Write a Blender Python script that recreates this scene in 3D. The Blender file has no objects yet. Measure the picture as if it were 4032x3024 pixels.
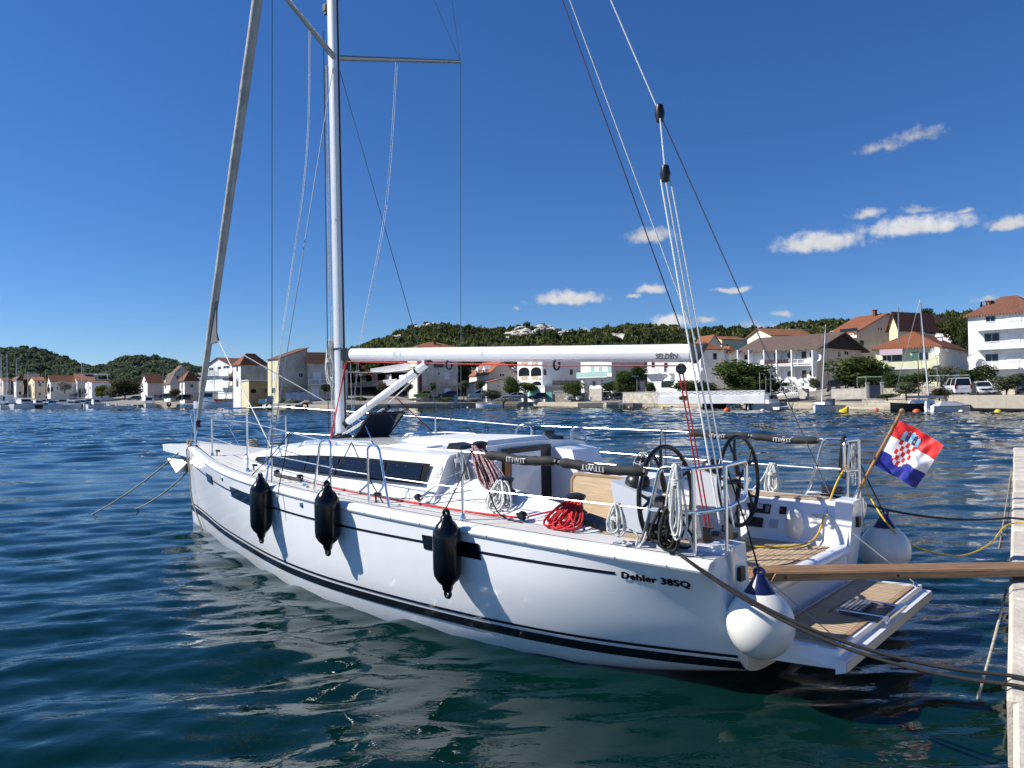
import bpy, bmesh, math, random
import numpy as np
from mathutils import Vector, Matrix
random.seed(11); rng = np.random.default_rng(11)
scene = bpy.context.scene
COL = scene.collection
rad = math.radians

# ---------------------------------------------------------------- camera
CAM_H, PITCH, ROLL, FPX, CX, CY = 2.2236, rad(.92847), rad(-.67707), 3029.0, 2016.0, 1512.0
CAM = np.array([0, 0, CAM_H])
FW = np.array([0, math.cos(PITCH), math.sin(PITCH)])
UP0 = np.array([0, -math.sin(PITCH), math.cos(PITCH)]); RI0 = np.array([1., 0, 0])
RI = math.cos(ROLL)*RI0 + math.sin(ROLL)*UP0
UP = -math.sin(ROLL)*RI0 + math.cos(ROLL)*UP0
cam_data = bpy.data.cameras.new('camera')
cam_data.sensor_width = 36; cam_data.lens = 36*FPX/4032
cam_data.clip_start = .1; cam_data.clip_end = 6000
cam = bpy.data.objects.new('camera', cam_data); COL.objects.link(cam)
cam.matrix_world = Matrix(((RI[0], UP[0], -FW[0], 0), (RI[1], UP[1], -FW[1], 0), (RI[2], UP[2], -FW[2], CAM_H), (0, 0, 0, 1)))
scene.camera = cam
scene.view_settings.view_transform = 'Standard'; scene.view_settings.look = 'None'
scene.view_settings.exposure = 0.6; scene.view_settings.gamma = 1.0
scene.cycles.use_denoising = True
scene.cycles.max_bounces = 8; scene.cycles.transparent_max_bounces = 8
scene.cycles.sample_clamp_indirect = 8.0
scene.cycles.caustics_reflective = True; scene.cycles.blur_glossy = 0.1

# ---------------------------------------------------------------- sun and sky
SUN_AZ, SUN_EL = rad(177), rad(39)          # azimuth counted from +X
SUNV = Vector((math.cos(SUN_EL)*math.cos(SUN_AZ), math.cos(SUN_EL)*math.sin(SUN_AZ), math.sin(SUN_EL)))
sl = bpy.data.lights.new('sun', 'SUN'); sl.energy = 4.5; sl.angle = rad(.53); sl.color = (1, .95, .87)
so = bpy.data.objects.new('sun', sl); COL.objects.link(so)
so.rotation_euler = SUNV.to_track_quat('Z', 'Y').to_euler()
world = bpy.data.worlds.new('World'); scene.world = world; world.use_nodes = True
WN, WL = world.node_tree.nodes, world.node_tree.links
WN.clear()

class NT:
    """tiny node-tree helper"""
    def __init__(s, tree): s.t = tree; s.n = tree.nodes; s.l = tree.links
    def new(s, typ, **kw):
        o = s.n.new(typ)
        for k, v in kw.items(): setattr(o, k, v)
        return o
    def put(s, sock, v):
        if hasattr(v, 'is_output'): s.l.new(v, sock)
        else: sock.default_value = v
    def math(s, op, a, b=None, c=None, clamp=False):
        o = s.new('ShaderNodeMath', operation=op, use_clamp=clamp)
        for i, v in enumerate((a, b, c)):
            if v is not None: s.put(o.inputs[i], v)
        return o.outputs[0]
    def vmath(s, op, a, b=None):
        o = s.new('ShaderNodeVectorMath', operation=op)
        s.put(o.inputs[0], a)
        if b is not None: s.put(o.inputs[1], b)
        return o.outputs[0]
    def noise(s, vec, scale, detail=4, rough=.55, dist=0):
        o = s.new('ShaderNodeTexNoise'); s.put(o.inputs['Vector'], vec)
        o.inputs['Scale'].default_value = scale; o.inputs['Detail'].default_value = detail
        o.inputs['Roughness'].default_value = rough; o.inputs['Distortion'].default_value = dist
        return o.outputs['Fac'], o.outputs['Color']
    def mixc(s, fac, a, b, blend='MIX'):
        o = s.new('ShaderNodeMix', data_type='RGBA', blend_type=blend)
        s.put(o.inputs[0], fac); s.put(o.inputs[6], a); s.put(o.inputs[7], b)
        return o.outputs[2]
    def ramp(s, fac, lo, hi):
        o = s.new('ShaderNodeMapRange', interpolation_type='SMOOTHSTEP')
        s.put(o.inputs[0], fac); o.inputs[1].default_value = lo; o.inputs[2].default_value = hi
        return o.outputs[0]

def horizon(px): return 1561 - (px-2016)*math.tan(-ROLL)
def build_world():
    w = NT(world.node_tree)
    sky = w.new('ShaderNodeTexSky', sky_type='NISHITA')
    sky.sun_disc = False; sky.sun_elevation = SUN_EL; sky.sun_rotation = math.pi/2 - SUN_AZ
    sky.altitude = 0; sky.air_density = .75; sky.dust_density = 0; sky.ozone_density = 7
    tc = w.new('ShaderNodeTexCoord')
    d = w.vmath('NORMALIZE', tc.outputs['Generated'])
    sep = w.new('ShaderNodeSeparateXYZ'); w.put(sep.inputs[0], d)
    az = w.math('ARCTAN2', sep.outputs[0], sep.outputs[1]); el = w.math('ARCSINE', sep.outputs[2])
    _, n1 = w.noise(d, 42, 5, .55); off = w.vmath('SCALE', w.vmath('SUBTRACT', n1, (.5, .5, .5)))
    off.node.inputs['Scale'].default_value = .016
    so_ = w.new('ShaderNodeSeparateXYZ'); w.put(so_.inputs[0], off)
    az2 = w.math('ADD', az, so_.outputs[0]); el2 = w.math('ADD', el, so_.outputs[1])
    # clouds: (px, py, half width px, half height px, softness, brightness) in the photo's 2212-wide frame
    CL = [(1768, 528, 88, 24, 1, 1), (1980, 492, 108, 24, 1, 1.05), (1868, 465, 34, 14, .9, .95), (2180, 484, 42, 17, .9, .95),
          (1985, 455, 32, 9, .55, .8), (2088, 457, 14, 8, .6, .85), (1228, 647, 86, 17, 1, 1), (1408, 627, 30, 13, 1, 1), (1366, 639, 14, 6, .7, .9),
          (1405, 512, 50, 20, .9, .9), (1582, 627, 38, 9, .9, .95), (1990, 295, 40, 17, .5, .8), (1915, 318, 48, 13, .42, .78),
          (1450, 697, 40, 20, 1, 1.1), (1520, 690, 30, 8, .6, .85), (1112, 664, 10, 5, .6, .85),
          (1688, 679, 22, 7, .7, .85), (1700, 705, 30, 8, .7, .9), (1620, 706, 40, 9, .45, .8), (2130, 650, 26, 8, .6, .85), (2190, 648, 34, 8, .6, .85), (1250, 716, 28, 7, .6, .9),
          (2420, 520, 90, 26, 1, 1), (2600, 640, 80, 18, 1, 1), (-160, 640, 90, 14, .9, .9)]
    acc = bri = None
    for px, py, a, b, soft, br in CL:
        ox, oy = px*1.8228, py*1.8228
        v = FW + RI*(ox-CX)/FPX - UP*(oy-CY)/FPX; v = v/np.linalg.norm(v)
        a0, e0 = math.atan2(v[0], v[1]), math.asin(v[2])
        sa, se = a*1.8228/FPX, b*1.8228/FPX
        dx = w.math('MULTIPLY', w.math('SUBTRACT', az2, a0), 1/sa)
        dy = w.math('MULTIPLY', w.math('SUBTRACT', el2, e0), 1/se)
        # flat base: squeeze below the centre
        dyb = w.math('MINIMUM', dy, 0.0); dy2 = w.math('ADD', dy, w.math('MULTIPLY', dyb, .7))
        r = w.math('SQRT', w.math('ADD', w.math('MULTIPLY', dx, dx), w.math('MULTIPLY', dy2, dy2)))
        m = w.math('MULTIPLY', w.math('SUBTRACT', 1.15, r, None, False), soft)
        sh = w.math('ADD', w.math('MULTIPLY', dy, .12), br)
        if acc is None: acc, bri = m, sh
        else:
            gt = w.math('GREATER_THAN', m, acc)
            bri = w.math('ADD', w.math('MULTIPLY', gt, sh), w.math('MULTIPLY', w.math('SUBTRACT', 1, gt), bri))
            acc = w.math('MAXIMUM', acc, m)
    f2, _ = w.noise(d, 75, 6, .6)
    dens = w.math('ADD', acc, w.math('MULTIPLY', w.math('SUBTRACT', f2, .45), 1.3))
    mask = w.math('MULTIPLY', w.ramp(dens, .0, .85), .94)
    f3, _ = w.noise(d, 80, 4, .6)
    tone = w.math('ADD', w.math('MULTIPLY', bri, .80), w.math('MULTIPLY', w.math('SUBTRACT', f3, .5), .45))
    cc = w.new('ShaderNodeCombineXYZ')
    w.put(cc.inputs[0], tone); w.put(cc.inputs[1], w.math('MULTIPLY', tone, 1.005)); w.put(cc.inputs[2], w.math('MULTIPLY', tone, 1.03))
    hsv = w.new('ShaderNodeHueSaturation'); hsv.inputs['Saturation'].default_value = SKY_SAT; hsv.inputs['Hue'].default_value = SKY_HUE
    w.put(hsv.inputs['Color'], sky.outputs[0])
    bg = w.new('ShaderNodeBackground'); w.put(bg.inputs[0], hsv.outputs[0]); w.put(bg.inputs[1], w.math('MULTIPLY', w.math('ADD', .86, w.math('MULTIPLY', w.math('MINIMUM', w.math('MAXIMUM', sep.outputs[2], 0.0), .7), .50)), SKY_STR))
    bgc = w.new('ShaderNodeBackground'); w.put(bgc.inputs[0], cc.outputs[0]); bgc.inputs[1].default_value = .58
    mx = w.new('ShaderNodeMixShader'); w.put(mx.inputs[0], mask); w.l.new(bg.outputs[0], mx.inputs[1]); w.l.new(bgc.outputs[0], mx.inputs[2])
    out = w.new('ShaderNodeOutputWorld'); w.l.new(mx.outputs[0], out.inputs[0])
SKY_STR, SKY_SAT, SKY_HUE = .082, 1.14, .506
build_world()

# ---------------------------------------------------------------- rays from photo pixels (4032 wide) into the place
def ray(px, py): return FW + RI*(px-CX)/FPX - UP*(py-CY)/FPX
def at(px, py, axis, val):
    d = ray(px, py); t = (val-CAM[axis])/d[axis]; return CAM + d*t
def atY(px, py, y): return at(px, py, 1, y)
def atZ(px, py, z): return at(px, py, 2, z)

# boat frame: +x to the bow, +y to port, z up, origin amidships on the waterline
YAW, HEEL = rad(138.60186), -.01354
_F = np.array([math.cos(YAW), math.sin(YAW), 0]); _P = np.array([-math.sin(YAW), math.cos(YAW), 0]); _Z = np.array([0, 0, 1.])
_T = np.array([[1, 0, 0], [0, math.cos(HEEL), -math.sin(HEEL)], [0, math.sin(HEEL), math.cos(HEEL)]])
RB = np.array([_F, _P, _Z]).T @ _T
OB = np.array([-1.69733, 10.36302, 0])
MB_ = Matrix.Translation(Vector(OB)) @ Matrix([list(r) for r in RB]).to_4x4()
def bp(px, py, axis, val):
    o = RB.T @ (CAM-OB); d = RB.T @ ray(px, py); t = (val-o[axis])/d[axis]; return o + d*t
def b2w(b): return OB + RB @ np.asarray(b, float)
def w2b(w): return RB.T @ (np.asarray(w, float)-OB)

# ---------------------------------------------------------------- materials
MATS = {}
def srgb(r, g, b):
    f = lambda c: (c/255/12.92) if c/255 <= .04045 else ((c/255+.055)/1.055)**2.4
    return (f(r), f(g), f(b))
def mat(name, col, rough=.5, metal=0, spec=.5, var=.0, vscale=6, bump=0, bscale=40, coat=0, island=0, coords='Object', alpha=1, trans=0, ior=1.45, sheen=0):
    if name in MATS: return MATS[name]
    m = bpy.data.materials.new(name); m.use_nodes = True; t = NT(m.node_tree)
    p = m.node_tree.nodes['Principled BSDF']
    p.inputs['Roughness'].default_value = rough; p.inputs['Metallic'].default_value = metal
    p.inputs['Specular IOR Level'].default_value = spec; p.inputs['Coat Weight'].default_value = coat
    p.inputs['Coat Roughness'].default_value = .04; p.inputs['IOR'].default_value = ior
    p.inputs['Transmission Weight'].default_value = trans; p.inputs['Alpha'].default_value = alpha
    p.inputs['Base Color'].default_value = (*col, 1)
    m.diffuse_color = (*col, 1)
    if var or bump or island:
        tc = t.new('ShaderNodeTexCoord').outputs[coords]
        c = (*col, 1)
        if var:
            f, _ = t.noise(tc, vscale, 5, .6)
            f = t.ramp(f, .3, .7)
            c = t.mixc(f, tuple(max(0, x*(1-var)) for x in col)+(1,), tuple(min(1, x*(1+var)) for x in col)+(1,))
        if island:
            g = t.new('ShaderNodeNewGeometry').outputs['Random Per Island']
            hs = t.new('ShaderNodeHueSaturation'); t.put(hs.inputs['Color'], c)
            t.put(hs.inputs['Value'], t.math('ADD', t.math('MULTIPLY', g, 2*island), 1-island))
            t.put(hs.inputs['Hue'], t.math('ADD', t.math('MULTIPLY', g, -.05), .52))
            c = hs.outputs[0]
        if not isinstance(c, tuple): t.put(p.inputs['Base Color'], c)
        if bump:
            f, _ = t.noise(tc, bscale, 4, .6)
            b = t.new('ShaderNodeBump'); b.inputs['Strength'].default_value = 1; b.inputs['Distance'].default_value = bump
            t.put(b.inputs['Height'], f); t.l.new(b.outputs[0], p.inputs['Normal'])
    MATS[name] = m
    return m

# ---------------------------------------------------------------- mesh builder
def V3(a): return np.asarray(a, float)
def spl(pts, k=6, closed=False):
    P = [V3(p) for p in pts]; n = len(P)
    if n < 3 and not closed: return P
    out = []
    rngi = range(n) if closed else range(n-1)
    for i in rngi:
        if closed: a, b, c, d = P[(i-1) % n], P[i], P[(i+1) % n], P[(i+2) % n]
        else: a, b, c, d = P[max(i-1, 0)], P[i], P[i+1], P[min(i+2, n-1)]
        for j in range(k):
            t = j/k
            out.append(.5*((2*b)+(-a+c)*t+(2*a-5*b+4*c-d)*t*t+(-a+3*b-3*c+d)*t**3))
    if not closed: out.append(P[-1])
    return out
def sag(a, b, s, n=14):
    a, b = V3(a), V3(b)
    return [a+(b-a)*t-np.array([0, 0, 4*s*t*(1-t)]) for t in np.linspace(0, 1, n)]
class MB:
    def __init__(s): s.v = []; s.f = []; s.mi = []; s.cur = 0
    def add(s, vs, fs):
        o = len(s.v); s.v += [tuple(map(float, v)) for v in vs]
        for f in fs: s.f.append([i+o for i in f]); s.mi.append(s.cur)
        return s
    def poly(s, pts): return s.add(pts, [list(range(len(pts)))])
    def box(s, c, size, rz=0, M=None):
        c = V3(c); h = V3(size)/2; vs = []
        cz, sz = math.cos(rz), math.sin(rz)
        for sx, sy, sz_ in ((-1,-1,-1),(1,-1,-1),(1,1,-1),(-1,1,-1),(-1,-1,1),(1,-1,1),(1,1,1),(-1,1,1)):
            p = V3((sx*h[0], sy*h[1], sz_*h[2]))
            p = V3((p[0]*cz-p[1]*sz, p[0]*sz+p[1]*cz, p[2]))
            if M is not None: p = V3(M @ Vector(p))
            vs.append(p+c)
        return s.add(vs, [[0,3,2,1],[4,5,6,7],[0,1,5,4],[1,2,6,5],[2,3,7,6],[3,0,4,7]])
    def bx(s, x0, x1, y0, y1, z0, z1): return s.box(((x0+x1)/2, (y0+y1)/2, (z0+z1)/2), (x1-x0, y1-y0, z1-z0))
    def hexa(s, p):  # 8 corners, bottom ring then top ring
        return s.add(p, [[0,3,2,1],[4,5,6,7],[0,1,5,4],[1,2,6,5],[2,3,7,6],[3,0,4,7]])
    def tube(s, pts, r, n=8, closed=False, caps=True):
        P = [V3(p) for p in pts]; m = len(P)
        if m < 2: return s
        R = r if hasattr(r, '__len__') else [r]*m
        T = []
        for i in range(m):
            a = P[(i-1) % m] if (closed or i > 0) else P[i]; b = P[(i+1) % m] if (closed or i < m-1) else P[i]
            d = b-a; l = np.linalg.norm(d); T.append(d/l if l > 1e-9 else V3((0, 0, 1)))
        u = np.cross(T[0], (0, 0, 1.));
        if np.linalg.norm(u) < 1e-3: u = np.cross(T[0], (1., 0, 0))
        u /= np.linalg.norm(u); vs = []
        for i in range(m):
            u = u - T[i]*np.dot(u, T[i]); l = np.linalg.norm(u); u = u/l if l > 1e-9 else V3((1, 0, 0))
            w = np.cross(T[i], u)
            for k in range(n):
                a = 2*math.pi*k/n; vs.append(P[i]+R[i]*(math.cos(a)*u+math.sin(a)*w))
        fs = []
        for i in range(m if closed else m-1):
            for k in range(n):
                a, b = i*n+k, i*n+(k+1) % n; c, d = ((i+1) % m)*n+(k+1) % n, ((i+1) % m)*n+k
                fs.append([a, b, c, d])
        if caps and not closed: fs.append(list(range(n))[::-1]); fs.append([(m-1)*n+k for k in range(n)])
        return s.add(vs, fs)
    def lathe(s, prof, c=(0, 0, 0), n=16, M=None):
        vs = []
        for r, z in prof:
            for k in range(n):
                a = 2*math.pi*k/n; p = V3((r*math.cos(a), r*math.sin(a), z))
                if M is not None: p = V3(M @ Vector(p))
                vs.append(p+V3(c))
        fs = [[i*n+k, i*n+(k+1) % n, (i+1)*n+(k+1) % n, (i+1)*n+k] for i in range(len(prof)-1) for k in range(n)]
        if prof[0][0] > 1e-6: fs.append(list(range(n))[::-1])
        if prof[-1][0] > 1e-6: fs.append([(len(prof)-1)*n+k for k in range(n)])
        return s.add(vs, fs)
    def grid(s, G, flip=False):
        a, b = len(G), len(G[0]); vs = [p for row in G for p in row]
        fs = [[i*b+j, (i+1)*b+j, (i+1)*b+j+1, i*b+j+1] for i in range(a-1) for j in range(b-1)]
        if flip: fs = [f[::-1] for f in fs]
        return s.add(vs, fs)
    def prism(s, poly, f0, f1):
        """poly: 2d points; f0,f1 map (u,v) to 3d bottom and top"""
        n = len(poly); vs = [f0(*p) for p in poly]+[f1(*p) for p in poly]
        return s.add(vs, [list(range(n))[::-1], list(range(n, 2*n))]+[[i, (i+1) % n, n+(i+1) % n, n+i] for i in range(n)])
    def build(s, name, mats, parent=None, M=None, smooth=None, merge=0):
        me = bpy.data.meshes.new(name); me.from_pydata(s.v, [], s.f)
        mats = mats if isinstance(mats, (list, tuple)) else [mats]
        for m in mats: me.materials.append(m)
        if len(mats) > 1: me.polygons.foreach_set('material_index', s.mi)
        me.update()
        if merge or smooth is not None:
            bm = bmesh.new(); bm.from_mesh(me)
            if merge: bmesh.ops.remove_doubles(bm, verts=bm.verts, dist=merge)
            bmesh.ops.recalc_face_normals(bm, faces=bm.faces); bm.to_mesh(me); bm.free()
        if smooth is not None:
            me.shade_smooth(); me.set_sharp_from_angle(angle=rad(smooth))
        o = bpy.data.objects.new(name, me); COL.objects.link(o)
        if parent is not None: o.parent = parent
        elif M is not None: o.matrix_world = M
        return o
def tag(o, label=None, cat=None, group=None, kind=None):
    for k, v in (('label', label), ('category', cat), ('group', group), ('kind', kind)):
        if v: o[k] = v
    return o
def thing(name, label, cat, M=None, group=None):
    o = bpy.data.objects.new(name, None); COL.objects.link(o); o.empty_display_size = .2
    if M is not None: o.matrix_world = M
    return tag(o, label, cat, group)
def copy_thing(root, M, label, group=None):
    r = root.copy(); COL.objects.link(r); r.matrix_world = M; r['label'] = label
    if group: r['group'] = group
    for ch in list(root.children):
        c = ch.copy(); COL.objects.link(c); c.parent = r
        for g in list(ch.children):
            d = g.copy(); COL.objects.link(d); d.parent = c
    return r
def text_mesh(body, size, bold=0.0, shear=0.0, spacing=1.0):
    cu = bpy.data.curves.new('t', 'FONT'); cu.body = body; cu.size = size; cu.offset = bold; cu.shear = shear; cu.space_character = spacing
    cu.resolution_u = 3
    o = bpy.data.objects.new('t', cu); COL.objects.link(o)
    dg = bpy.context.evaluated_depsgraph_get(); me = bpy.data.meshes.new_from_object(o.evaluated_get(dg))
    vs = np.array([v.co[:] for v in me.vertices]); fs = [list(p.vertices) for p in me.polygons]
    bpy.data.objects.remove(o); bpy.data.curves.remove(cu); bpy.data.meshes.remove(me)
    return vs, fs
def rand_M(loc, rz=0, s=1): return Matrix.Translation(Vector(loc)) @ Matrix.Rotation(rz, 4, 'Z') @ Matrix.Diagonal((s, s, s, 1) if not hasattr(s, '__len__') else (*s, 1))
# ================================================================ WATER
def water_material():
    m = bpy.data.materials.new('sea_water'); m.use_nodes = True; t = NT(m.node_tree)
    p = m.node_tree.nodes['Principled BSDF']
    tc = t.new('ShaderNodeTexCoord').outputs['Object']
    f, _ = t.noise(tc, .05, 3, .5)
    c = t.mixc(t.ramp(f, .3, .7), (.0006, .0135, .0120, 1), (.0009, .0180, .0145, 1))
    t.put(p.inputs['Base Color'], c)
    p.inputs['Roughness'].default_value = .03; p.inputs['IOR'].default_value = 1.34; p.inputs['Specular IOR Level'].default_value = .5
    # fine ripples as bump close by; further out, where a pixel covers many waves, the facet normals themselves scatter
    mp = t.new('ShaderNodeMapping'); t.put(mp.inputs[0], tc); mp.inputs['Rotation'].default_value = (0, 0, rad(12)); mp.inputs['Scale'].default_value = (.7, 1.25, 1)
    f1, c1 = t.noise(mp.outputs[0], .9, 4, .62, .3); f2, _ = t.noise(mp.outputs[0], 5.5, 3, .6, .4)
    sp = t.new('ShaderNodeSeparateXYZ'); t.put(sp.inputs[0], tc)
    r = t.math('SQRT', t.math('ADD', t.math('MULTIPLY', sp.outputs[0], sp.outputs[0]), t.math('MULTIPLY', sp.outputs[1], sp.outputs[1])))
    k = t.ramp(r, 9, 60)
    b = t.new('ShaderNodeBump'); b.inputs['Strength'].default_value = 1; b.inputs['Distance'].default_value = .006
    t.put(b.inputs['Height'], f2)
    big, _ = t.noise(tc, .03, 3, .6)
    amt = t.math('MULTIPLY', k, t.math('ADD', .08, t.math('MULTIPLY', big, .25)))
    off = t.new('ShaderNodeVectorMath', operation='SCALE'); t.put(off.inputs[0], t.vmath('MULTIPLY', t.vmath('SUBTRACT', c1, (.5, .5, .5)), (.8, 1, 0))); t.put(off.inputs['Scale'], amt)
    t.put(p.inputs['Normal'], t.vmath('NORMALIZE', t.vmath('ADD', b.outputs[0], off.outputs[0])))
    return m
def build_water():
    y = np.concatenate([np.arange(470, 25, -.85), np.linspace(25, 5.2, 46)])*(4032/1024)
    R = FPX*CAM_H/y; R = R[R > 3.4]; near = R[np.gradient(R) < .42]; far = [near[-1]]
    while far[-1] < 330: far.append(far[-1]+.42+max(0, far[-1]-60)*.0035)
    R = np.concatenate([[1.2, 2.2, 3.0], near, far[1:]])
    TH = np.radians(np.linspace(-62, 62, 940))
    rr, tt = np.meshgrid(R, TH, indexing='ij')
    X, Y = rr*np.sin(tt), rr*np.cos(tt)
    dr = np.gradient(R)[:, None]*np.ones_like(X); dt = rr*(TH[1]-TH[0])
    Z = np.zeros_like(X)
    q = np.random.default_rng(5)
    # sheltered, calmer water close along the port side of the yacht
    B = (np.stack([X, Y], -1)-OB[:2]) @ np.array([_F[:2], _P[:2]]).T
    inside = (np.clip((B[..., 0]+8.5)/2, 0, 1)*np.clip((5.6-B[..., 0])/2, 0, 1))*np.clip((7.5-B[..., 1])/3, 0, 1)*np.clip((B[..., 1]+4)/3, 0, 1)
    calm = 1-.50*inside
    lams = np.exp(q.uniform(np.log(.16), np.log(2.6), 80))
    for lam in lams:
        a = rad(104)+q.normal(0, rad(27)); k = 2*np.pi/lam
        slope = .025*(1.05 if lam < .4 else 1)*(1.25 if .4 < lam < 1.0 else 1)*(.7 if lam > 1.6 else 1)
        amp = slope/k*q.uniform(.7, 1.3)
        att = np.clip(lam/(2.6*np.maximum(dr, dt))-.6, 0, 1)
        ph = k*(X*math.cos(a)+Y*math.sin(a))+q.uniform(0, 6.28)
        ph = ph + .5*np.sin(.35*X+q.uniform(0, 6))*np.sin(.3*Y+q.uniform(0, 6))
        s = np.sin(ph)
        Z += att*amp*(s+.25*np.cos(2*ph))*((1-.75*inside) if lam < .38 else (1-.25*inside) if lam < 1.5 else calm)
    fr = np.clip((rr-9)/50, 0, 1)
    for lam in np.exp(q.uniform(np.log(.9), np.log(4.2), 40)):
        a = rad(100)+q.normal(0, rad(24)); k = 2*np.pi/lam; amp = .047/k*q.uniform(.7, 1.3)*(.05+.95*fr)
        att = np.clip(lam/(2.4*np.maximum(dr, dt))-.5, 0, 1)
        ph = k*(X*math.cos(a)+Y*math.sin(a))+q.uniform(0, 6.28)+.7*np.sin(.21*X+q.uniform(0, 6))*np.sin(.17*Y+q.uniform(0, 6))
        Z += att*amp*(np.sin(ph)+.3*np.cos(2*ph))
    big = .72+.28*np.sin(.21*X+.13*Y+1)*np.sin(.17*Y-.1*X)
    Z *= big
    me = bpy.data.meshes.new('sea')
    nr, nt = X.shape
    me.vertices.add(nr*nt); me.vertices.foreach_set('co', np.stack([X, Y, Z], -1).astype(np.float32).ravel())
    i = np.arange(nr*nt).reshape(nr, nt)
    F = np.stack([i[:-1, :-1], i[:-1, 1:], i[1:, 1:], i[1:, :-1]], -1).reshape(-1, 4)[:, ::-1]
    me.loops.add(F.size); me.loops.foreach_set('vertex_index', F.ravel().astype(np.int32))
    me.polygons.add(len(F)); me.polygons.foreach_set('loop_start', np.arange(0, F.size, 4, dtype=np.int32))
    me.update(calc_edges=True); me.shade_smooth()
    me.materials.append(water_material())
    o = bpy.data.objects.new('sea', me); COL.objects.link(o); o['kind'] = 'structure'
    # far and surrounding sheet a little lower
    mb = MB(); mb.poly([(-900, -400, -.3), (900, -400, -.3), (900, 900, -.3), (-900, 900, -.3)])
    tag(mb.build('sea_beyond', me.materials[0]), kind='structure')
build_water()
# ================================================================ THE YACHT
gel = mat('white_gelcoat', (.84, .845, .85), .16, coat=.5, var=.02, vscale=1.5)
gel_deck = mat('deck_gelcoat', (.78, .785, .79), .36, var=.03, vscale=3)
nonskid = mat('grey_white_nonskid', (.55, .545, .53), .65, bump=.002, bscale=260, var=.04, vscale=2)
steel = mat('polished_steel', (.86, .86, .86), .2, metal=1)
alu = mat('anodised_aluminium', (.72, .73, .74), .32, metal=.25, var=.03, vscale=2)
boomw = mat('white_painted_aluminium', (.78, .78, .78), .28, coat=.2)
blk = mat('black_plastic', (.012, .012, .014), .35)
blkr = mat('matt_black_fabric', (.022, .021, .021), .75, bump=.002, bscale=120, var=.2, vscale=20)
smoke = mat('dark_acrylic', (.006, .008, .012), .06, coat=.3)
stripe = mat('black_stripe', (.008, .010, .018), .25)
white_rope = mat('white_rope', (.62, .63, .60), .8, bump=.004, bscale=300, var=.18, vscale=60)
grey_rope = mat('flecked_grey_rope', (.40, .41, .41), .8, bump=.004, bscale=300, var=.45, vscale=90)
wine_rope = mat('white_and_wine_rope', (.32, .20, .20), .8, var=.85, vscale=55, bump=.003, bscale=300)
red_rope = mat('red_rope', (.52, .012, .016), .6, bump=.003, bscale=250, var=.2, vscale=40)
dark_red_rope = mat('dark_red_rope', (.30, .012, .02), .6, var=.25, vscale=40)
black_rope = mat('black_rope', (.016, .015, .015), .75, bump=.004, bscale=250, var=.3, vscale=60)
navy_rope = mat('navy_rope', (.012, .014, .028), .75, bump=.004, bscale=250, var=.3, vscale=60)
tan_rope = mat('tan_mooring_rope', (.30, .25, .18), .85, bump=.004, bscale=250, var=.3, vscale=50)
def teak_mat(name, base, dirx=True, pitch=.055, caulk=True):
    m = bpy.data.materials.new(name); m.use_nodes = True; t = NT(m.node_tree); p = m.node_tree.nodes['Principled BSDF']
    p.inputs['Roughness'].default_value = .6
    tc = t.new('ShaderNodeTexCoord').outputs['Object']
    mp = t.new('ShaderNodeMapping'); t.put(mp.inputs[0], tc); mp.inputs['Scale'].default_value = (2, 30, 30) if dirx else (30, 2, 30)
    f, _ = t.noise(mp.outputs[0], 2, 5, .65, .3)
    c = t.mixc(t.ramp(f, .25, .75), tuple(x*.74 for x in base)+(1,), tuple(x*1.18 for x in base)+(1,))
    if caulk:
        sp = t.new('ShaderNodeSeparateXYZ'); t.put(sp.inputs[0], tc)
        a = t.math('FRACT', t.math('MULTIPLY', sp.outputs[1 if dirx else 0], 1/pitch))
        ln = t.math('LESS_THAN', a, .13)
        cell = t.math('FLOOR', t.math('MULTIPLY', sp.outputs[1 if dirx else 0], 1/pitch))
        wn = t.new('ShaderNodeTexWhiteNoise', noise_dimensions='1D'); t.put(wn.inputs['W'], cell)
        c = t.mixc(t.math('MULTIPLY', wn.outputs['Value'], .3), c, tuple(x*.7 for x in base)+(1,))
        c = t.mixc(ln, c, (.03, .022, .017, 1))
    t.put(p.inputs['Base Color'], c); MATS[name] = m; return m
teak = teak_mat('caulked_teak', (.50, .37, .235))
teak_y = teak_mat('caulked_teak_across', (.50, .37, .235), False)
teak_plain = teak_mat('oak_veneer', (.64, .48, .30), True, .05, False)
teak_edge = teak_mat('teak_margin', (.36, .23, .135), True, .05, False)

yacht = thing('sailing_yacht', 'large white sailing yacht with black boot stripe moored stern to the quay', 'sailing yacht', MB_)
def part(name, mb, m, smooth=30, parent=yacht, merge=0, label=None):
    o = mb.build(name, m, parent, None, smooth, merge)
    if label: o['label'] = label
    return o

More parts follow.
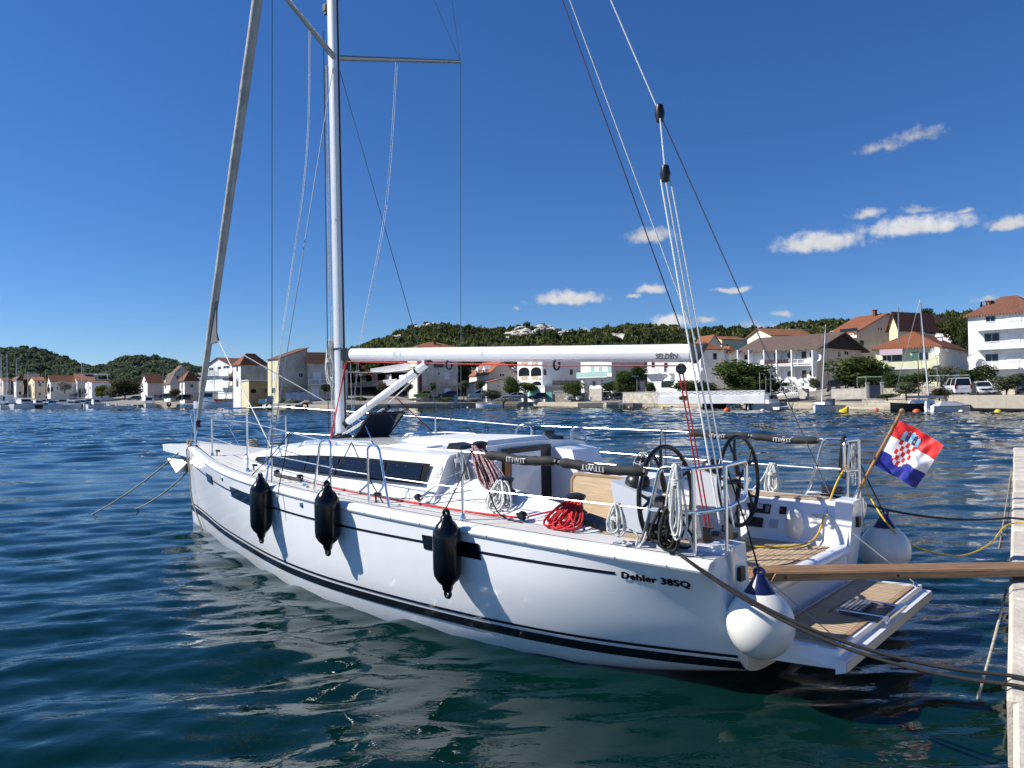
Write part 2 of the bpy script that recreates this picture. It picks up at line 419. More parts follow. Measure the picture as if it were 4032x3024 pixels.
# hull sections, keel to gunwale, (x, y, z) control points at each station
ST = {5.58: [(5.2, 0, -.28), (5.30, .004, -.2), (5.38, .008, -.1), (5.455, .014, .05), (5.50, .018, .45), (5.54, .022, .9), (5.58, .03, 1.40)],
      5.30: [(5.1, 0, -.32), (5.15, .03, -.22), (5.2, .05, -.12), (5.25, .075, .05), (5.27, .095, .45), (5.29, .115, .88), (5.30, .145, 1.383)],
      4.5: [(0, -.4), (.12, -.3), (.2, -.15), (.27, .05), (.33, .45), (.375, .85), (.43, 1.335)],
      3: [(0, -.5), (.4, -.38), (.62, -.18), (.73, .05), (.82, .45), (.88, .8), (.94, 1.255)],
      1.5: [(0, -.55), (.75, -.42), (1.0, -.2), (1.13, .05), (1.25, .45), (1.32, .8), (1.37, 1.205)],
      0: [(0, -.55), (1.0, -.45), (1.33, -.22), (1.48, .05), (1.59, .45), (1.635, .8), (1.66, 1.17)],
      -1.5: [(0, -.5), (1.1, -.42), (1.47, -.2), (1.63, .05), (1.76, .45), (1.80, .8), (1.82, 1.125)],
      -3: [(0, -.36), (1.1, -.3), (1.45, -.16), (1.62, .05), (1.78, .4), (1.84, .75), (1.86, 1.085)],
      -4.5: [(0, -.12), (.9, -.1), (1.25, -.04), (1.45, .08), (1.65, .4), (1.77, .75), (1.82, 1.05)],
      -5.6: [(0, .08), (.8, .10), (1.1, .15), (1.24, .25), (1.38, .48), (1.52, .76), (1.74, 1.02)]}
SX = sorted(ST)
CTRL = np.array([[(p if len(p) == 3 else (x, *p)) for p in ST[x]] for x in SX])   # station, point, xyz
def pchip(x, y, q):
    x, y = np.asarray(x, float), np.asarray(y, float); h = np.diff(x); d = np.diff(y)/h; m = np.zeros_like(y)
    m[0], m[-1] = d[0], d[-1]
    for i in range(1, len(x)-1):
        if d[i-1]*d[i] > 0: w1, w2 = 2*h[i]+h[i-1], h[i]+2*h[i-1]; m[i] = (w1+w2)/(w1/d[i-1]+w2/d[i])
    q = np.asarray(q, float); k = np.clip(np.searchsorted(x, q)-1, 0, len(x)-2); t = (q-x[k])/h[k]
    return (2*t**3-3*t**2+1)*y[k]+(t**3-2*t**2+t)*h[k]*m[k]+(-2*t**3+3*t**2)*y[k+1]+(t**3-t**2)*h[k]*m[k+1]
def cspl(x, y, q):
    x, y = np.asarray(x, float), np.asarray(y, float); n = len(x); h = np.diff(x)
    A = np.eye(n); b = np.zeros(n)
    for i in range(1, n-1):
        A[i, i-1:i+2] = h[i-1], 2*(h[i-1]+h[i]), h[i]; b[i] = 6*((y[i+1]-y[i])/h[i]-(y[i]-y[i-1])/h[i-1])
    m = np.linalg.solve(A, b); k = int(np.clip(np.searchsorted(x, q)-1, 0, n-2)); t = q-x[k]
    return y[k]+t*((y[k+1]-y[k])/h[k]-h[k]*(2*m[k]+m[k+1])/6)+t*t*m[k]/2+t**3*(m[k+1]-m[k])/(6*h[k])
def section(x, n=26):
    P = np.array([[float((pchip if c == 0 else cspl)(SX, CTRL[:, j, c], x)) for c in range(3)] for j in range(7)])
    t = np.arange(7.); tt = np.linspace(0, 6, n)
    return np.stack([pchip(t, P[:, c], tt) for c in range(3)], 1)
XS = np.concatenate([np.linspace(-5.6, 4.5, 58), np.linspace(4.6, 5.58, 14)])
SEC = np.array([section(x) for x in XS])
def sheer(x):
    s = np.array([np.interp(x, XS, SEC[:, -1, c]) for c in range(3)]); return s
def hull_y(x, z):
    k = np.clip(np.searchsorted(XS, x)-1, 0, len(XS)-2); t = (x-XS[k])/(XS[k+1]-XS[k]); t = min(max(t, 0), 1)
    a = np.interp(z, SEC[k, 8:, 2], SEC[k, 8:, 1]); b = np.interp(z, SEC[k+1, 8:, 2], SEC[k+1, 8:, 1])
    return a*(1-t)+b*t
ys = lambda x: sheer(x)[1]
zs = lambda x: sheer(x)[2]

mb = MB()
full = [[tuple(p) for p in S[::-1]]+[(p[0], -p[1], p[2]) for p in S[1:]] for S in SEC]
mb.grid(full)
# transom: closed below the sill, with a pillar each side of the walk-through
T0 = SEC[0]; SILL, PIN = .70, 1.24
outl = [(p[1], p[2]) for p in T0]; top = T0[-1][2]+.07
port = [(y, z) for y, z in outl]+[(outl[-1][0]-.09, top), (PIN, top), (PIN-.06, SILL+.25), (PIN-.14, SILL), ]
mb.poly([(-5.6, y, z) for y, z in port]+[(-5.6, -y, z) for y, z in port[:0:-1]][:])
part('hull', mb, gel, 35, merge=.0008)

def strip(mb, x0, x1, zlo, zhi, off=.006, n=110, sides=(1, -1)):
    for s in sides:
        G = []
        for x in np.linspace(x0, x1, n):
            a, b = zlo(x), zhi(x)
            G.append([(x, s*(hull_y(x, z)+off), z) for z in np.linspace(a, b, 3)])
        mb.grid(G, s < 0)
tilt = lambda x: max(0, .010*(x+1.0))+ (.004*max(0, x-3)**2)
mb = MB(); strip(mb, -5.59, 5.42, lambda x: .175+tilt(x)*.9, lambda x: .262+tilt(x)); part('boot_stripe', mb, stripe)
mb = MB(); strip(mb, -5.59, 5.44, lambda x: .292+tilt(x), lambda x: .317+tilt(x)); part('boot_stripe', mb, stripe)
cove = lambda x: float(pchip([-5.6, -3.5, -1, 0, 1.5, 3, 5.3], [.895, .912, .932, .95, .985, 1.03, 1.11], x))
mb = MB(); strip(mb, -4.84, 5.1, lambda x: cove(x)-.012, lambda x: cove(x)+.012, .0035); part('cove_line', mb, stripe)
def hull_window(pts):
    for s in (1, -1):
        xs_ = [p[0] for p in pts]; mbw = MB()
        (x0, zt0, zb0), (x1, zt1, zb1) = pts[0], pts[1]
        G = []
        for x in np.linspace(x0, x1, 8):
            t = (x-x0)/(x1-x0); zt, zb = zt0+(zt1-zt0)*t, zb0+(zb1-zb0)*t
            sk = .035*(1 if t < 1 else 1)
            G.append([(x+.5*(z-zb)*.3, s*(hull_y(x, z)+.008), z) for z in np.linspace(zb, zt, 3)])
        mbw.grid(G, s > 0); part('hull_window', mbw, smoke)
hull_window([(2.90, 1.10, .955), (3.40, 1.11, .97)]); hull_window([(.50, 1.035, .875), (1.72, 1.065, .92)]); hull_window([(-3.53, .985, .845), (-2.80, .985, .855)])
# vent fittings on the topsides
for x, z in ((-.66, 1.07), (2.15, 1.13)):
    mb = MB(); y = hull_y(x, z); M = Matrix.Translation((x, y+.004, z)) @ Matrix.Rotation(-math.pi/2, 4, 'X')
    mb.lathe([(0, .012), (.024, .012), (.036, .0)], (0, 0, 0), 14, M); mb.v = [tuple(v) for v in mb.v]; part('vent_fitting', mb, steel)

# rub rail with its screws, gunwale and decks
mb = MB()
for s in (1, -1):
    pts = []
    for x in np.linspace(-5.55, 5.5, 60): a = sheer(x); pts.append((a[0], s*(a[1]+.004), a[2]-.004))
    mb.tube(pts, .021, 8)
part('rub_rail', mb, mat('rail_plastic', (.66, .67, .68), .3))
mb = MB()
for s in (1,):
    for x in np.arange(-5.3, 3.2, .42):
        a = sheer(x); mb.lathe([(0, .006), (.006, .004), (.008, 0)], (a[0], s*(a[1]+.022), a[2]-.004), 8, Matrix.Rotation(-math.pi/2, 4, 'X'))
part('rail_screws', mb, mat('dull_screw', (.22, .22, .23), .4, metal=.8))
def deckz(x, y):
    h = max(ys(x), .08); return zs(x)+.058+.055*(1-min(1, abs(y)/h)**2)
GP = [(0, 0), (.004, .02), (-.006, .038), (-.026, .052), (-.055, .058), (-.085, .055), (-.10, .058)]
mb = MB()
for s in (1, -1):
    G = []
    for x in np.linspace(-5.6, 5.56, 70):
        a = sheer(x); k = min(1, a[1]/.12)
        G.append([(a[0], s*max(a[1]+dy*k, 0), a[2]+dz) for dy, dz in GP])
    mb.grid(G, s < 0); a = sheer(-5.6); mb.poly(G[0]+[(-5.6, s*(a[1]-.10), a[2]-.02)])
part('gunwale', mb, gel, 40)
cb = lambda x: float(pchip([-2.45, -1, 0, 1, 2, 2.6, 3.1], [1.41, 1.36, 1.27, 1.12, .86, .62, .30], x))     # coachroof base half width
cof = lambda x: float(pchip([-5.6, -4.4, -3.3, -2.3], [1.50, 1.53, 1.50, 1.42], x))                            # coaming base half width
mb = MB()
G = []
for x in np.linspace(-2.3, 5.5, 60):
    a = sheer(x); h = max(a[1]-.098, .0); h = max(h, 0)
    G.append([(a[0], y, deckz(x, y) if a[1] > .1 else a[2]+.058) for y in np.linspace(h, -h, 13)])
mb.grid(G)
for s in (1, -1):
    G = [[(x, s*y, deckz(x, y)) for y in np.linspace(ys(x)-.098, cof(x)-.06, 4)] for x in np.linspace(-5.6, -2.28, 20)]
    mb.grid(G, s < 0)
part('deck', mb, nonskid, 40)

# coachroof
def coach(x):
    b = cb(x); dz = deckz(x, b)-.01
    top = float(pchip([-2.45, -1, 0, 1, 2, 2.7, 3.1], [1.705, 1.715, 1.70, 1.655, 1.51, 1.38, 1.315], x)); top = max(top, dz+.012)
    sh = dz+(top-dz)*.80; cs = b-.20*min(1, (top-dz)/.45)
    pts = [(b, dz), (b-.015, dz+.03), (b-(b-cs)*.45, dz+(sh-dz)*.5), (cs+.015, sh-.04), (cs, sh), (cs-.05, sh+(top-sh)*.42), (cs*.78, sh+(top-sh)*.72), (cs*.5, sh+(top-sh)*.9), (cs*.2, top)]
    return pts
mb = MB(); G = []
for x in np.linspace(-2.45, 3.1, 44):
    p = coach(x); G.append([(x, y, z) for y, z in p]+[(x, -y, z) for y, z in p[::-1]])
mb.grid(G, True)
mb.poly(G[0]); mb.poly(G[-1][::-1])
part('coachroof', mb, gel, 32)
def coach_side(x, f):   # f: height up the side, 0 base .. 1 shoulder
    p = coach(x); q = [p[1], p[2], p[3]]; return np.interp(f*2, [0, 1, 2], [a[0] for a in q]), np.interp(f*2, [0, 1, 2], [a[1] for a in q])
def side_y(x, z):
    p = coach(x); zz = [a[1] for a in p[:5]]; yy = [a[0] for a in p[:5]]; return float(np.interp(z, zz, yy))
wt = lambda x: float(pchip([-2.3, -1, 0, 1, 1.75], [1.545, 1.555, 1.53, 1.47, 1.415], x))
wb = lambda x: float(pchip([-2.3, -1, 0, .8, 1.75], [1.365, 1.365, 1.365, 1.375, 1.395], x))
for s in (1, -1):
    mb = MB(); G = [[(x, s*(side_y(x, z)+.036), z) for z in np.linspace(wb(x)-.012, wt(x)+.014, 7)] for x in np.linspace(-2.26, 1.72, 36)]
    mb.grid(G, s > 0); fr = part('saloon_window', mb, mat('window_frame_black', (.010, .010, .012), .8, spec=.1))
    mb = MB()
    for x0, x1 in ((-2.20, -1.62), (-1.60, -.72), (-.70, .02), (.04, .62), (.64, 1.45)):
        G = [[(x+(z-1.37)*.25, s*(side_y(x, z)+.045), z) for z in np.linspace(wb(x)+.006, wt(x)-.006, 7)] for x in np.linspace(x0, x1-.02, 12)]
        mb.grid(G, s > 0)
    part('pane', mb, smoke, parent=fr)
mb = MB()   # dark bolt heads along the pane
for x in np.arange(-1.9, .9, .14):
    z = wt(x)-.03; mb.lathe([(0, .004), (.006, .003), (.007, 0)], (x, side_y(x, z)+.047, z), 8, Matrix.Rotation(-math.pi/2, 4, 'X'))
part('window_bolts', mb, mat('grey_bolt', (.12, .13, .15), .3))
# grab rails on the roof
for s in (1, -1):
    mb = MB()
    zt = lambda x, y: coach(x)[5][1]+.02
    P = [(0.55, .98*s, 1.60), (.42, .97*s, 1.70), (-.3, 1.0*s, 1.735), (-1.0, 1.02*s, 1.735), (-1.12, 1.02*s, 1.64)] if s > 0 else [(0.55, -.72, 1.62), (.36, -.72, 1.70), (-.4, -.72, 1.735), (-.98, -.72, 1.725), (-1.15, -.72, 1.66)]
    mb.tube(P, .013, 8)
    for k in (2,): mb.tube([P[k], (P[k][0], P[k][1], P[k][2]-.12)], .012, 8)
    part('grab_rail', mb, steel)
mb = MB(); mb.poly([(.05, .28, 1.712), (-.1, .28, 1.716), (-1.5, .62, 1.70), (-1.5, -.62, 1.70), (-.1, -.28, 1.716), (.05, -.28, 1.712)])
mb.v = [(x, y, max(z, .0)) for x, y, z in mb.v]
# sliding hatch garage: a low raised moulding
mb = MB(); mb.hexa([(-2.40, .56, 1.69), (-.9, .5, 1.70), (-.9, -.5, 1.70), (-2.40, -.56, 1.69), (-2.36, .50, 1.752), (-1.0, .44, 1.745), (-1.0, -.44, 1.745), (-2.36, -.50, 1.752)]); part('hatch_garage', mb, gel_deck, 20)
mb = MB(); mb.hexa([(-1.9, 1.02, 1.655), (-1.15, .93, 1.672), (-1.15, .68, 1.69), (-1.9, .72, 1.69), (-1.9, .98, 1.70), (-1.2, .90, 1.70), (-1.2, .72, 1.705), (-1.9, .76, 1.71)]); part('rope_locker_lid', mb, gel_deck, 20)

# open skylight hatch behind the mast
mb = MB()
q = [(.33, .27, 1.69), (.28, -.28, 1.69), (-.08, -.28, 2.02), (-.03, .27, 2.02)]
mb.hexa([V3(p)+V3((.0, 0, 0)) for p in q]+[V3(p)+V3((.018, 0, .02)) for p in q]); ho = part('skylight_hatch', mb, smoke, 20)
mb = MB(); mb.tube(q, .014, 6, True); part('hatch_frame', mb, blk, parent=ho)
mb = MB(); mb.tube([(.0, .24, 1.70), (.1, .25, 1.86)], .008, 6); mb.tube([(-.05, -.24, 1.70), (.08, -.26, 1.86)], .008, 6); part('hatch_stay', mb, steel, parent=ho)

# cockpit: coamings, benches, sole, helm area
def coam(x):
    rz = float(pchip([-4.45, -4.2, -3.75, -3.25, -2.4], [1.135, 1.20, 1.275, 1.345, 1.46], x)); b = cof(x); d = deckz(x, b)-.01
    w = float(pchip([-4.45, -3.8, -2.4], [1.20, 1.08, 1.0], x))
    return [(b, d), (b-.03, d+.015), (w+.19, d+(rz-d)*.72), (w+.07, rz-.012), (w+.02, rz), (w, rz-.02), (w-.03, .98)]
for s in (1, -1):
    mb = MB(); G = [[(x, s*y, z) for y, z in coam(x)] for x in np.linspace(-4.45, -2.4, 26)]
    mb.grid(G, s < 0); mb.poly([(G[0][i]) for i in range(len(G[0]))] ); part('coaming', mb, gel, 50)
for s in (1, -1):
    mb = MB(); mb.bx(-4.1, -2.4, min(s*.52, s*1.02), max(s*.52, s*1.02), .60, .965); be = part('bench', mb, gel, 20)
    mb = MB(); mb.bx(-4.07, -2.5, min(s*.55, s*.97), max(s*.55, s*.97), .965, .985); part('seat_slats', mb, teak, parent=be)
mb = MB(); mb.bx(-4.2, -2.4, -.52, .52, .56, .60); mb.bx(-5.58, -4.1, -1.12, 1.12, .62, .695); part('cockpit_sole', mb, gel, 20)
mb = MB()
for y0, y1 in ((-1.03, -.36), (-.34, .34), (.36, 1.03)): mb.bx(-5.42, -4.25, y0, y1, .695, .712)
mb.bx(-4.19, -2.5, -.5, .5, .60, .615)
part('teak_sole', mb, teak_y, 20)
mb = MB(); mb.bx(-5.47, -5.43, -1.03, 1.03, .695, .713); part('teak_border', mb, teak_edge, 20)
mb = MB(); G = [[(-5.60, y, .62), (-5.63, y, .66), (-5.62, y, .71), (-5.58, y, .735), (-5.52, y, .735), (-5.48, y, .70)] for y in np.linspace(-1.15, 1.15, 8)]; mb.grid(G, True); part('transom_sill', mb, gel, 50)
for s in (1, -1):   # sloped side walls of the helm area, side seats and transom pillars
    mb = MB(); G = []
    for x in np.linspace(-5.6, -4.42, 14):
        o = float(pchip([-5.6, -4.42], [0, .06], x))
        G.append([(x, s*y, z) for y, z in ((cof(x), deckz(x, cof(x))), (1.46, 1.115), (1.30, 1.115), (1.265, 1.10), (1.24, 1.05), (1.13, .80), (1.10, .74), (1.05, .70))])
    mb.grid(G, s < 0)
    e = G[0]; mb.poly([(e[i]) for i in range(len(e))]+[(-5.6, s*1.24, .70)])
    part('helm_side', mb, gel, 45)
    mb = MB(); mb.prism([(-4.42, 1.30), (-4.55, 1.50), (-5.30, 1.50), (-5.30, 1.28), (-4.42, 1.28)], lambda u, v: (u, s*v, 1.116), lambda u, v: (u, s*v, 1.128)); part('side_seat_teak', mb, teak, 20)
    mb = MB(); P = [(-5.606, s*1.00, .20), (-5.5, s*1.00, .20), (-5.5, s*1.15, .20), (-5.606, s*1.15, .20), (-5.635, s*1.22, 1.14), (-5.46, s*1.22, 1.15), (-5.46, s*1.44, 1.15), (-5.635, s*1.44, 1.14)]
    mb.hexa(P); pl = part('transom_pillar', mb, gel, 20)
    mb = MB(); mb.box((-5.645, s*1.32, .93), (.03, .075, .10)); part('stern_light', mb, blk, 20, parent=pl)
    mb = MB(); mb.box((-5.648, s*1.455, .98), (.012, .03, .34)); part('chainplate', mb, steel, 20)
# aft face of the cabin: bulkhead, companionway, side boxes
mb = MB(); mb.bx(-2.49, -2.45, -1.05, 1.05, .6, 1.60); part('bulkhead', mb, gel, 20)
mb = MB(); mb.bx(-2.505, -2.492, -.42, .42, .72, 1.66); part('companionway', mb, blk, 20)
mb = MB(); mb.bx(-2.53, -2.507, -.20, .30, .72, 1.60); part('washboard', mb, gel, 20)
mb = MB(); mb.bx(-2.52, -2.507, .31, .40, 1.05, 1.55); part('door_trim', mb, mat('orange_wood', (.42, .17, .04), .5), 20)
mb = MB(); mb.hexa([(-3.0, -.42, .96), (-2.47, -.42, .96), (-2.47, -1.02, .96), (-3.0, -1.02, .96), (-2.80, -.44, 1.60), (-2.47, -.44, 1.62), (-2.47, -1.02, 1.62), (-2.76, -1.02, 1.58)]); part('cabin_side_box', mb, gel, 20)
mb = MB(); mb.hexa([(-2.80, 1.02, .96), (-2.47, 1.02, .96), (-2.47, .62, .96), (-2.80, .62, .96), (-2.70, 1.04, 1.52), (-2.47, 1.04, 1.60), (-2.47, .66, 1.62), (-2.66, .66, 1.56)]); part('cabin_side_box', mb, gel, 20)
# cockpit table
mb = MB()
mb.prism([(-3.36, 1.16), (-3.36, 1.38), (-3.42, 1.45), (-4.24, 1.43), (-4.30, .93), (-3.5, .93)], lambda u, v: (u, .34, v), lambda u, v: (u, .305, v)); tb = part('table_leaf', mb, teak_plain, 20)
mb = MB(); mb.prism([(-3.36, 1.16), (-3.36, 1.38), (-3.42, 1.45), (-4.24, 1.43), (-4.24, 1.41), (-3.43, 1.425), (-3.385, 1.37), (-3.385, 1.16)], lambda u, v: (u, .345, v), lambda u, v: (u, .338, v)); part('leaf_edge', mb, mat('pale_oak_edge', (.40, .26, .14), .5), 20, parent=tb)
mb = MB(); mb.bx(-4.22, -3.36, -.30, .30, 1.38, 1.42); mb.bx(-4.15, -3.45, -.10, .10, .6, 1.38); part('cockpit_table', mb, gel_deck, 20)
# wheels and pedestals
for s in (1, -1):
    wy = .72*s
    mb = MB(); mb.hexa([(-4.62, wy-.16, .70), (-4.36, wy-.16, .70), (-4.36, wy+.16, .70), (-4.62, wy+.16, .70), (-4.60, wy-.17, 1.36), (-4.22, wy-.17, 1.47), (-4.22, wy+.17, 1.47), (-4.60, wy+.17, 1.36)]); pd = part('helm_pedestal', mb, mat('pedestal_grey', (.60, .63, .67), .3), 20)
    mb = MB(); mb.lathe([(.11, 0), (.115, .03), (.10, .08), (.06, .115), (0, .125)], (-4.40, wy, 1.42), 18); part('compass', mb, blk, 40, parent=pd)
    tiltM = Matrix.Translation((-4.69, wy, 1.335)) @ Matrix.Rotation(math.pi/2+.04, 4, 'Y')
    mb = MB(); R = .445
    mb.tube([V3(tiltM @ Vector((R*math.cos(a), R*math.sin(a), 0))) for a in np.linspace(0, 2*math.pi, 49)[:-1]], .021, 10, True); wh = part('steering_wheel', mb, mat('black_leather', (.010, .010, .011), .3), 40)
    for a in np.radians([20, 92, 164, 236, 308]):
        mb = MB(); c1 = V3(tiltM @ Vector((.05*math.cos(a), .05*math.sin(a), .0))); c2 = V3(tiltM @ Vector((.27*math.cos(a), .27*math.sin(a), 0.0)))
        mb.tube([c1, c2], [.03, .018], 8)
        for da in (-.16, .16): mb.tube([c2, V3(tiltM @ Vector((R*math.cos(a+da), R*math.sin(a+da), 0)))], [.016, .012], 6)
        part('spoke', mb, blk, 40, parent=wh)
    mb = MB(); mb.lathe([(.045, -.02), (.075, 0), (.075, .03), (.05, .05)], (0, 0, 0), 18, tiltM @ Matrix.Rotation(math.pi, 4, 'X')); part('wheel_hub', mb, blk, 40, parent=wh)
    mb = MB(); mb.lathe([(.058, .045), (.058, .10), (.045, .112), (.04, .10), (0, .10)], (0, 0, 0), 20, tiltM @ Matrix.Rotation(math.pi, 4, 'X')); part('chrome_boss', mb, steel, 40, parent=wh)
# engine panel side (starboard wall)
def wall(x, t, off=0.0):   # t 0 at the foot, 1 at the top of the sloped starboard wall
    return V3((x, -(1.13+.11*t)+off*.92, .80+.25*t+off*.4))
def wplate(name, x0, x1, t0, t1, m, th=.012, parent=yacht):
    mbp = MB(); mbp.hexa([wall(x0, t0), wall(x1, t0), wall(x1, t1), wall(x0, t1)]+[wall(x0, t0, th), wall(x1, t0, th), wall(x1, t1, th), wall(x0, t1, th)]); return part(name, mbp, m, 15, parent=parent)
pnl = wplate('engine_panel', -4.80, -4.58, .58, .95, blk)
wplate('panel_glass', -4.72, -4.62, .74, .93, mat('chrome_plate', (.5, .5, .52), .15, metal=1), .018, pnl)
wplate('key_pad', -4.79, -4.75, .64, .90, mat('grey_keys', (.25, .25, .26), .4), .018, pnl)
sw = wplate('switch_panel', -4.97, -4.90, .62, .90, blk); wplate('red_switch', -4.935, -4.90, .74, .78, mat('red_switch', (.6, .03, .02), .4), .02, sw)
thr = wplate('throttle_box', -4.74, -4.56, .02, .38, blk, .03)
mb = MB(); mb.tube([wall(-4.63, .2, .05), wall(-4.62, .6, .08), wall(-4.60, .85, .10)], [.016, .016, .026], 8); part('throttle_lever', mb, blk, 40, parent=thr)
wplate('notice_plate', -4.90, -4.81, .05, .38, mat('grey_plate', (.45, .47, .5), .3), .008)
mb = MB(); c = wall(-5.08, .35)
for k in range(1): mb.lathe([(.0, .13), (.035, .11), (.06, .05), (.068, -.04), (.06, -.13), (.0, -.135)], c, 18)
mb.v = [(x*1 + (x-c[0])*.35, c[1]+.03+(y-c[1])*1.0, c[2]+(z-c[2])*1.15) for x, y, z in mb.v]; part('shower_pod', mb, mat('cream_plastic', (.76, .75, .69), .3), 50)
mb = MB(); M = Matrix.Translation(Vector(wall(-5.27, .6, .002))) @ Matrix.Rotation(-math.pi/2+.4, 4, 'X') @ Matrix.Rotation(math.pi, 4, 'X'); mb.lathe([(0, .008), (.05, .010), (.06, .0)], (0, 0, 0), 22, M); part('round_vent', mb, gel_deck, 40)
mb = MB()
for k in range(5): mb.tube([wall(-5.30+0, .42+.07*k, .014), wall(-5.24, .42+.07*k, .014)], .003, 4)
part('vent_slots', mb, mat('slot_grey', (.3, .3, .31), .5))
wplate('socket_box', -5.44, -5.41, .28, .55, mat('white_socket', (.7, .7, .7), .4), .03)
mb = MB(); mb.lathe([(.035, 0), (.035, .012), (.02, .03), (.0, .035)], (0, 0, 0), 14, Matrix.Translation(Vector(wall(-5.38, .82, .0))) @ Matrix.Rotation(math.pi/2-.4, 4, 'X')@ Matrix.Rotation(math.pi, 4, 'X')); part('platform_eye', mb, steel, 40)

# swim platform folded down
def plat(x, y, z): return (x, y, z)
PI_, PO = -5.66, -6.22
mb = MB()
mb.hexa([(PI_+.02, 1.16, .28), (PI_+.02, -1.12, .28), (PO-.02, -1.2, .29), (PO-.02, 1.06, .29), (PI_, 1.16, .415), (PI_, -1.12, .415), (PO, -1.24, .415), (PO, 1.02, .415)][0:8])
pf = part('swim_platform', mb, gel, 20)
mb = MB(); mb.hexa([(PO-.004, 1.10, .265), (PO-.004, -1.25, .265), (PO-.075, -1.26, .29), (PO-.075, 1.10, .29), (PO-.004, 1.10, .375), (PO-.004, -1.25, .375), (PO-.075, -1.26, .365), (PO-.075, 1.10, .365)]); part('platform_lip', mb, gel, 20, parent=pf)
mb = MB(); mb.hexa([(PO-.077, 1.09, .292), (PO-.077, -1.25, .292), (PO-.082, -1.25, .292), (PO-.082, 1.09, .292), (PO-.077, 1.09, .355), (PO-.077, -1.25, .355), (PO-.082, -1.25, .355), (PO-.082, 1.09, .355)]); part('transom_face', mb, mat('warm_lit_white', (.62, .60, .55), .35), 20, parent=pf)  # outer face plate; the warm light falling on it is put into its colour
mb = MB()
mb.bx(PO+.07, PI_-.06, .20, .98, .415, .427); mb.bx(PO+.07, PI_-.06, -1.06, -.34, .415, .427); mb.bx(PI_-.20, PI_-.06, -.34, .20, .415, .427)
part('platform_teak', mb, teak, 20, parent=pf)
mb = MB(); mb.bx(PI_-.055, PI_-.025, -1.08, 1.08, .415, .428); mb.bx(PO+.03, PO+.066, .22, .98, .415, .428); mb.bx(PO+.03, PO+.066, -1.1, -.36, .415, .428); part('platform_teak_border', mb, teak_edge, 20, parent=pf)
mb = MB(); mb.bx(PO-.02, PI_-.21, -.32, .18, .405, .419); part('ladder_well', mb, mat('well_grey', (.10, .10, .11), .4), 20, parent=pf)
lad = MB()
for y in (.12, -.26): lad.tube([(-5.92, y, .44), (-6.30, y, .445)], .014, 8)
ld = part('boarding_ladder', lad, steel, parent=pf)
mb = MB()
for k in range(5): mb.box((-5.93-.035*k, -.07, .448), (.022, .34, .016))
part('ladder_rung', mb, mat('grey_rung', (.30, .32, .36), .3, metal=.6), 20, parent=pf)
mb = MB(); mb.tube([(-6.30, .15, .44), (-6.30, -.30, .44)], .026, 10); mb.tube([(-6.31, .2, .43), (-6.31, -.36, .43)], .014, 8); part('ladder_hinge', mb, steel, parent=pf)
mb = MB()
for s in (1, -1): mb.lathe([(.03, 0), (.03, .02), (.012, .04), (.0, .045)], (PO+.03, s*1.02-.1, .415), 12)
part('platform_eye', mb, steel, parent=pf)
for s in (1, -1):
    a = V3((-5.62, s*1.2, 1.0)) if s > 0 else wall(-5.38, .82, .04)
    mb = MB(); mb.tube([a, (PO+.03, s*1.02-.1, .45)], .004, 5); part('platform_wire', mb, mat('grey_wire', (.35, .35, .34), .5), parent=pf)
# bowsprit, anchor
mb = MB(); mb.hexa([(5.35, .13, 1.20), (5.35, -.13, 1.20), (6.42, -.10, 1.285), (6.42, .10, 1.285), (5.35, .14, 1.44), (5.35, -.14, 1.44), (6.43, -.105, 1.405), (6.43, .105, 1.405)])
part('bowsprit', mb, gel, 20)
mb = MB(); mb.hexa([(5.56, .03, .98), (5.56, -.03, .98), (5.66, -.03, 1.02), (5.66, .03, 1.02), (5.5, .05, 1.25), (5.5, -.05, 1.25), (5.95, -.05, 1.30), (5.95, .05, 1.30)]); an = part('bow_roller', mb, mat('dark_steel', (.2, .2, .22), .35, metal=.8), 20)
mb = MB(); mb.add([(5.62, 0, 1.12), (6.32, 0, 1.02), (5.68, .20, .92), (6.10, .17, 1.16), (5.68, -.20, .92), (6.10, -.17, 1.16), (5.75, 0, .93)], [[0, 2, 3], [3, 2, 1], [1, 2, 6], [0, 5, 4], [5, 1, 4], [1, 6, 4], [0, 3, 1], [0, 1, 5], [2, 0, 4], [6, 2, 4]])
part('anchor', mb, mat('galvanised', (.36, .37, .38), .4, metal=.6), 25)

# pulpit, stanchions, pushpits, lifelines
def bent(pts, k=5, r=.08):   # rounds the inner corners of a rail
    P = [V3(p) for p in pts]; out = [P[0]]
    for a, b, c in zip(P, P[1:], P[2:]):
        l1, l2 = np.linalg.norm(a-b), np.linalg.norm(c-b); q = min(r, l1*.45, l2*.45)
        s, e = b+(a-b)/l1*q, b+(c-b)/l2*q
        for t in np.linspace(0, 1, k): out.append((1-t)**2*s+2*t*(1-t)*b+t*t*e)
    return out+[P[-1]]
TR = .0135
dz_ = lambda x, s=1: deckz(x, ys(x)-.1)
for s in (1, -1):
    mb = MB()
    mb.tube(bent([(5.05, .11*s, 1.44), (5.28, .12*s, 2.02), (5.0, .16*s, 2.07), (4.95, .2*s, 1.43)] if s > 0 else [(4.45, -.38, 1.38), (4.9, -.24, 2.06), (3.6, -.68, 2.085)], r=.12), TR, 8)
    if s > 0: mb.tube([(5.29, .1, 1.45), (5.22, .11, 2.0)], TR, 8)
    part('pulpit', mb, steel)
def stanchion(x, y, zt, z0=None):
    mb = MB(); z0 = dz_(x) if z0 is None else z0
    mb.tube([(x, y, z0), (x, y, zt)], TR, 8); mb.lathe([(.03, 0), (.03, .012), (.02, .05), (.015, .06)], (x, y, z0), 10); part('stanchion', mb, steel)
stanchion(3.45, .66, 1.93); stanchion(3.45, -.66, 1.93)
stanchion(1.40, 1.22, 2.10); stanchion(.57, -1.45, 1.90)
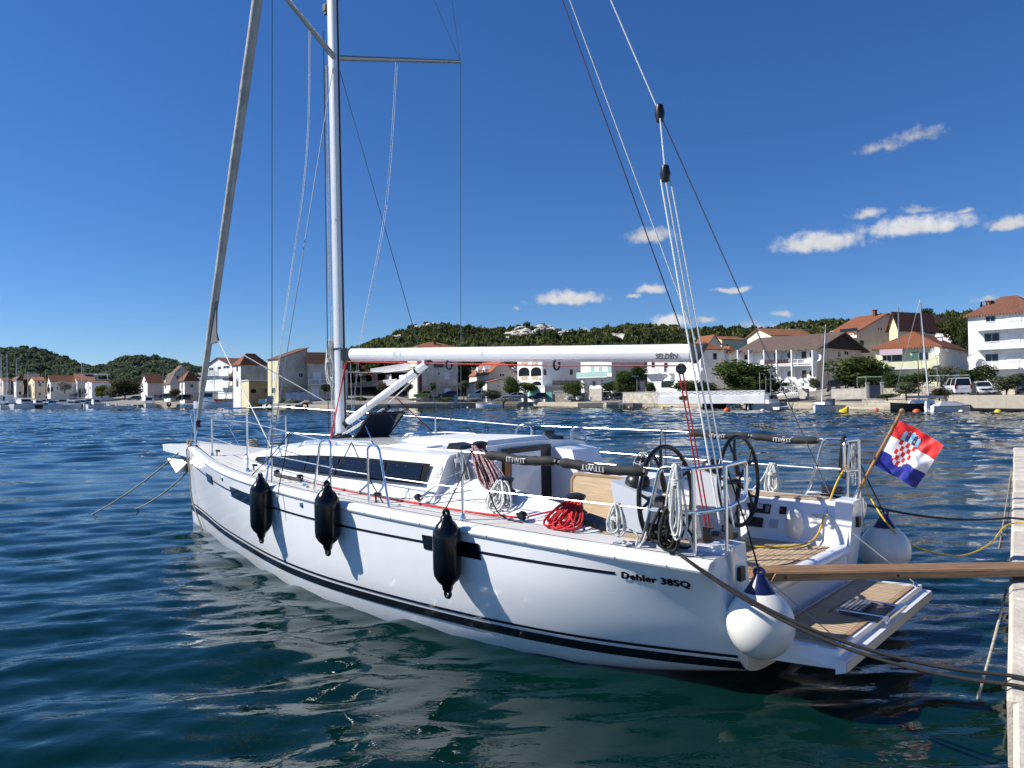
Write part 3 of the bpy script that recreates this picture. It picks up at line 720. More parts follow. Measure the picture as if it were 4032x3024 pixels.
def gate(s):
    mb = MB()
    mb.tube(bent([(-1.11, 1.67*s, dz_(-1.1)), (-1.16, 1.69*s, 1.80), (-.92, 1.66*s, 1.79), (-.74, 1.63*s, dz_(-.74))], r=.09), TR, 8)
    part('gate_rail', mb, steel)
    mb = MB()
    mb.tube(bent([(-1.82, 1.71*s, dz_(-1.8)), (-1.83, 1.72*s, 1.775), (-2.02, 1.73*s, 1.77), (-2.17, 1.735*s, dz_(-2.17))], r=.09), TR, 8)
    part('gate_rail', mb, steel)
gate(1); gate(-1)
for s in (1, -1): stanchion(-3.21, 1.745*s, 1.765)
for s in (1, -1):
    mb = MB(); r = .0155
    mb.tube(bent([(-4.99, 1.665*s, 1.10), (-5.05, 1.67*s, 1.20), (-5.20, 1.68*s, 1.72), (-5.46, 1.665*s, 1.715), (-5.61, 1.48*s, 1.73), (-5.60, 1.10*s, 1.735), (-5.59, 1.10*s, 1.45), (-5.62, 1.48*s, 1.425), (-5.46, 1.66*s, 1.40), (-5.10, 1.675*s, 1.40)], r=.06), r, 10)
    mb.tube([(-5.44, 1.63*s, 1.09), (-5.46, 1.665*s, 1.715)], r, 10); mb.tube([(-5.61, 1.48*s, 1.12), (-5.615, 1.48*s, 1.73)], r, 10)
    part('pushpit', mb, steel)
LW = mat('lifeline_wire', (.72, .73, .74), .25, metal=.6)
def life(pts, s):
    mb = MB(); mb.tube([(x, y*s, z) for x, y, z in pts], .0055, 6); part('lifeline', mb, LW)
life([(3.45, .66, 1.92), (1.40, 1.22, 1.94), (-.92, 1.66, 1.79)], 1); life([(3.45, .66, 1.64), (1.40, 1.22, 1.56), (-1.14, 1.68, 1.50)], 1)
life([(-1.16, 1.69, 1.79), (-1.83, 1.72, 1.775)], 1); life([(-1.13, 1.68, 1.49), (-1.83, 1.715, 1.47)], 1)
life([(-2.02, 1.73, 1.77), (-3.21, 1.745, 1.76), (-5.20, 1.68, 1.70)], 1); life([(-2.10, 1.733, 1.46), (-3.21, 1.745, 1.43), (-5.08, 1.675, 1.40)], 1)
life([(3.6, .68, 2.085), (.57, 1.45, 1.89), (-.92, 1.66, 1.79)], -1); life([(3.45, .66, 1.64), (.57, 1.45, 1.54), (-1.14, 1.68, 1.49)], -1)
life([(-1.16, 1.69, 1.79), (-1.83, 1.72, 1.775)], -1)
life([(-2.02, 1.73, 1.77), (-3.21, 1.745, 1.755), (-5.20, 1.68, 1.71)], -1); life([(-2.10, 1.733, 1.46), (-3.21, 1.745, 1.43), (-5.08, 1.675, 1.40)], -1)

# mast, boom, vang, spreaders, rigging
mb = MB(); prof = []
for z in (1.66, 4, 8, 12, 17.6):
    R = [(.98+.105*math.cos(a), .068*math.sin(a), z) for a in np.linspace(0, 2*math.pi, 21)[:-1]]
    prof.append(R+[R[0]])
mb.grid(prof); mast = part('mast', mb, alu, 60, merge=.0005)
mb = MB(); mb.bx(.868, .880, -.012, .012, 1.8, 17.4); part('mast_track', mb, blk, 20, parent=mast)
mb = MB(); mb.lathe([(.16, 0), (.16, .03), (.12, .05), (.11, .07)], (.98, 0, 1.66), 18); part('mast_collar', mb, blk, 30, parent=mast)
mb = MB(); mb.box((1.0, 0, 2.93), (.222, .146, .025)); part('mast_strap', mb, blk, 20, parent=mast)
mb = MB(); mb.box((1.12, .02, 7.86), (.07, .07, .10)); mb.box((1.12, .02, 7.79), (.05, .05, .05)); part('deck_light', mb, blk, 20, parent=mast)
for s in (1, -1):
    mb = MB(); mb.tube([(.93, .05*s, 7.10), (.0, 1.58*s, 7.24)], [.042, .026], 8); part('spreader', mb, mat('spreader_grey', (.40, .42, .40), .35, metal=.6), 40)
    mb = MB(); mb.tube([(.94, .05*s, 11.4), (.3, 1.15*s, 11.5)], [.036, .022], 8); part('spreader', mb, MATS['spreader_grey'], 40)
    wire = mat('rigging_wire', (.20, .21, .22), .3, metal=.8)
    mb = MB(); ch = (1.02, 1.17*s, 1.26) if s > 0 else (.02, -1.49, 1.24)
    ch = (.18, 1.60*s, 1.24); c2 = (.36, 1.57*s, 1.24)
    for a, b, r in (((.0, 1.58*s, 7.24), ch, .0055), ((.93, .05*s, 6.95), c2, .0055), ((.0, 1.58*s, 7.24), (.3, 1.15*s, 11.5), .004), ((.3, 1.15*s, 11.5), (.92, .0, 16.2), .004), ((.0, 1.58*s, 7.24), (.92, .05*s, 11.3), .004)):
        mb.tube([a, b], r, 6)
    part('shroud', mb, wire)
    mb = MB()
    for c, t in ((ch, (.0, 1.58*s, 7.24)), (c2, (.93, .05*s, 6.95))): c, t = V3(c), V3(t); mb.tube([c, c+(t-c)*.05], .011, 8)
    part('turnbuckle', mb, steel)
FT = V3((5.31, 0, 1.62)); FD = V3((-2.31, 0, 6.98)); FD = FD/FD[2]
fz = [1.66, 1.9, 2.1, 2.5, 3.2, 4.5, 6.5, 9, 12, 14.4]
mb = MB(); P = []; Rr = []
for z in np.linspace(1.70, 14.5, 120):
    P.append(FT+FD*(z-1.62)); Rr.append(float(np.interp(z, [1.7, 1.95, 2.6, 4, 8, 12, 14.5], [.020, .034, .050, .066, .080, .07, .03]))*(1+.03*math.sin(z*5.3)))
mb.tube(P, Rr, 12)
part('furled_sail', mb, mat('grey_sail_cover', (.36, .35, .32), .8, bump=.02, bscale=9, var=.18, vscale=3), 60)
mb = MB(); c0 = FT+FD*(4.0-1.62); c1 = FT+FD*(3.2-1.62)
mb.hexa([c1+V3((-.03, .02, 0)), V3((4.43, .02, 3.22)), V3((4.43, -.02, 3.22)), c1+V3((-.03, -.02, 0)), c0+V3((-.05, .02, 0)), V3((4.50, .01, 3.40)), V3((4.50, -.01, 3.40)), c0+V3((-.05, -.02, 0))]); part('sail_clew', mb, mat('clew_grey', (.16, .16, .17), .8), 30)
mb = MB(); mb.lathe([(.0, -.06), (.05, -.06), (.085, -.05), (.05, -.035), (.05, .035), (.085, .05), (.05, .06), (0, .06)], FT+FD*.18, 18); part('furling_drum', mb, blk, 30)
mb = MB(); mb.tube([FT+V3((.06, 0, -.16)), FT+FD*.2], .012, 6); part('forestay', mb, steel)
BA, BE = V3((.80, 0, 2.84)), V3((-4.58, 0, 2.615)); BDn = (BE-BA)/np.linalg.norm(BE-BA)
mb = MB(); G = []
for t in np.linspace(0.02, 1, 10):
    c = BA+(BE-BA)*t
    G.append([c+V3((0, .062*math.cos(a)*(1-.15*max(0, -math.sin(a))), .088*math.sin(a))) for a in np.linspace(0, 2*math.pi, 25)])
mb.grid(G); mb.poly(G[0][:-1]); mb.poly(G[-1][:-1]); boom = part('boom', mb, boomw, 50)
mb = MB(); mb.hexa([BE+V3((.0, .05, -.09)), BE+V3((.0, -.05, -.09)), BE+V3((-.03, -.045, -.10)), BE+V3((-.03, .045, -.10)), BE+V3((0, .055, .09)), BE+V3((0, -.055, .09)), BE+V3((-.16, -.04, .085)), BE+V3((-.16, .04, .085))]); part('boom_end_cap', mb, mat('cap_grey', (.05, .052, .055), .35), 20, parent=boom)
mb = MB(); mb.box(BA+V3((-.0, 0, .0)), (.18, .09, .15)); mb.box(BA+V3((.03, 0, -.16)), (.07, .06, .10)); part('gooseneck', mb, blk, 20, parent=boom)
mb = MB(); VL, VH = V3((.80, 0, 1.90)), V3((-.86, 0, 2.66))
mb.tube([VL, VH], .052, 14); vg = part('boom_vang', mb, boomw, 50)
for pts, r in (([VL+(VL-VH)*.05, VL+(VH-VL)*.03], .05), ([VH-(VH-VL)*.12, VH-(VH-VL)*.105], .06), ([VH-(VH-VL)*.03, VH+(VH-VL)*.06], .035)): mb = MB(); mb.tube(pts, r, 12); part('vang_fitting', mb, blk, 40, parent=vg)
mb = MB(); VM = (VL+VH)/2+V3((.0, 0, -.20)); VB = V3((.86, .02, 1.72))
mb.tube([VH+V3((0, 0, -.05)), VM+V3((-.05, 0, .07))], .008, 6)
for o in (-.02, .02, .05): mb.tube([VM+V3((0, o, 0)), VB+V3((0, o, 0))], .008, 6)
part('vang_tackle', mb, white_rope)
mb = MB(); mb.box(VM, (.14, .05, .05), 0, Matrix.Rotation(.45, 4, 'Y')); part('vang_block', mb, blk, 20)
# block and ring fittings under the boom
mb = MB()
for px in (1768, 2192): c = bp(px, 1440, 1, 0.0); mb.tube([c+V3((0, .05*math.cos(a), .055*math.sin(a)+.01)) for a in np.linspace(0, 2*math.pi, 15)[:-1]], .012, 6, True)
part('boom_strop', mb, blk)
def rope(name, pts, r, m, k=5, n=6, mbx=None):
    mbq = mbx or MB(); mbq.tube(spl(pts, k) if k and len(pts) > 2 else pts, r, n)
    return None if mbx else part(name, mbq, m, 60)
rope('reef_line', [BA+V3((-.05, .04, -.10)), bp(1768, 1432, 1, .04), bp(2192, 1440, 1, .04), V3((-4.45, .04, 2.50))], .008, red_rope, 0)
mb = MB(); blkc = V3((-4.46, 0, 2.47)); mb.lathe([(0, -.03), (.045, -.028), (.055, 0), (.045, .028), (0, .03)], blkc, 14, Matrix.Rotation(math.pi/2, 4, 'X')); part('mainsheet_block', mb, blk, 40)
mb = MB()
for o in (-.018, .022): mb.tube([blkc+V3((o, 0, -.03)), V3((-4.74+o, .06, .98))], .0075, 6)
part('mainsheet', mb, dark_red_rope)
mb = MB(); mb.box((-4.74, .06, .93), (.09, .05, .12)); mb.box((-4.74, 0, .84), (.10, .9, .05)); part('mainsheet_traveller', mb, blk, 20)
# backstay with its split tackle, topping lift
B1, B2 = bp(1425*1.8228, 245*1.8228, 1, .0), bp(1437*1.8228, 375*1.8228, 1, .30); MT = V3((.90, 0, 17.5))
mb = MB(); mb.tube([MT, B1], .007, 6); mb.tube([B1, B2], .007, 6)
lowp = V3((-5.56, 1.36, 1.20))
for o in (-.05, .0, .045): mb.tube([B2+V3((o*.6, o*.8, -.06)), lowp+V3((o*.6, o, .06))], .008, 6)
part('backstay_tackle', mb, white_rope)
mb = MB(); mb.tube([B1, V3((-5.30, -1.52, 1.16))], .006, 6); part('backstay_bridle', mb, MATS['rigging_wire'])
for c, h in ((B1, .10), (B2, .09)): mb = MB(); mb.lathe([(0, -h), (.035, -h*.8), (.05, 0), (.035, h*.8), (0, h)], c, 10); part('backstay_block', mb, blk, 40)
mb = MB(); mb.box(lowp+V3((0, 0, .03)), (.06, .07, .10)); mb.box(lowp+V3((.05, .03, .02)), (.12, .05, .04)); part('tackle_cleat', mb, mat('dark_chrome', (.12, .13, .16), .2, metal=.8), 20)
rope('topping_lift', [MT, V3((-4.62, 0, 2.74))], .006, white_rope, 0); rope('halyard', [MT+V3((0, .03, 0)), V3((-4.5, .0, 2.76))], .006, navy_rope, 0)
# genoa sheets, lazy halyards, red control lines
CL_ = V3((4.43, 0, 3.24))
rope('genoa_sheet', [CL_, bp(585*1.8228, 965*1.8228, 1, 1.1)], .009, white_rope, 0)
rope('genoa_sheet', [CL_, bp(1368, 1630, 1, -.3), V3((.4, -1.1, 1.35))], .009, grey_rope, 0)
for dx in (0, .03): rope('flag_halyard', [V3((.55+dx, .68, 7.16)), V3((.66+dx, .70, 5.4)), V3((.80+dx, 1.0, 3.2)), V3((.9+dx, 1.25, 1.32))], .004, white_rope)
rope('burgee_halyard', [V3((.93, .06, 6.9)), V3((1.03, .55, 4.2)), V3((1.1, 1.05, 1.5))], .004, white_rope)
for dx in (0, .04): rope('flag_halyard', [V3((.50+dx, -.78, 7.16)), V3((.62+dx, -.62, 5.0)), V3((.80+dx, -.25, 3.0)), V3((.86, -.12, 1.9))], .0035, white_rope)
for y, b in ((.03, (-.02, 1.02, 1.32)), (.05, (-.1, 1.05, 1.30))): rope('red_control_line', [V3((.78, y, 2.72)), V3(b)], .008, red_rope, 0)
rope('red_preventer', [V3((.55, -.02, 2.70)), V3((.0, -.92, 1.68))], .008, dark_red_rope, 0)
for x, m in ((1.10, white_rope), (1.06, grey_rope), (.88, white_rope)): rope('mast_halyard', [V3((x, .075, 7)), V3((x-.02, .08, 1.75))], .006, m, 0)
rope('mast_halyard', [V3((1.10, .085, 7.5)), V3((1.14, .10, 1.75))], .006, black_rope, 0)
rope('cheek_line', [V3((.76, -.02, 2.72)), V3((.74, -.03, 1.76))], .007, grey_rope, 0)
# lines along the side deck
zd = lambda x, y: deckz(x, y)+.012
rope('furling_line', [V3((2.9, .80, zd(2.9, .8))), V3((1.3, 1.20, zd(1.3, 1.2))), V3((-1, 1.60, zd(-1, 1.6))), V3((-3.1, 1.66, zd(-3.1, 1.66)))], .006, white_rope)
rope('red_jib_sheet', [V3((.0, 1.33, 1.275)), V3((-1.2, 1.46, 1.22)), V3((-2.3, 1.50, 1.19)), V3((-3.1, 1.50, 1.17)), V3((-3.72, 1.52, 1.18))], .011, red_rope)
rope('red_jib_sheet', [V3((-3.75, 1.52, 1.19)), V3((-4.05, 1.34, 1.27))], .009, red_rope, 0)
rope('barber_hauler', [V3((.2, 1.33, 1.28)), V3((-1.7, 1.50, 1.22)), V3((-2.3, 1.46, 1.24)), V3((-3.0, 1.36, 1.36))], .008, grey_rope)
rope('barber_hauler', [V3((-2.3, 1.46, 1.24)), V3((-2.55, 1.30, 1.44)), V3((-2.62, 1.12, 1.50))], .006, grey_rope, 0)
for c, d in (((-2.30, 1.47, 1.245), (.12, .05, .07)), ((-3.72, 1.52, 1.20), (.13, .06, .08)), ((-.02, 1.34, 1.30), (.12, .06, .06)), ((.62, 1.26, 1.31), (.14, .05, .07))):
    mb = MB(); c = V3(c); mb.lathe([(0, -d[1]*.5), (d[2]*.42, -d[1]*.5), (d[2]*.55, 0), (d[2]*.42, d[1]*.5), (0, d[1]*.5)], c, 12, Matrix.Rotation(math.pi/2, 4, 'X')); mb.tube([c-V3((d[0]*.5, 0, .01)), c+V3((d[0]*.5, 0, .01))], .013, 6); part('deck_block', mb, blk, 40)
mb = MB(); mb.tube([(.60, 1.30, 1.285), (-.1, 1.37, 1.268)], .022, 6); part('genoa_track', mb, blk)
mb = MB()
for x, y in ((3.38, .62), (1.35, 1.16), (-1.87, 1.66)): mb.box((x-.03, y, dz_(x)+.09), (.10, .025, .03)); mb.tube([(x, y, dz_(x)), (x, y, dz_(x)+.08)], .01, 6)
part('line_lead', mb, blk, 20)
# hatch lids, cleats and small deck gear forward
mb = MB(); mb.lathe([(.16, 0), (.16, .02), (.0, .035)], (.35, -1.16, 1.37), 14); part('dorade_lid', mb, blk, 40)
def cleat(x, y, z):
    mb = MB(); mb.tube([(x-.11, y, z+.045), (x, y, z+.055), (x+.11, y, z+.045)], [.008, .014, .008], 8); mb.box((x, y, z+.02), (.07, .03, .04)); part('mooring_cleat', mb, steel)
for x, y in ((4.9, .24), (4.7, -.30), (-.45, 1.55), (-5.15, 1.60), (-5.15, -1.60)): cleat(x, y, deckz(x, y))
mb = MB(); mb.lathe([(.0, .012), (.03, .01), (.04, 0)], (-4.80, 1.66, dz_(-4.8)+.0), 14); part('filler_cap', mb, steel, 40)
# winches, jammers
def winch(x, y, z, r=.075, h=.17):
    mb = MB(); mb.lathe([(r*1.15, 0), (r*1.15, h*.18), (r*.78, h*.3), (r*.72, h*.55), (r*.95, h*.78), (r*1.05, h*.80), (r*1.05, h*.90), (r*.8, h*.95), (r*.4, h), (0, h)], (x, y, z), 20); w = part('winch', mb, blk, 35)
    mb = MB(); mb.lathe([(r*1.17, h*.05), (r*1.18, h*.16)], (x, y, z), 20); part('winch_ring', mb, mat('winch_grey', (.10, .10, .105), .3, metal=.6), parent=w)
winch(-2.66, .93, 1.615); winch(-3.26, 1.22, 1.325, .08, .16); winch(-4.14, 1.30, 1.205, .085, .20); winch(-2.02, -1.0, 1.655, .075, .13); winch(-3.26, -1.22, 1.325, .08, .16); winch(-4.14, -1.30, 1.205, .085, .2)
for s in (1, -1):
    mb = MB()
    for k in range(5): mb.hexa([(-2.34, s*.78+.045*(k-2)-.02, 1.66), (-2.10, s*.78+.045*(k-2)-.02, 1.66), (-2.10, s*.78+.045*(k-2)+.02, 1.66), (-2.34, s*.78+.045*(k-2)+.02, 1.66), (-2.33, s*.78+.045*(k-2)-.02, 1.72), (-2.16, s*.78+.045*(k-2)-.02, 1.745), (-2.16, s*.78+.045*(k-2)+.02, 1.745), (-2.33, s*.78+.045*(k-2)+.02, 1.72)])
    part('rope_clutch', mb, blk, 20)
mb = MB(); mb.hexa([(-4.55, 1.20, 1.13), (-4.24, 1.24, 1.20), (-4.24, 1.40, 1.19), (-4.52, 1.40, 1.12), (-4.55, 1.20, 1.16), (-4.24, 1.24, 1.235), (-4.24, 1.40, 1.22), (-4.52, 1.40, 1.15)]); part('winch_handle_pocket', mb, blk, 15)
# lettering
def letter(name, body, size, bold, fn, m, shear=0, spacing=1, sx=1):
    vs, fs = text_mesh(body, size, 0, shear, spacing); mb = MB()
    for du, dv in (((0, 0),) if not bold else ((0, 0), (bold, 0), (-bold, 0), (0, bold*.6), (0, -bold*.6))): mb.add([fn(v[0]*sx+du, v[1]+dv) for v in vs], fs)
    return part(name, mb, m, None)
    vs, fs = text_mesh(body, size, bold, shear, spacing); mb = MB(); mb.add([fn(v[0]*sx, v[1]) for v in vs], fs); return part(name, mb, m, None)
letter('lettering', 'Dehler 38SQ', .074, .0066, lambda u, v: (-4.885-u, hull_y(-4.885-u, .872+v-.035*u)+.007, .872+v-.035*u), stripe, .16, 1.08, 1.22)
letter('roof_badge', '38 SQ', .03, .0004, lambda u, v: (-2.36-u, side_y(-2.36-u, 1.425+v)+.006, 1.425+v), mat('badge_red', (.4, .03, .03), .4))
mb = MB()
def bd(u, v): return V3((-2.37-u, side_y(-2.37-u, 1.46+v)+.006, 1.46+v))
for a, b in (((0, 0), (.055, .075)), ((.055, .075), (.055, 0)), ((.055, 0), (0, 0)), ((.06, .075), (.075, .03)), ((.075, .03), (.06, 0))): mb.tube([bd(*a), bd(*b)], .0022, 4)
part('roof_badge', mb, mat('badge_grey', (.12, .12, .14), .4))
letter('boom_lettering', 'SELDÉN', .075, .0015, lambda u, v: (-4.22-u, .066, 2.575+v-.0418*0+(-.0418)*u), mat('ink_grey', (.05, .055, .07), .5), 0, 1, .95)
letter('mast_lettering', 'SELDÉN', .055, .001, lambda u, v: (1.045-u*.8, .062, 4.74+v), MATS['ink_grey'])
# ================================================================ FAR SHORE
def crop(x0, y0, k): return lambda u, v: (x0+u/k, y0+v/k)
c4 = crop(0, 1250, 2.212); c5 = crop(700, 1250, 2.212); c6 = crop(1600, 1250, 2.212); c7 = crop(2400, 1200, 2.458); c8 = crop(3132, 1150, 2.458)
d1 = crop(0, 1420, 4.424); d2 = crop(400, 1350, 4.424); d3 = crop(850, 1330, 4.424); d4 = crop(2050, 1380, 4.424); d5 = crop(1500, 1380, 4.0218)
SHORE = [(-420, 300), (-250, 286), (-190, 277), (-146, 274), (-128, 262), (-112, 252), (-97, 240), (-86, 243), (-70, 214), (-54, 172), (-37, 160), (-20, 165), (-6, 170), (4, 168), (10, 158), (14, 144), (17, 139), (23.5, 139), (26, 137), (30, 129), (34, 120), (37.5, 109), (41, 101), (46, 92), (51, 85), (54, 79), (62, 66), (75, 48), (95, 25)]
STH = np.array([math.atan2(x, y) for x, y in SHORE]); SR = np.array([math.hypot(x, y) for x, y in SHORE])
def shore_r(th): return np.interp(th, STH, SR)
def ground_z(x, y):
    th = math.atan2(x, y); t = math.hypot(x, y)-float(shore_r(th)); k = min(1, max(0, (math.degrees(th)-17)/6))
    a = np.interp(t, [0, 14, 20, 40, 90, 200, 400], [.95, 1.0, 1.3, 2.6, 6, 13, 24]); b = np.interp(t, [0, 4, 12, 30, 60, 120, 300], [.95, 1.0, 1.9, 3.6, 6.5, 12, 24])
    return float(a*(1-k)+b*k)
def build_land():
    TH = np.linspace(STH[0], STH[-1], 220); T = [0, 1.2, 4, 8, 12, 14, 17, 20, 26, 33, 42, 60, 90, 150, 250, 400]
    mb = MB(); G = []
    for th in TH:
        r0 = float(shore_r(th)); G.append([((r0+t)*math.sin(th), (r0+t)*math.cos(th), ground_z((r0+t)*math.sin(th), (r0+t)*math.cos(th))) for t in T])
    mb.grid(G, True)
    tag(mb.build('ground', mat('promenade_ground', (.23, .21, .185), .9, var=.25, vscale=.25, bump=.02, bscale=3), smooth=30), kind='structure')
    mb = MB(); P = [(float(shore_r(t))*math.sin(t), float(shore_r(t))*math.cos(t)) for t in sorted(set(list(TH)+list(STH)))]
    G = [[(x*1.0, y*1.0, .952), (x*.998, y*.998, .97), (x*.996, y*.996, .95), (x*.996, y*.996, .66), (x*.9965, y*.9965, .64), (x*.9945, y*.9945, .62), (x*.9945, y*.9945, -.6)] for x, y in P]
    mb.grid(G)
    q = mb.build('harbour_quay', quay_far, smooth=20); tag(q, 'long low concrete quay wall along the far shore of the harbour', 'quay wall')
def stone_mat(name, base, mortar, sx=.5, sy=.25, var=.25, plane='xz', bump=.02, rough=.85, rot=None, waterline=None):
    m = bpy.data.materials.new(name); m.use_nodes = True; t = NT(m.node_tree); p = m.node_tree.nodes['Principled BSDF']; p.inputs['Roughness'].default_value = rough
    tc = t.new('ShaderNodeTexCoord').outputs['Object']; sp = t.new('ShaderNodeSeparateXYZ'); t.put(sp.inputs[0], tc)
    cb = t.new('ShaderNodeCombineXYZ'); t.put(cb.inputs[0], t.math('ADD', sp.outputs[0], sp.outputs[1])); t.put(cb.inputs[1], sp.outputs[2])
    br = t.new('ShaderNodeTexBrick'); t.put(br.inputs['Vector'], cb.outputs[0]); br.inputs['Scale'].default_value = 1
    br.inputs['Brick Width'].default_value = sx; br.inputs['Row Height'].default_value = sy; br.inputs['Mortar Size'].default_value = .012; br.inputs['Bias'].default_value = 0
    br.inputs['Color1'].default_value = (*[c*(1-var) for c in base], 1); br.inputs['Color2'].default_value = (*[min(1, c*(1+var)) for c in base], 1); br.inputs['Mortar'].default_value = (*mortar, 1)
    f, _ = t.noise(tc, 1.3, 5, .65); c = t.mixc(t.math('MULTIPLY', t.ramp(f, .35, .75), .35), br.outputs[0], (*[c*.5 for c in base], 1))
    if waterline is not None: c = t.mixc(t.ramp(t.math('ADD', sp.outputs[2], t.math('MULTIPLY', f, .25)), waterline+.32, waterline+.12), c, (.035, .030, .020, 1))
    t.put(p.inputs['Base Color'], c)
    b = t.new('ShaderNodeBump'); b.inputs['Distance'].default_value = bump; t.put(b.inputs['Height'], t.math('ADD', t.math('MULTIPLY', br.outputs[1], -1), f)); t.l.new(b.outputs[0], p.inputs['Normal'])
    MATS[name] = m; return m
def tile_mat(name, base, pitch=.25):
    m = bpy.data.materials.new(name); m.use_nodes = True; t = NT(m.node_tree); p = m.node_tree.nodes['Principled BSDF']; p.inputs['Roughness'].default_value = .85
    tc = t.new('ShaderNodeTexCoord').outputs['Object']; sp = t.new('ShaderNodeSeparateXYZ'); t.put(sp.inputs[0], tc)
    a = t.math('SINE', t.math('MULTIPLY', t.math('ADD', sp.outputs[0], t.math('MULTIPLY', sp.outputs[1], 1.0)), 2*math.pi/pitch/1.4))
    vo = t.new('ShaderNodeTexVoronoi'); mp = t.new('ShaderNodeMapping'); t.put(mp.inputs[0], tc); mp.inputs['Scale'].default_value = (3.2, 3.2, 3.2); t.put(vo.inputs['Vector'], mp.outputs[0])
    f, _ = t.noise(tc, .8, 5, .65)
    sepc = t.new('ShaderNodeSeparateColor'); t.put(sepc.inputs[0], vo.outputs['Color'])
    c = t.mixc(sepc.outputs[0], (*[x*.72 for x in base], 1), (*[x*1.22 for x in base], 1)); c = t.mixc(t.math('MULTIPLY', t.ramp(f, .35, .8), .5), c, (*[x*.45 for x in base], 1))
    c = t.mixc(t.math('MULTIPLY', t.ramp(a, .2, .9), .28), c, (*[x*.5 for x in base], 1))
    t.put(p.inputs['Base Color'], c); b = t.new('ShaderNodeBump'); b.inputs['Distance'].default_value = .06; t.put(b.inputs['Height'], a); t.l.new(b.outputs[0], p.inputs['Normal']); MATS[name] = m; return m
quay_far = stone_mat('far_quay_concrete', (.48, .42, .32), (.16, .14, .11), 2.4, .48, .14, waterline=0.0)
build_land()
tile = tile_mat('terracotta_tiles', (.34, .115, .05)); tile2 = tile_mat('orange_tiles', (.42, .16, .065)); tileb = tile_mat('brown_roof_sheets', (.15, .10, .08), .8); tiled = tile_mat('dull_red_tiles', (.24, .10, .06)); tileg = tile_mat('grey_brown_tiles', (.20, .145, .12))
def plaster(name, col): return mat(name, col, .9, var=.10, vscale=.6, bump=.01, bscale=12)
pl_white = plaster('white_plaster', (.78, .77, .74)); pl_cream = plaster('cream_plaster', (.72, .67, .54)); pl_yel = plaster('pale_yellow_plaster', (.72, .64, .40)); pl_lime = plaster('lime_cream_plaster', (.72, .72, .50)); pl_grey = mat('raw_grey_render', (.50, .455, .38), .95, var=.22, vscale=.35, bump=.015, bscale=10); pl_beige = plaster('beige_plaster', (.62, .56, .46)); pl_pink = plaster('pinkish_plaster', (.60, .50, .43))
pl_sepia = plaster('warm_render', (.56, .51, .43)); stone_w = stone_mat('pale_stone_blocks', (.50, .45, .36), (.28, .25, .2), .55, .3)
rubble = stone_mat('rubble_stone', (.40, .35, .28), (.2, .17, .14), .38, .22, .35)
glassd = mat('dark_window_glass', (.012, .015, .02), .08); shut_w = mat('white_shutters', (.66, .67, .68), .6, bump=.01, bscale=60); shut_g = mat('green_shutters', (.06, .16, .12), .6); shut_m = mat('mint_shutters', (.30, .52, .44), .6); frame_w = mat('white_frames', (.74, .74, .74), .6); frame_b = mat('blue_grey_frames', (.22, .27, .36), .6); turq = mat('turquoise_paint', (.13, .52, .44), .5, var=.06); brownw = mat('brown_wood', (.08, .045, .028), .7, var=.3, vscale=6); darkw = mat('dark_gable_wood', (.012, .009, .008), .8)
glass_g = mat('greenish_glass', (.36, .52, .48), .12); concrete = mat('pale_concrete', (.42, .39, .34), .9, var=.18, vscale=1.2, bump=.01, bscale=9)

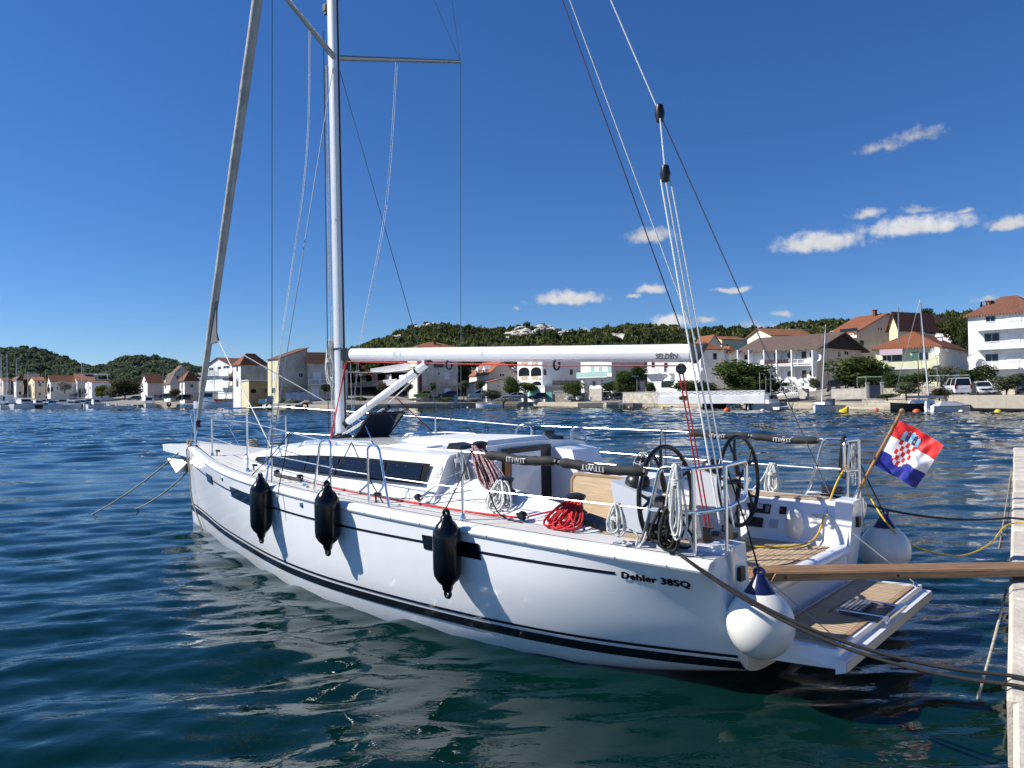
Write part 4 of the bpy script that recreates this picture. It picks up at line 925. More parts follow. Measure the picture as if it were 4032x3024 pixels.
def meet(C, e, px):   # distance along e from C (plan view) where the photo column px lies
    d = ray(px, 1500); A = np.array([[e[0], -d[0]], [e[1], -d[1]]]); s = np.linalg.solve(A, -np.array([C[0], C[1]]))
    return s[0]
def house(label, c, ul, uc, ur, eref, d, a=24, h=None, roof=('hip', 2.2, .5, 'terracotta_tiles'), wl=None, wr=None, win=(), bal=(), extra=None, name='house', cat='house', group=None, zb=None, autowin=False):
    a = rad(a); e1 = np.array([-math.sin(a), math.cos(a), 0]); e2 = np.array([math.cos(a), math.sin(a), 0])
    x0 = c(uc, 0)[0]; C = atY(x0, 1500, d); C[2] = 0
    L1 = meet(C, e1, c(ul, 0)[0]); L2 = meet(C, e2, c(ur, 0)[0])
    L1 = L1 if 1 < L1 < 60 else 8.0; L2 = L2 if 1 < L2 < 60 else 8.0
    nL = np.array([-math.cos(a), -math.sin(a), 0]); nR = np.array([math.sin(a), -math.cos(a), 0])
    def hit(face, u, v):
        px, py = c(u, v); dr = ray(px, py); n = nL if face == 'L' else nR
        t = np.dot(C-CAM, n)/np.dot(dr, n); p = CAM+dr*t; return float(np.dot(p-C, e1 if face == 'L' else e2)), float(p[2])
    ze = hit(*eref)[1]
    zb = (ze-h if h else max(.9, ground_z(C[0], C[1])-.2)) if zb is None else zb
    H = ze-zb
    M = Matrix.Translation((C[0], C[1], zb)) @ Matrix.Rotation(a, 4, 'Z')
    root = thing(name, label, cat, M, group)
    wl = wl or pl_white; wr = wr or wl
    kind, rise, ov = roof[0], roof[1], roof[2]; rm = MATS[roof[3]] if len(roof) > 3 else tile
    mb = MB(); P = lambda x, y, z: (x, y, z)
    mb.cur = 0; mb.poly([P(0, 0, -3), P(0, 0, H), P(0, L1, H), P(0, L1, -3)]); mb.cur = 1
    mb.poly([P(L2, 0, -3), P(L2, 0, H), P(0, 0, H), P(0, 0, -3)]); mb.poly([P(L2, L1, -3), P(L2, L1, H), P(L2, 0, H), P(L2, 0, -3)]); mb.poly([P(0, L1, -3), P(0, L1, H), P(L2, L1, H), P(L2, L1, -3)])
    mb.poly([P(0, 0, H), P(L2, 0, H), P(L2, L1, H), P(0, L1, H)])
    gm = MATS[roof[4]] if len(roof) > 4 else None
    if kind == 'gy' and not gm: mb.poly([P(0, 0, H), P(L2, 0, H), P(L2/2, 0, H+rise)]); mb.poly([P(0, L1, H), P(L2/2, L1, H+rise), P(L2, L1, H)])
    if kind == 'gx' and not gm: mb.poly([P(L2, 0, H), P(L2, L1, H), P(L2, L1/2, H+rise)]); mb.cur = 0; mb.poly([P(0, L1, H), P(0, 0, H), P(0, L1/2, H+rise)]); mb.cur = 1
    if kind == 'shed': mb.poly([P(0, 0, H), P(L2, 0, H), P(L2, 0, H+rise)]); mb.poly([P(L2, 0, H), P(L2, L1, H), P(L2, L1, H+rise), P(L2, 0, H+rise)]); mb.poly([P(0, L1, H), P(L2, L1, H+rise), P(L2, L1, H)])
    mb.build('wall', [wl, wr], root)
    if gm:
        mb = MB()
        if kind == 'gy': mb.poly([P(-ov*.5, -ov*.55, H), P(L2+ov*.5, -ov*.55, H), P(L2/2, -ov*.55, H+rise*1.0)])
        mb.build('gable', gm, root)
    mb = MB(); th = .16; o = ov; dr_ = lambda span: rise/span*o
    def slab(pts): mb.hexa([(x, y, z-th) for x, y, z in pts]+list(pts)) if len(pts) == 4 else mb.add([(x, y, z-th) for x, y, z in pts]+list(pts), [[0, 2, 1], [3, 4, 5], [0, 1, 4, 3], [1, 2, 5, 4], [2, 0, 3, 5]])
    B = H+.12
    if kind == 'gx': y2 = L1/2; e = dr_(y2); slab([(-o, -o, B-e), (L2+o, -o, B-e), (L2+o, y2, B+rise), (-o, y2, B+rise)]); slab([(-o, y2, B+rise), (L2+o, y2, B+rise), (L2+o, L1+o, B-e), (-o, L1+o, B-e)])
    elif kind == 'gy': x2 = L2/2; e = dr_(x2); slab([(-o, -o, B-e), (x2, -o, B+rise), (x2, L1+o, B+rise), (-o, L1+o, B-e)]); slab([(x2, -o, B+rise), (L2+o, -o, B-e), (L2+o, L1+o, B-e), (x2, L1+o, B+rise)])
    elif kind == 'shed': slab([(-o, -o, B), (L2+o, -o, B+rise), (L2+o, L1+o, B+rise), (-o, L1+o, B)])
    elif kind == 'hip':
        if L2 >= L1: k = L1/2; r0, r1 = (k, k), (L2-k, k)
        else: k = L2/2; r0, r1 = (k, k), (k, L1-k)
        z1 = B+rise; a_, b_, c_, d_ = (-o, -o, B-.1), (L2+o, -o, B-.1), (L2+o, L1+o, B-.1), (-o, L1+o, B-.1); R0, R1 = (*r0, z1), (*r1, z1)
        if L2 >= L1: slab([a_, b_, R1, R0]); slab([c_, d_, R0, R1]); slab([d_, a_, R0]); slab([b_, c_, R1])
        else: slab([a_, b_, R0]); slab([c_, d_, R1]); slab([b_, c_, R1, R0]); slab([d_, a_, R0, R1])
    else: mb.bx(-o, L2+o, -o, L1+o, H, H+.25)
    rf = mb.build('roof', rm if kind != 'flat' else frame_w, root)
    def fp(face, s, z, out): return (-out, s, z-zb) if face == 'L' else (s, -out, z-zb)
    def panel(nm, face, s0, s1, z0, z1, o0, o1, m, parent=root):
        mbp = MB(); q = [fp(face, s0, z0, o0), fp(face, s1, z0, o0), fp(face, s1, z1, o0), fp(face, s0, z1, o0), fp(face, s0, z0, o1), fp(face, s1, z0, o1), fp(face, s1, z1, o1), fp(face, s0, z1, o1)]
        mbp.hexa(q); return mbp.build(nm, m, parent, smooth=20)
    if autowin:
        for face, Lf in (('L', L1), ('R', L2)):
            ns, nw = max(1, int(H/2.9)), max(1, int(Lf/3.4))
            for i in range(ns):
                for j in range(nw):
                    if (i*3+j*5+int(C[0])) % 7 == 0: continue
                    s = Lf*(j+.5)/nw; z = zb+H*(i+.38)/ns+(.0 if ns > 1 else .3); ww = .50; f = panel('window', face, s-ww, s+ww, z, z+1.35, -.05, .06, frame_w)
                    if (i+j) % 3 == 1: panel('shutter', face, s-ww+.04, s+ww-.04, z+.05, z+1.3, .0, .08, shut_g if int(C[0]) % 2 else shut_w, f)
                    else: panel('pane', face, s-ww+.08, s+ww-.08, z+.08, z+1.27, .0, .07, glassd, f)
    for face, u0, v0, u1, v1, k in win:
        s0, z1 = hit(face, u0, v0); s1, z0 = hit(face, u1, v1); s0, s1 = min(s0, s1), max(s0, s1); z0, z1 = min(z0, z1), max(z0, z1)
        if k == 'w': f = panel('window', face, s0, s1, z0, z1, -.05, .04, frame_w); w_ = (s1-s0); nn = 2 if w_ > .9 else 1
        elif k == 'wb': f = panel('window', face, s0, s1, z0, z1, -.05, .04, frame_b); w_ = (s1-s0); nn = 2
        elif k == 'o': f = panel('dark_opening', face, s0, s1, z0, z1, -.05, .02, glassd); nn = 0
        elif k == 'arch':
            mbp = MB(); mid = (s0+s1)/2; rr = (s1-s0)/2; hh = min(rr, (z1-z0)*.5)
            pts = [(s0, z0), (s1, z0)]+[(mid+rr*math.cos(t), z1-hh+hh*math.sin(t)) for t in np.linspace(0, math.pi, 9)]
            mbp.prism(pts, lambda s, z: fp(face, s, z, -.05), lambda s, z: fp(face, s, z, .03)); f = mbp.build('arched_opening', glassd, root, smooth=20); nn = 0
        elif k == 'oct':
            mbp = MB(); m_, n_ = (s0+s1)/2, (z0+z1)/2
            mbp.prism([(m_+(s1-s0)/2*1.05*math.cos(t), n_+(z1-z0)/2*1.05*math.sin(t)) for t in np.radians(np.arange(22.5, 360, 45))], lambda s, z: fp(face, s, z, -.05), lambda s, z: fp(face, s, z, .03)); f = mbp.build('octagonal_window', glassd, root, smooth=20); nn = 0
        else: f = panel({'s': 'shutter', 'sg': 'shutter', 'sm': 'shutter', 'g': 'garage_door', 'd': 'door', 'ac': 'air_conditioner', 'deco': 'balcony_panel', 'sign': 'house_sign', 'st': 'stone_base', 'red': 'red_pillar', 'awn': 'awning'}[k], face, s0, s1, z0, z1, -.05, {'ac': .35, 'awn': .9, 'st': .03}.get(k, .06), {'s': shut_w, 'sg': shut_g, 'sm': shut_m, 'g': turq, 'd': brownw, 'ac': frame_w, 'deco': mat('yellow_blue_panels', (.50, .42, .28), .7, var=.35, vscale=2.5), 'sign': mat('blue_sign', (.08, .09, .3), .5), 'st': rubble, 'red': mat('red_brown_paint', (.14, .035, .022), .7), 'awn': mat('pinkish_awning', (.58, .46, .50), .8)}[k]); nn = 0
        for q in range(nn):
            w1 = (s1-s0)/nn; panel('pane', face, s0+q*w1+.06, s0+(q+1)*w1-.06, z0+.07, z1-.07, .0, .05, glassd, f)
    for face, u0, u1, vt, vb, ur_, dep, k in bal:   # balcony: rail top vt and slab vb read at column ur_
        s0, s1 = hit(face, u0, vt)[0], hit(face, u1, vt)[0]; s0, s1 = min(s0, s1), max(s0, s1)
        # the rail stands dep metres in front of the wall
        n = nL if face == 'L' else nR; px, py = c(ur_, vt); dr = ray(px, py); t = np.dot(C+n*dep-CAM, n)/np.dot(dr, n); zt = (CAM+dr*t)[2]; px, py = c(ur_, vb); dr = ray(px, py); t = np.dot(C+n*dep-CAM, n)/np.dot(dr, n); z0 = (CAM+dr*t)[2]
        zt = max(zt, z0+.5)
        bc = panel('balcony', face, s0, s1, z0-.12, z0+.06, -.05, dep, frame_w)
        if k == 'solid': panel('parapet', face, s0, s1, z0+.06, zt, dep-.12, dep, wl, bc)
        elif k == 'glass':
            panel('glass_rail', face, s0, s1, z0+.06, zt, dep-.04, dep, glass_g, bc); panel('handrail', face, s0, s1, zt, zt+.06, dep-.06, dep+.02, frame_w, bc)
        else:
            mbp = MB(); mm = frame_w if k == 'bal' else brownw; nb = int((s1-s0)/(.30 if k == 'bal' else .16))
            for i in range(nb+1):
                s_ = s0+(s1-s0)*i/max(nb, 1)
                if i % 8 == 0: mbp.hexa([fp(face, s_-.09, z0+.06, dep-.16), fp(face, s_+.09, z0+.06, dep-.16), fp(face, s_+.09, z0+.06, dep), fp(face, s_-.09, z0+.06, dep), fp(face, s_-.09, zt, dep-.16), fp(face, s_+.09, zt, dep-.16), fp(face, s_+.09, zt, dep), fp(face, s_-.09, zt, dep)])
                else: mbp.tube([fp(face, s_, z0+.06, dep-.08), fp(face, s_, (z0*1.4+zt*.6)/2, dep-.08), fp(face, s_, zt, dep-.08)], [.045, .075, .04], 5)
            mbp.build('balustrade', mm, bc); panel('handrail', face, s0-.05, s1+.05, zt, zt+.10, dep-.18, dep+.02, mm, bc)
    if extra: extra(root, L1, L2, H, zb, hit, fp, panel, rf)
    return root
def chimney(x, y, z0, z1, m=None):
    def f(root, L1, L2, H, zb, hit, fp, panel, rf):
        mb = MB(); mb.bx(x*L2-.35, x*L2+.35, y*L1-.3, y*L1+.3, H+z0, H+z1); mb.bx(x*L2-.45, x*L2+.45, y*L1-.4, y*L1+.4, H+z1, H+z1+.12); mb.build('chimney', m or tiled, rf)
    return f
def dish(face, u, v, r=.75):
    def f(root, L1, L2, H, zb, hit, fp, panel, rf):
        s, z = hit(face, u, v); c = Vector(fp(face, s, z, .7)); mb = MB()
        M = Matrix.Translation(c) @ (Matrix.Rotation(rad(-80), 4, 'Y') if face == 'L' else Matrix.Rotation(rad(80), 4, 'X'))
        mb.lathe([(0, -.12), (r*.5, -.06), (r*.9, .06), (r, .12), (r*.9, .07), (r*.5, -.04), (0, -.09)], (0, 0, 0), 18, M); mb.tube([c, fp(face, s, z-.5, 0)], .04, 5); mb.build('satellite_dish', frame_w, root, smooth=40)
    return f
def many(*fs): return lambda *a: [f(*a) for f in fs]
W = lambda f, *r: [(f, *x) for x in r]
# --- right of the photo
house('white apartment block with three tiers of balustraded balconies at the right edge', c8, 1682, 2330, 2500, ('L', 1690, 236), 96, 37, roof=('hip', 2.4, .5, 'dull_red_tiles'), wl=pl_white, name='apartment_block', cat='apartment block',
      win=W('L', (1842, 238, 1935, 292, 'wb'), (2055, 214, 2190, 276, 's'), (1828, 402, 1975, 486, 'wb'), (2058, 400, 2178, 486, 's'), (1838, 602, 1965, 676, 'wb'), (2055, 590, 2182, 676, 's'), (2000, 364, 2055, 400, 'ac')),
      bal=[('L', 1762, 2330, 300, 366, 1780, 1.3, 'bal'), ('L', 1762, 2330, 492, 552, 1780, 1.3, 'bal'), ('L', 1850, 2195, 678, 742, 1860, 1.3, 'bal')], extra=many(chimney(.3, .75, .5, 1.9), dish('L', 1742, 645, .7)))
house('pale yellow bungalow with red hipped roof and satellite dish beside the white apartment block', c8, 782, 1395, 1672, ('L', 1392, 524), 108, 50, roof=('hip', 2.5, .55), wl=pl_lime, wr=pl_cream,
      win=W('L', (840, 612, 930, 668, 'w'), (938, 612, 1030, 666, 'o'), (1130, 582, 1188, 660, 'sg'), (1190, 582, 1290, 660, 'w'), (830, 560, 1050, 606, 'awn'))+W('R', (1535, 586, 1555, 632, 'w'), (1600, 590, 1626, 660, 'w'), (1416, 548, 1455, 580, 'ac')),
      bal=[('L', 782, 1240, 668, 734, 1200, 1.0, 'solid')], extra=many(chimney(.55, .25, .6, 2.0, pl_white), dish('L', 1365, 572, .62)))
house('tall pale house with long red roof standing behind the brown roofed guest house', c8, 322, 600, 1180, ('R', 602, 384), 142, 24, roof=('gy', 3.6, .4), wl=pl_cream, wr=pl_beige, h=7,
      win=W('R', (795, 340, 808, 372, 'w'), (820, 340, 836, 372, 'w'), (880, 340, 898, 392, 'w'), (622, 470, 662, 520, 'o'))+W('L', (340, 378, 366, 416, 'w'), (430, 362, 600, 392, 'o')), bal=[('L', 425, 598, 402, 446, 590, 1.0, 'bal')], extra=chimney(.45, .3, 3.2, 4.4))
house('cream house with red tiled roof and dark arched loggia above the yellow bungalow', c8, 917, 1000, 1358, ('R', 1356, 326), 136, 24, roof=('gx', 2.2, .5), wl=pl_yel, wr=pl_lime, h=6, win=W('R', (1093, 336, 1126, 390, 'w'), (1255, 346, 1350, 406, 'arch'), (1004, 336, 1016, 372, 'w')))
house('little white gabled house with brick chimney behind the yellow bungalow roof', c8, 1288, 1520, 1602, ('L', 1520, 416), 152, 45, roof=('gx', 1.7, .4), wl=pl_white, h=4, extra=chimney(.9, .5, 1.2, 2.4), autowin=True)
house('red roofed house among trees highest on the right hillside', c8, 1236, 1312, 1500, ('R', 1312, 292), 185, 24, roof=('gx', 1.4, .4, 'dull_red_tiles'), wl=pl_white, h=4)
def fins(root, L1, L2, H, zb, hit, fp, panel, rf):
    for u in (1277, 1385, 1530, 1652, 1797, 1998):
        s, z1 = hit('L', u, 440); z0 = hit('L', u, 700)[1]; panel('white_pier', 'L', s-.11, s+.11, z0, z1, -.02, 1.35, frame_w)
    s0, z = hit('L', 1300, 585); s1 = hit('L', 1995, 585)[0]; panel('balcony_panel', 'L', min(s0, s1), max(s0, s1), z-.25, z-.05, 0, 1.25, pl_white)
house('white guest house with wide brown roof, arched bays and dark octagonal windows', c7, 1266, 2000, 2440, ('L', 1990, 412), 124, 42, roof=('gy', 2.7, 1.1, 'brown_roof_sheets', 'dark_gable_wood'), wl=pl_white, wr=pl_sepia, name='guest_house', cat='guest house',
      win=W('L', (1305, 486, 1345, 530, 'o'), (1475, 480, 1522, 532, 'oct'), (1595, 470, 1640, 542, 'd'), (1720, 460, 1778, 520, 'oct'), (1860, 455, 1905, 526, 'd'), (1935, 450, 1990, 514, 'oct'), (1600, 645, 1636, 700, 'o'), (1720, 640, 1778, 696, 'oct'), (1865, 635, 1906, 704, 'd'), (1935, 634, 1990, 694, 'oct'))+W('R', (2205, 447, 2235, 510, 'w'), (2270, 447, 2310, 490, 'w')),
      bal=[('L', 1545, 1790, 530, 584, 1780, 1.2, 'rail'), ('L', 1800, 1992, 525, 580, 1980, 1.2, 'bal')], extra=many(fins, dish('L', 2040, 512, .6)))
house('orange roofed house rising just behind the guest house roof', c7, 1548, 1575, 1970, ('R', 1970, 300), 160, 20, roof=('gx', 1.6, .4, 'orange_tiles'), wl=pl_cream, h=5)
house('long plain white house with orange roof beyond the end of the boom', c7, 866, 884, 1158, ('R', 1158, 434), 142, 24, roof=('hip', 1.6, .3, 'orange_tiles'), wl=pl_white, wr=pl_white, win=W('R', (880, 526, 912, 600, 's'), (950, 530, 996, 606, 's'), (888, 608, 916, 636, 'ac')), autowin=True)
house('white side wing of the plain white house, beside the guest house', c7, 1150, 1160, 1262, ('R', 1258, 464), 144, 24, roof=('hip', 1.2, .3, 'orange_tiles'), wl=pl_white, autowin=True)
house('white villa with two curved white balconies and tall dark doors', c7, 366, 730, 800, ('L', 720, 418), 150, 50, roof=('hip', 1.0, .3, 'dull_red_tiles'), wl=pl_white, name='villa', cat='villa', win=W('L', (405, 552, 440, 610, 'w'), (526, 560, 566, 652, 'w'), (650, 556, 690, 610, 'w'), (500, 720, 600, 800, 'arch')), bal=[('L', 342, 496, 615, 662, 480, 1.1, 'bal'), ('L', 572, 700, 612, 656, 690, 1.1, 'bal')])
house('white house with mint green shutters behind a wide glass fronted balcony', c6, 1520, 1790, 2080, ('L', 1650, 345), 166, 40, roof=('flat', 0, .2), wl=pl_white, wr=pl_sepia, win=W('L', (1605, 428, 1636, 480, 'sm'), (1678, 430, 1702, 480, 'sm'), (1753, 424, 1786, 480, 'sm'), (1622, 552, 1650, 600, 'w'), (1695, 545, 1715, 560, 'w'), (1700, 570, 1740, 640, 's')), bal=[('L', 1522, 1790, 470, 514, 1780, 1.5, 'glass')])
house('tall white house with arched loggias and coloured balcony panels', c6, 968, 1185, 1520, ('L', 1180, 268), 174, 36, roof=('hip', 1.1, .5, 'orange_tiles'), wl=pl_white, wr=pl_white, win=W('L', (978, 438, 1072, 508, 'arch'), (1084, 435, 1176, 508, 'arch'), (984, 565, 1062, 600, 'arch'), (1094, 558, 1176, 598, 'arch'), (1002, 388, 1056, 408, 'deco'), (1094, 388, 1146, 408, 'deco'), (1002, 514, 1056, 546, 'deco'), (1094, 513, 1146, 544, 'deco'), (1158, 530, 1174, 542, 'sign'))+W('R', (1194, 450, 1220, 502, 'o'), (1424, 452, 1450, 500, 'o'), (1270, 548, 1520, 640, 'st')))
house('small white garage with a turquoise door facing the quay', c6, 1036, 1205, 1392, ('L', 1200, 602), 168, 32, roof=('flat', 0, .15), wl=pl_white, wr=pl_sepia, name='garage', cat='garage', win=W('L', (1066, 624, 1166, 700, 'g')), zb=1.0)
def dormers(root, L1, L2, H, zb, hit, fp, panel, rf):
    for u in (608, 668):
        s = hit('L', u, 500)[0]; mb = MB(); w = .75
        mb.add([(.2, s-w, H-.6), (.2, s+w, H-.6), (.2, s+w, H+1.3), (.2, s-w, H+1.3), (.2, s, H+2.1), (3.2, s-w, H+1.3), (3.2, s+w, H+1.3), (3.2, s, H+2.1), (3.2, s-w, H-.6), (3.2, s+w, H-.6)], [[0, 3, 4, 2, 1], [3, 5, 7, 4], [4, 7, 6, 2], [0, 8, 5, 3], [1, 2, 6, 9]]); dm = mb.build('dormer', pl_white, root)
        mb = MB(); mb.bx(.14, .21, s-.42, s+.42, H-.5, H+1.1); mb.build('window', glassd, dm)
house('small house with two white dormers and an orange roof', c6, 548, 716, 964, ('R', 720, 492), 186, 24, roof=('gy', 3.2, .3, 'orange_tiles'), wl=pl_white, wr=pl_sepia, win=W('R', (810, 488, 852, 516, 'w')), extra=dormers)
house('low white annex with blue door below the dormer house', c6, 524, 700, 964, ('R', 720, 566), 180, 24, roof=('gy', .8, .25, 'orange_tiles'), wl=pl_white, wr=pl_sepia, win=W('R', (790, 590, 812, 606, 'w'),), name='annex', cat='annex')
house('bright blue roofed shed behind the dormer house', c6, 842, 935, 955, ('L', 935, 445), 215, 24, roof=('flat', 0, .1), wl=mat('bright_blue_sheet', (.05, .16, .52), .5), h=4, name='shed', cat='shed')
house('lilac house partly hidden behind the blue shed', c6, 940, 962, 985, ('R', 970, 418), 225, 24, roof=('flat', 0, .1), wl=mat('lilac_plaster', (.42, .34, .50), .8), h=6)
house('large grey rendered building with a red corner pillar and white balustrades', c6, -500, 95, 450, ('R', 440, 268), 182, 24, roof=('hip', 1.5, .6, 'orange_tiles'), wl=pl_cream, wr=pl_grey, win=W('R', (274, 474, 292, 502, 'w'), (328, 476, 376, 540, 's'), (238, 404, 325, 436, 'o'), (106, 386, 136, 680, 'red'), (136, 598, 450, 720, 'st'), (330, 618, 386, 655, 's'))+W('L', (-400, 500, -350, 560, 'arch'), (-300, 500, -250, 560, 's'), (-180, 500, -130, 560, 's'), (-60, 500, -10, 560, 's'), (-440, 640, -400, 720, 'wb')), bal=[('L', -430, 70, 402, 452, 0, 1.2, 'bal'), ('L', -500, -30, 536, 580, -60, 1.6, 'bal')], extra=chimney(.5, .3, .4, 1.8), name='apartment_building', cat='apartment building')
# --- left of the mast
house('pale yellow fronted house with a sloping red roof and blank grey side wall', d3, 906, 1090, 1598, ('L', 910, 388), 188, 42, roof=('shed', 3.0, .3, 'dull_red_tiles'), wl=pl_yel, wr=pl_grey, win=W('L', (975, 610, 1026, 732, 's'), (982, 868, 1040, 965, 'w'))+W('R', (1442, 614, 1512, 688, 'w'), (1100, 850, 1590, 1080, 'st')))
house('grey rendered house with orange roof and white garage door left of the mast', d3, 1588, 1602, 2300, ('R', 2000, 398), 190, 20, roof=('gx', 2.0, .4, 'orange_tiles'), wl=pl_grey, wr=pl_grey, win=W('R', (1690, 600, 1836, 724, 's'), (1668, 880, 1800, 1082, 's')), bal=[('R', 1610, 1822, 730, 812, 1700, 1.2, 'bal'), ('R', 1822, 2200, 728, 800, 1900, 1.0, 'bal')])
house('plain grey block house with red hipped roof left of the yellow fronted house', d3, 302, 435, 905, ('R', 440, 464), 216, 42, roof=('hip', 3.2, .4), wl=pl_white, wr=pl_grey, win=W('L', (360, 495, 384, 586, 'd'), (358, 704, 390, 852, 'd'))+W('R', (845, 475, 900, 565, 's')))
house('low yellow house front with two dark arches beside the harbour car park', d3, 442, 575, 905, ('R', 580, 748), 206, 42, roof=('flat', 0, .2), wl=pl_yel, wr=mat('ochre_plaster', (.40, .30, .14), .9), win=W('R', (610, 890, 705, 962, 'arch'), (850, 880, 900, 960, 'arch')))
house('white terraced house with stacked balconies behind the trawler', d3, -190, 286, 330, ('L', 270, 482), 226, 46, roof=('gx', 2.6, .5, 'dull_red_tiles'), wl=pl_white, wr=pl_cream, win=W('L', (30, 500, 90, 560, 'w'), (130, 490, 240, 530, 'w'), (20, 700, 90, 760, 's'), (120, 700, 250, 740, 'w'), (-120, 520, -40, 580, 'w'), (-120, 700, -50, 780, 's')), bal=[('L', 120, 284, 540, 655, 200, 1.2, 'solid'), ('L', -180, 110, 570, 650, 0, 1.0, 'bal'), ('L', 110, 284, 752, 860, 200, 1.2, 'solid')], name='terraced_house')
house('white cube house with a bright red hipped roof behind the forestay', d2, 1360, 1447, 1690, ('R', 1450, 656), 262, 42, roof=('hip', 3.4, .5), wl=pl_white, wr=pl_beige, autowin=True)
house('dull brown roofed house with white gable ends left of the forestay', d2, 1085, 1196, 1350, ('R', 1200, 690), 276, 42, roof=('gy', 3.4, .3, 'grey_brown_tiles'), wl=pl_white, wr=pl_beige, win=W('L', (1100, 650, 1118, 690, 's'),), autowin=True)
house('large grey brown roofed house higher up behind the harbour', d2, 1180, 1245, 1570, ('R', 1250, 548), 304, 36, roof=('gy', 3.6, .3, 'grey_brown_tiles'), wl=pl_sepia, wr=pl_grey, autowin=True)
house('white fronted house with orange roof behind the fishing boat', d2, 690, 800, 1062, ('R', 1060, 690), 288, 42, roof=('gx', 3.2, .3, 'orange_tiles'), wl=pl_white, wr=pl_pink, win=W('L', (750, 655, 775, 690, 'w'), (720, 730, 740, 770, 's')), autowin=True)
def canopies(root, L1, L2, H, zb, hit, fp, panel, rf):
    for k in (0, 1):
        mb = MB(); mb.bx(L2*(.02+.52*k), L2*(.46+.52*k), -.5, L1*.8, H+2.3, H+2.7)
        for x in (.03, .45): mb.bx(L2*(x+.52*k)-.15, L2*(x+.52*k)+.15, -.3, 0, H, H+2.3)
        mb.build('rooftop_canopy', frame_w, root)
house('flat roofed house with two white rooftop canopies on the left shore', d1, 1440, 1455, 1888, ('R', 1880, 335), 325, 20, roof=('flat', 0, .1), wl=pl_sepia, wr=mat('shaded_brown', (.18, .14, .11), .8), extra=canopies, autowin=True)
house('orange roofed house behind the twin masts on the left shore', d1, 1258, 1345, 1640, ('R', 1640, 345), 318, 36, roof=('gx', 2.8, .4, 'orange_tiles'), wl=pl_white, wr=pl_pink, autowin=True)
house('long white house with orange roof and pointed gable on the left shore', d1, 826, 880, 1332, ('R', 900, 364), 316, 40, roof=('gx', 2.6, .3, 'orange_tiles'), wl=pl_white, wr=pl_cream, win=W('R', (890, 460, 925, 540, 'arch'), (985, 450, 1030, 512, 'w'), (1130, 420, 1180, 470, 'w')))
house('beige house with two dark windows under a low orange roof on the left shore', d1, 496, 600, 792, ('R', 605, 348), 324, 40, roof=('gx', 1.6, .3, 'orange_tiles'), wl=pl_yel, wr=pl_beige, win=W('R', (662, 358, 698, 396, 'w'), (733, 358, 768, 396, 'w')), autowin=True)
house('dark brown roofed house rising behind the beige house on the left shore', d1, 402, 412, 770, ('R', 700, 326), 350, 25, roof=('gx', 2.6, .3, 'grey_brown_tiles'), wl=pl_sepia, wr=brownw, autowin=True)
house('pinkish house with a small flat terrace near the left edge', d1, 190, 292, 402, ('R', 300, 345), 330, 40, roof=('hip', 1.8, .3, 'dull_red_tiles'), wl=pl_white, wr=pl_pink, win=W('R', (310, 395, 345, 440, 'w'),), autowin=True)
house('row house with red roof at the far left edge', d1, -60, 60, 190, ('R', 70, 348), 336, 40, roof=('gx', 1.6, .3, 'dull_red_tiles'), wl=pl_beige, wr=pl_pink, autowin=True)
house('small bright white hut beside the green tree on the left shore', d1, 1482, 1600, 1622, ('L', 1598, 378), 302, 46, roof=('gx', .6, .2, 'orange_tiles'), wl=pl_white, h=5, name='hut', cat='hut', autowin=True)
house('cream house high among the pines beyond the boom end', c7, 974, 1094, 1115, ('L', 1090, 332), 230, 24, roof=('gx', 1.0, .4, 'orange_tiles'), wl=pl_yel, h=5, autowin=True)
house('flat cream house in the pines right of the tiled roofs', c7, 1122, 1198, 1204, ('L', 1195, 326), 240, 24, roof=('flat', 0, .3), wl=pl_yel, h=5)
house('red roofed house below the cream house beyond the boom end', c7, 830, 960, 1080, ('R', 1000, 375), 200, 24, roof=('gy', 2.2, .3), wl=pl_cream, wr=pl_sepia, h=5, autowin=True)
house('flat cream villa on the wooded skyline above the guest house', c7, 1704, 1750, 1900, ('R', 1890, 245), 290, 24, roof=('flat', 0, .5), wl=pl_yel, wr=pl_sepia, h=5, win=W('R', (1780, 250, 1815, 275, 'o'), (1845, 250, 1880, 275, 'o')))
# ---------------------------------------------------------------- hills and woodland
def leafy(t, p, col):
    """leaves let part of the light through"""
    if hasattr(col, 'is_output'): t.put(p.inputs['Base Color'], col)
    tr_ = t.new('ShaderNodeBsdfTranslucent'); t.put(tr_.inputs[0], col); mx = t.new('ShaderNodeMixShader'); mx.inputs[0].default_value = .42
    out = [n for n in t.n if n.type == 'OUTPUT_MATERIAL'][0]; t.l.new(p.outputs[0], mx.inputs[1]); t.l.new(tr_.outputs[0], mx.inputs[2]); t.l.new(mx.outputs[0], out.inputs[0])
def wood_mat(name, dark, light):
    m = bpy.data.materials.new(name); m.use_nodes = True; t = NT(m.node_tree); p = m.node_tree.nodes['Principled BSDF']; p.inputs['Roughness'].default_value = .9; p.inputs['Specular IOR Level'].default_value = .15
    g = t.new('ShaderNodeNewGeometry').outputs['Random Per Island']; tc = t.new('ShaderNodeTexCoord').outputs['Object']
    f, _ = t.noise(tc, .55, 4, .7); f2, _ = t.noise(tc, .02, 3, .6)
    k = t.math('ADD', t.math('MULTIPLY', g, .35), t.math('ADD', t.math('MULTIPLY', f, .4), t.math('MULTIPLY', t.math('SUBTRACT', f2, .5), .8)))
    leafy(t, p, t.mixc(t.ramp(k, .2, .95), (*dark, 1), (*light, 1))); MATS[name] = m; return m
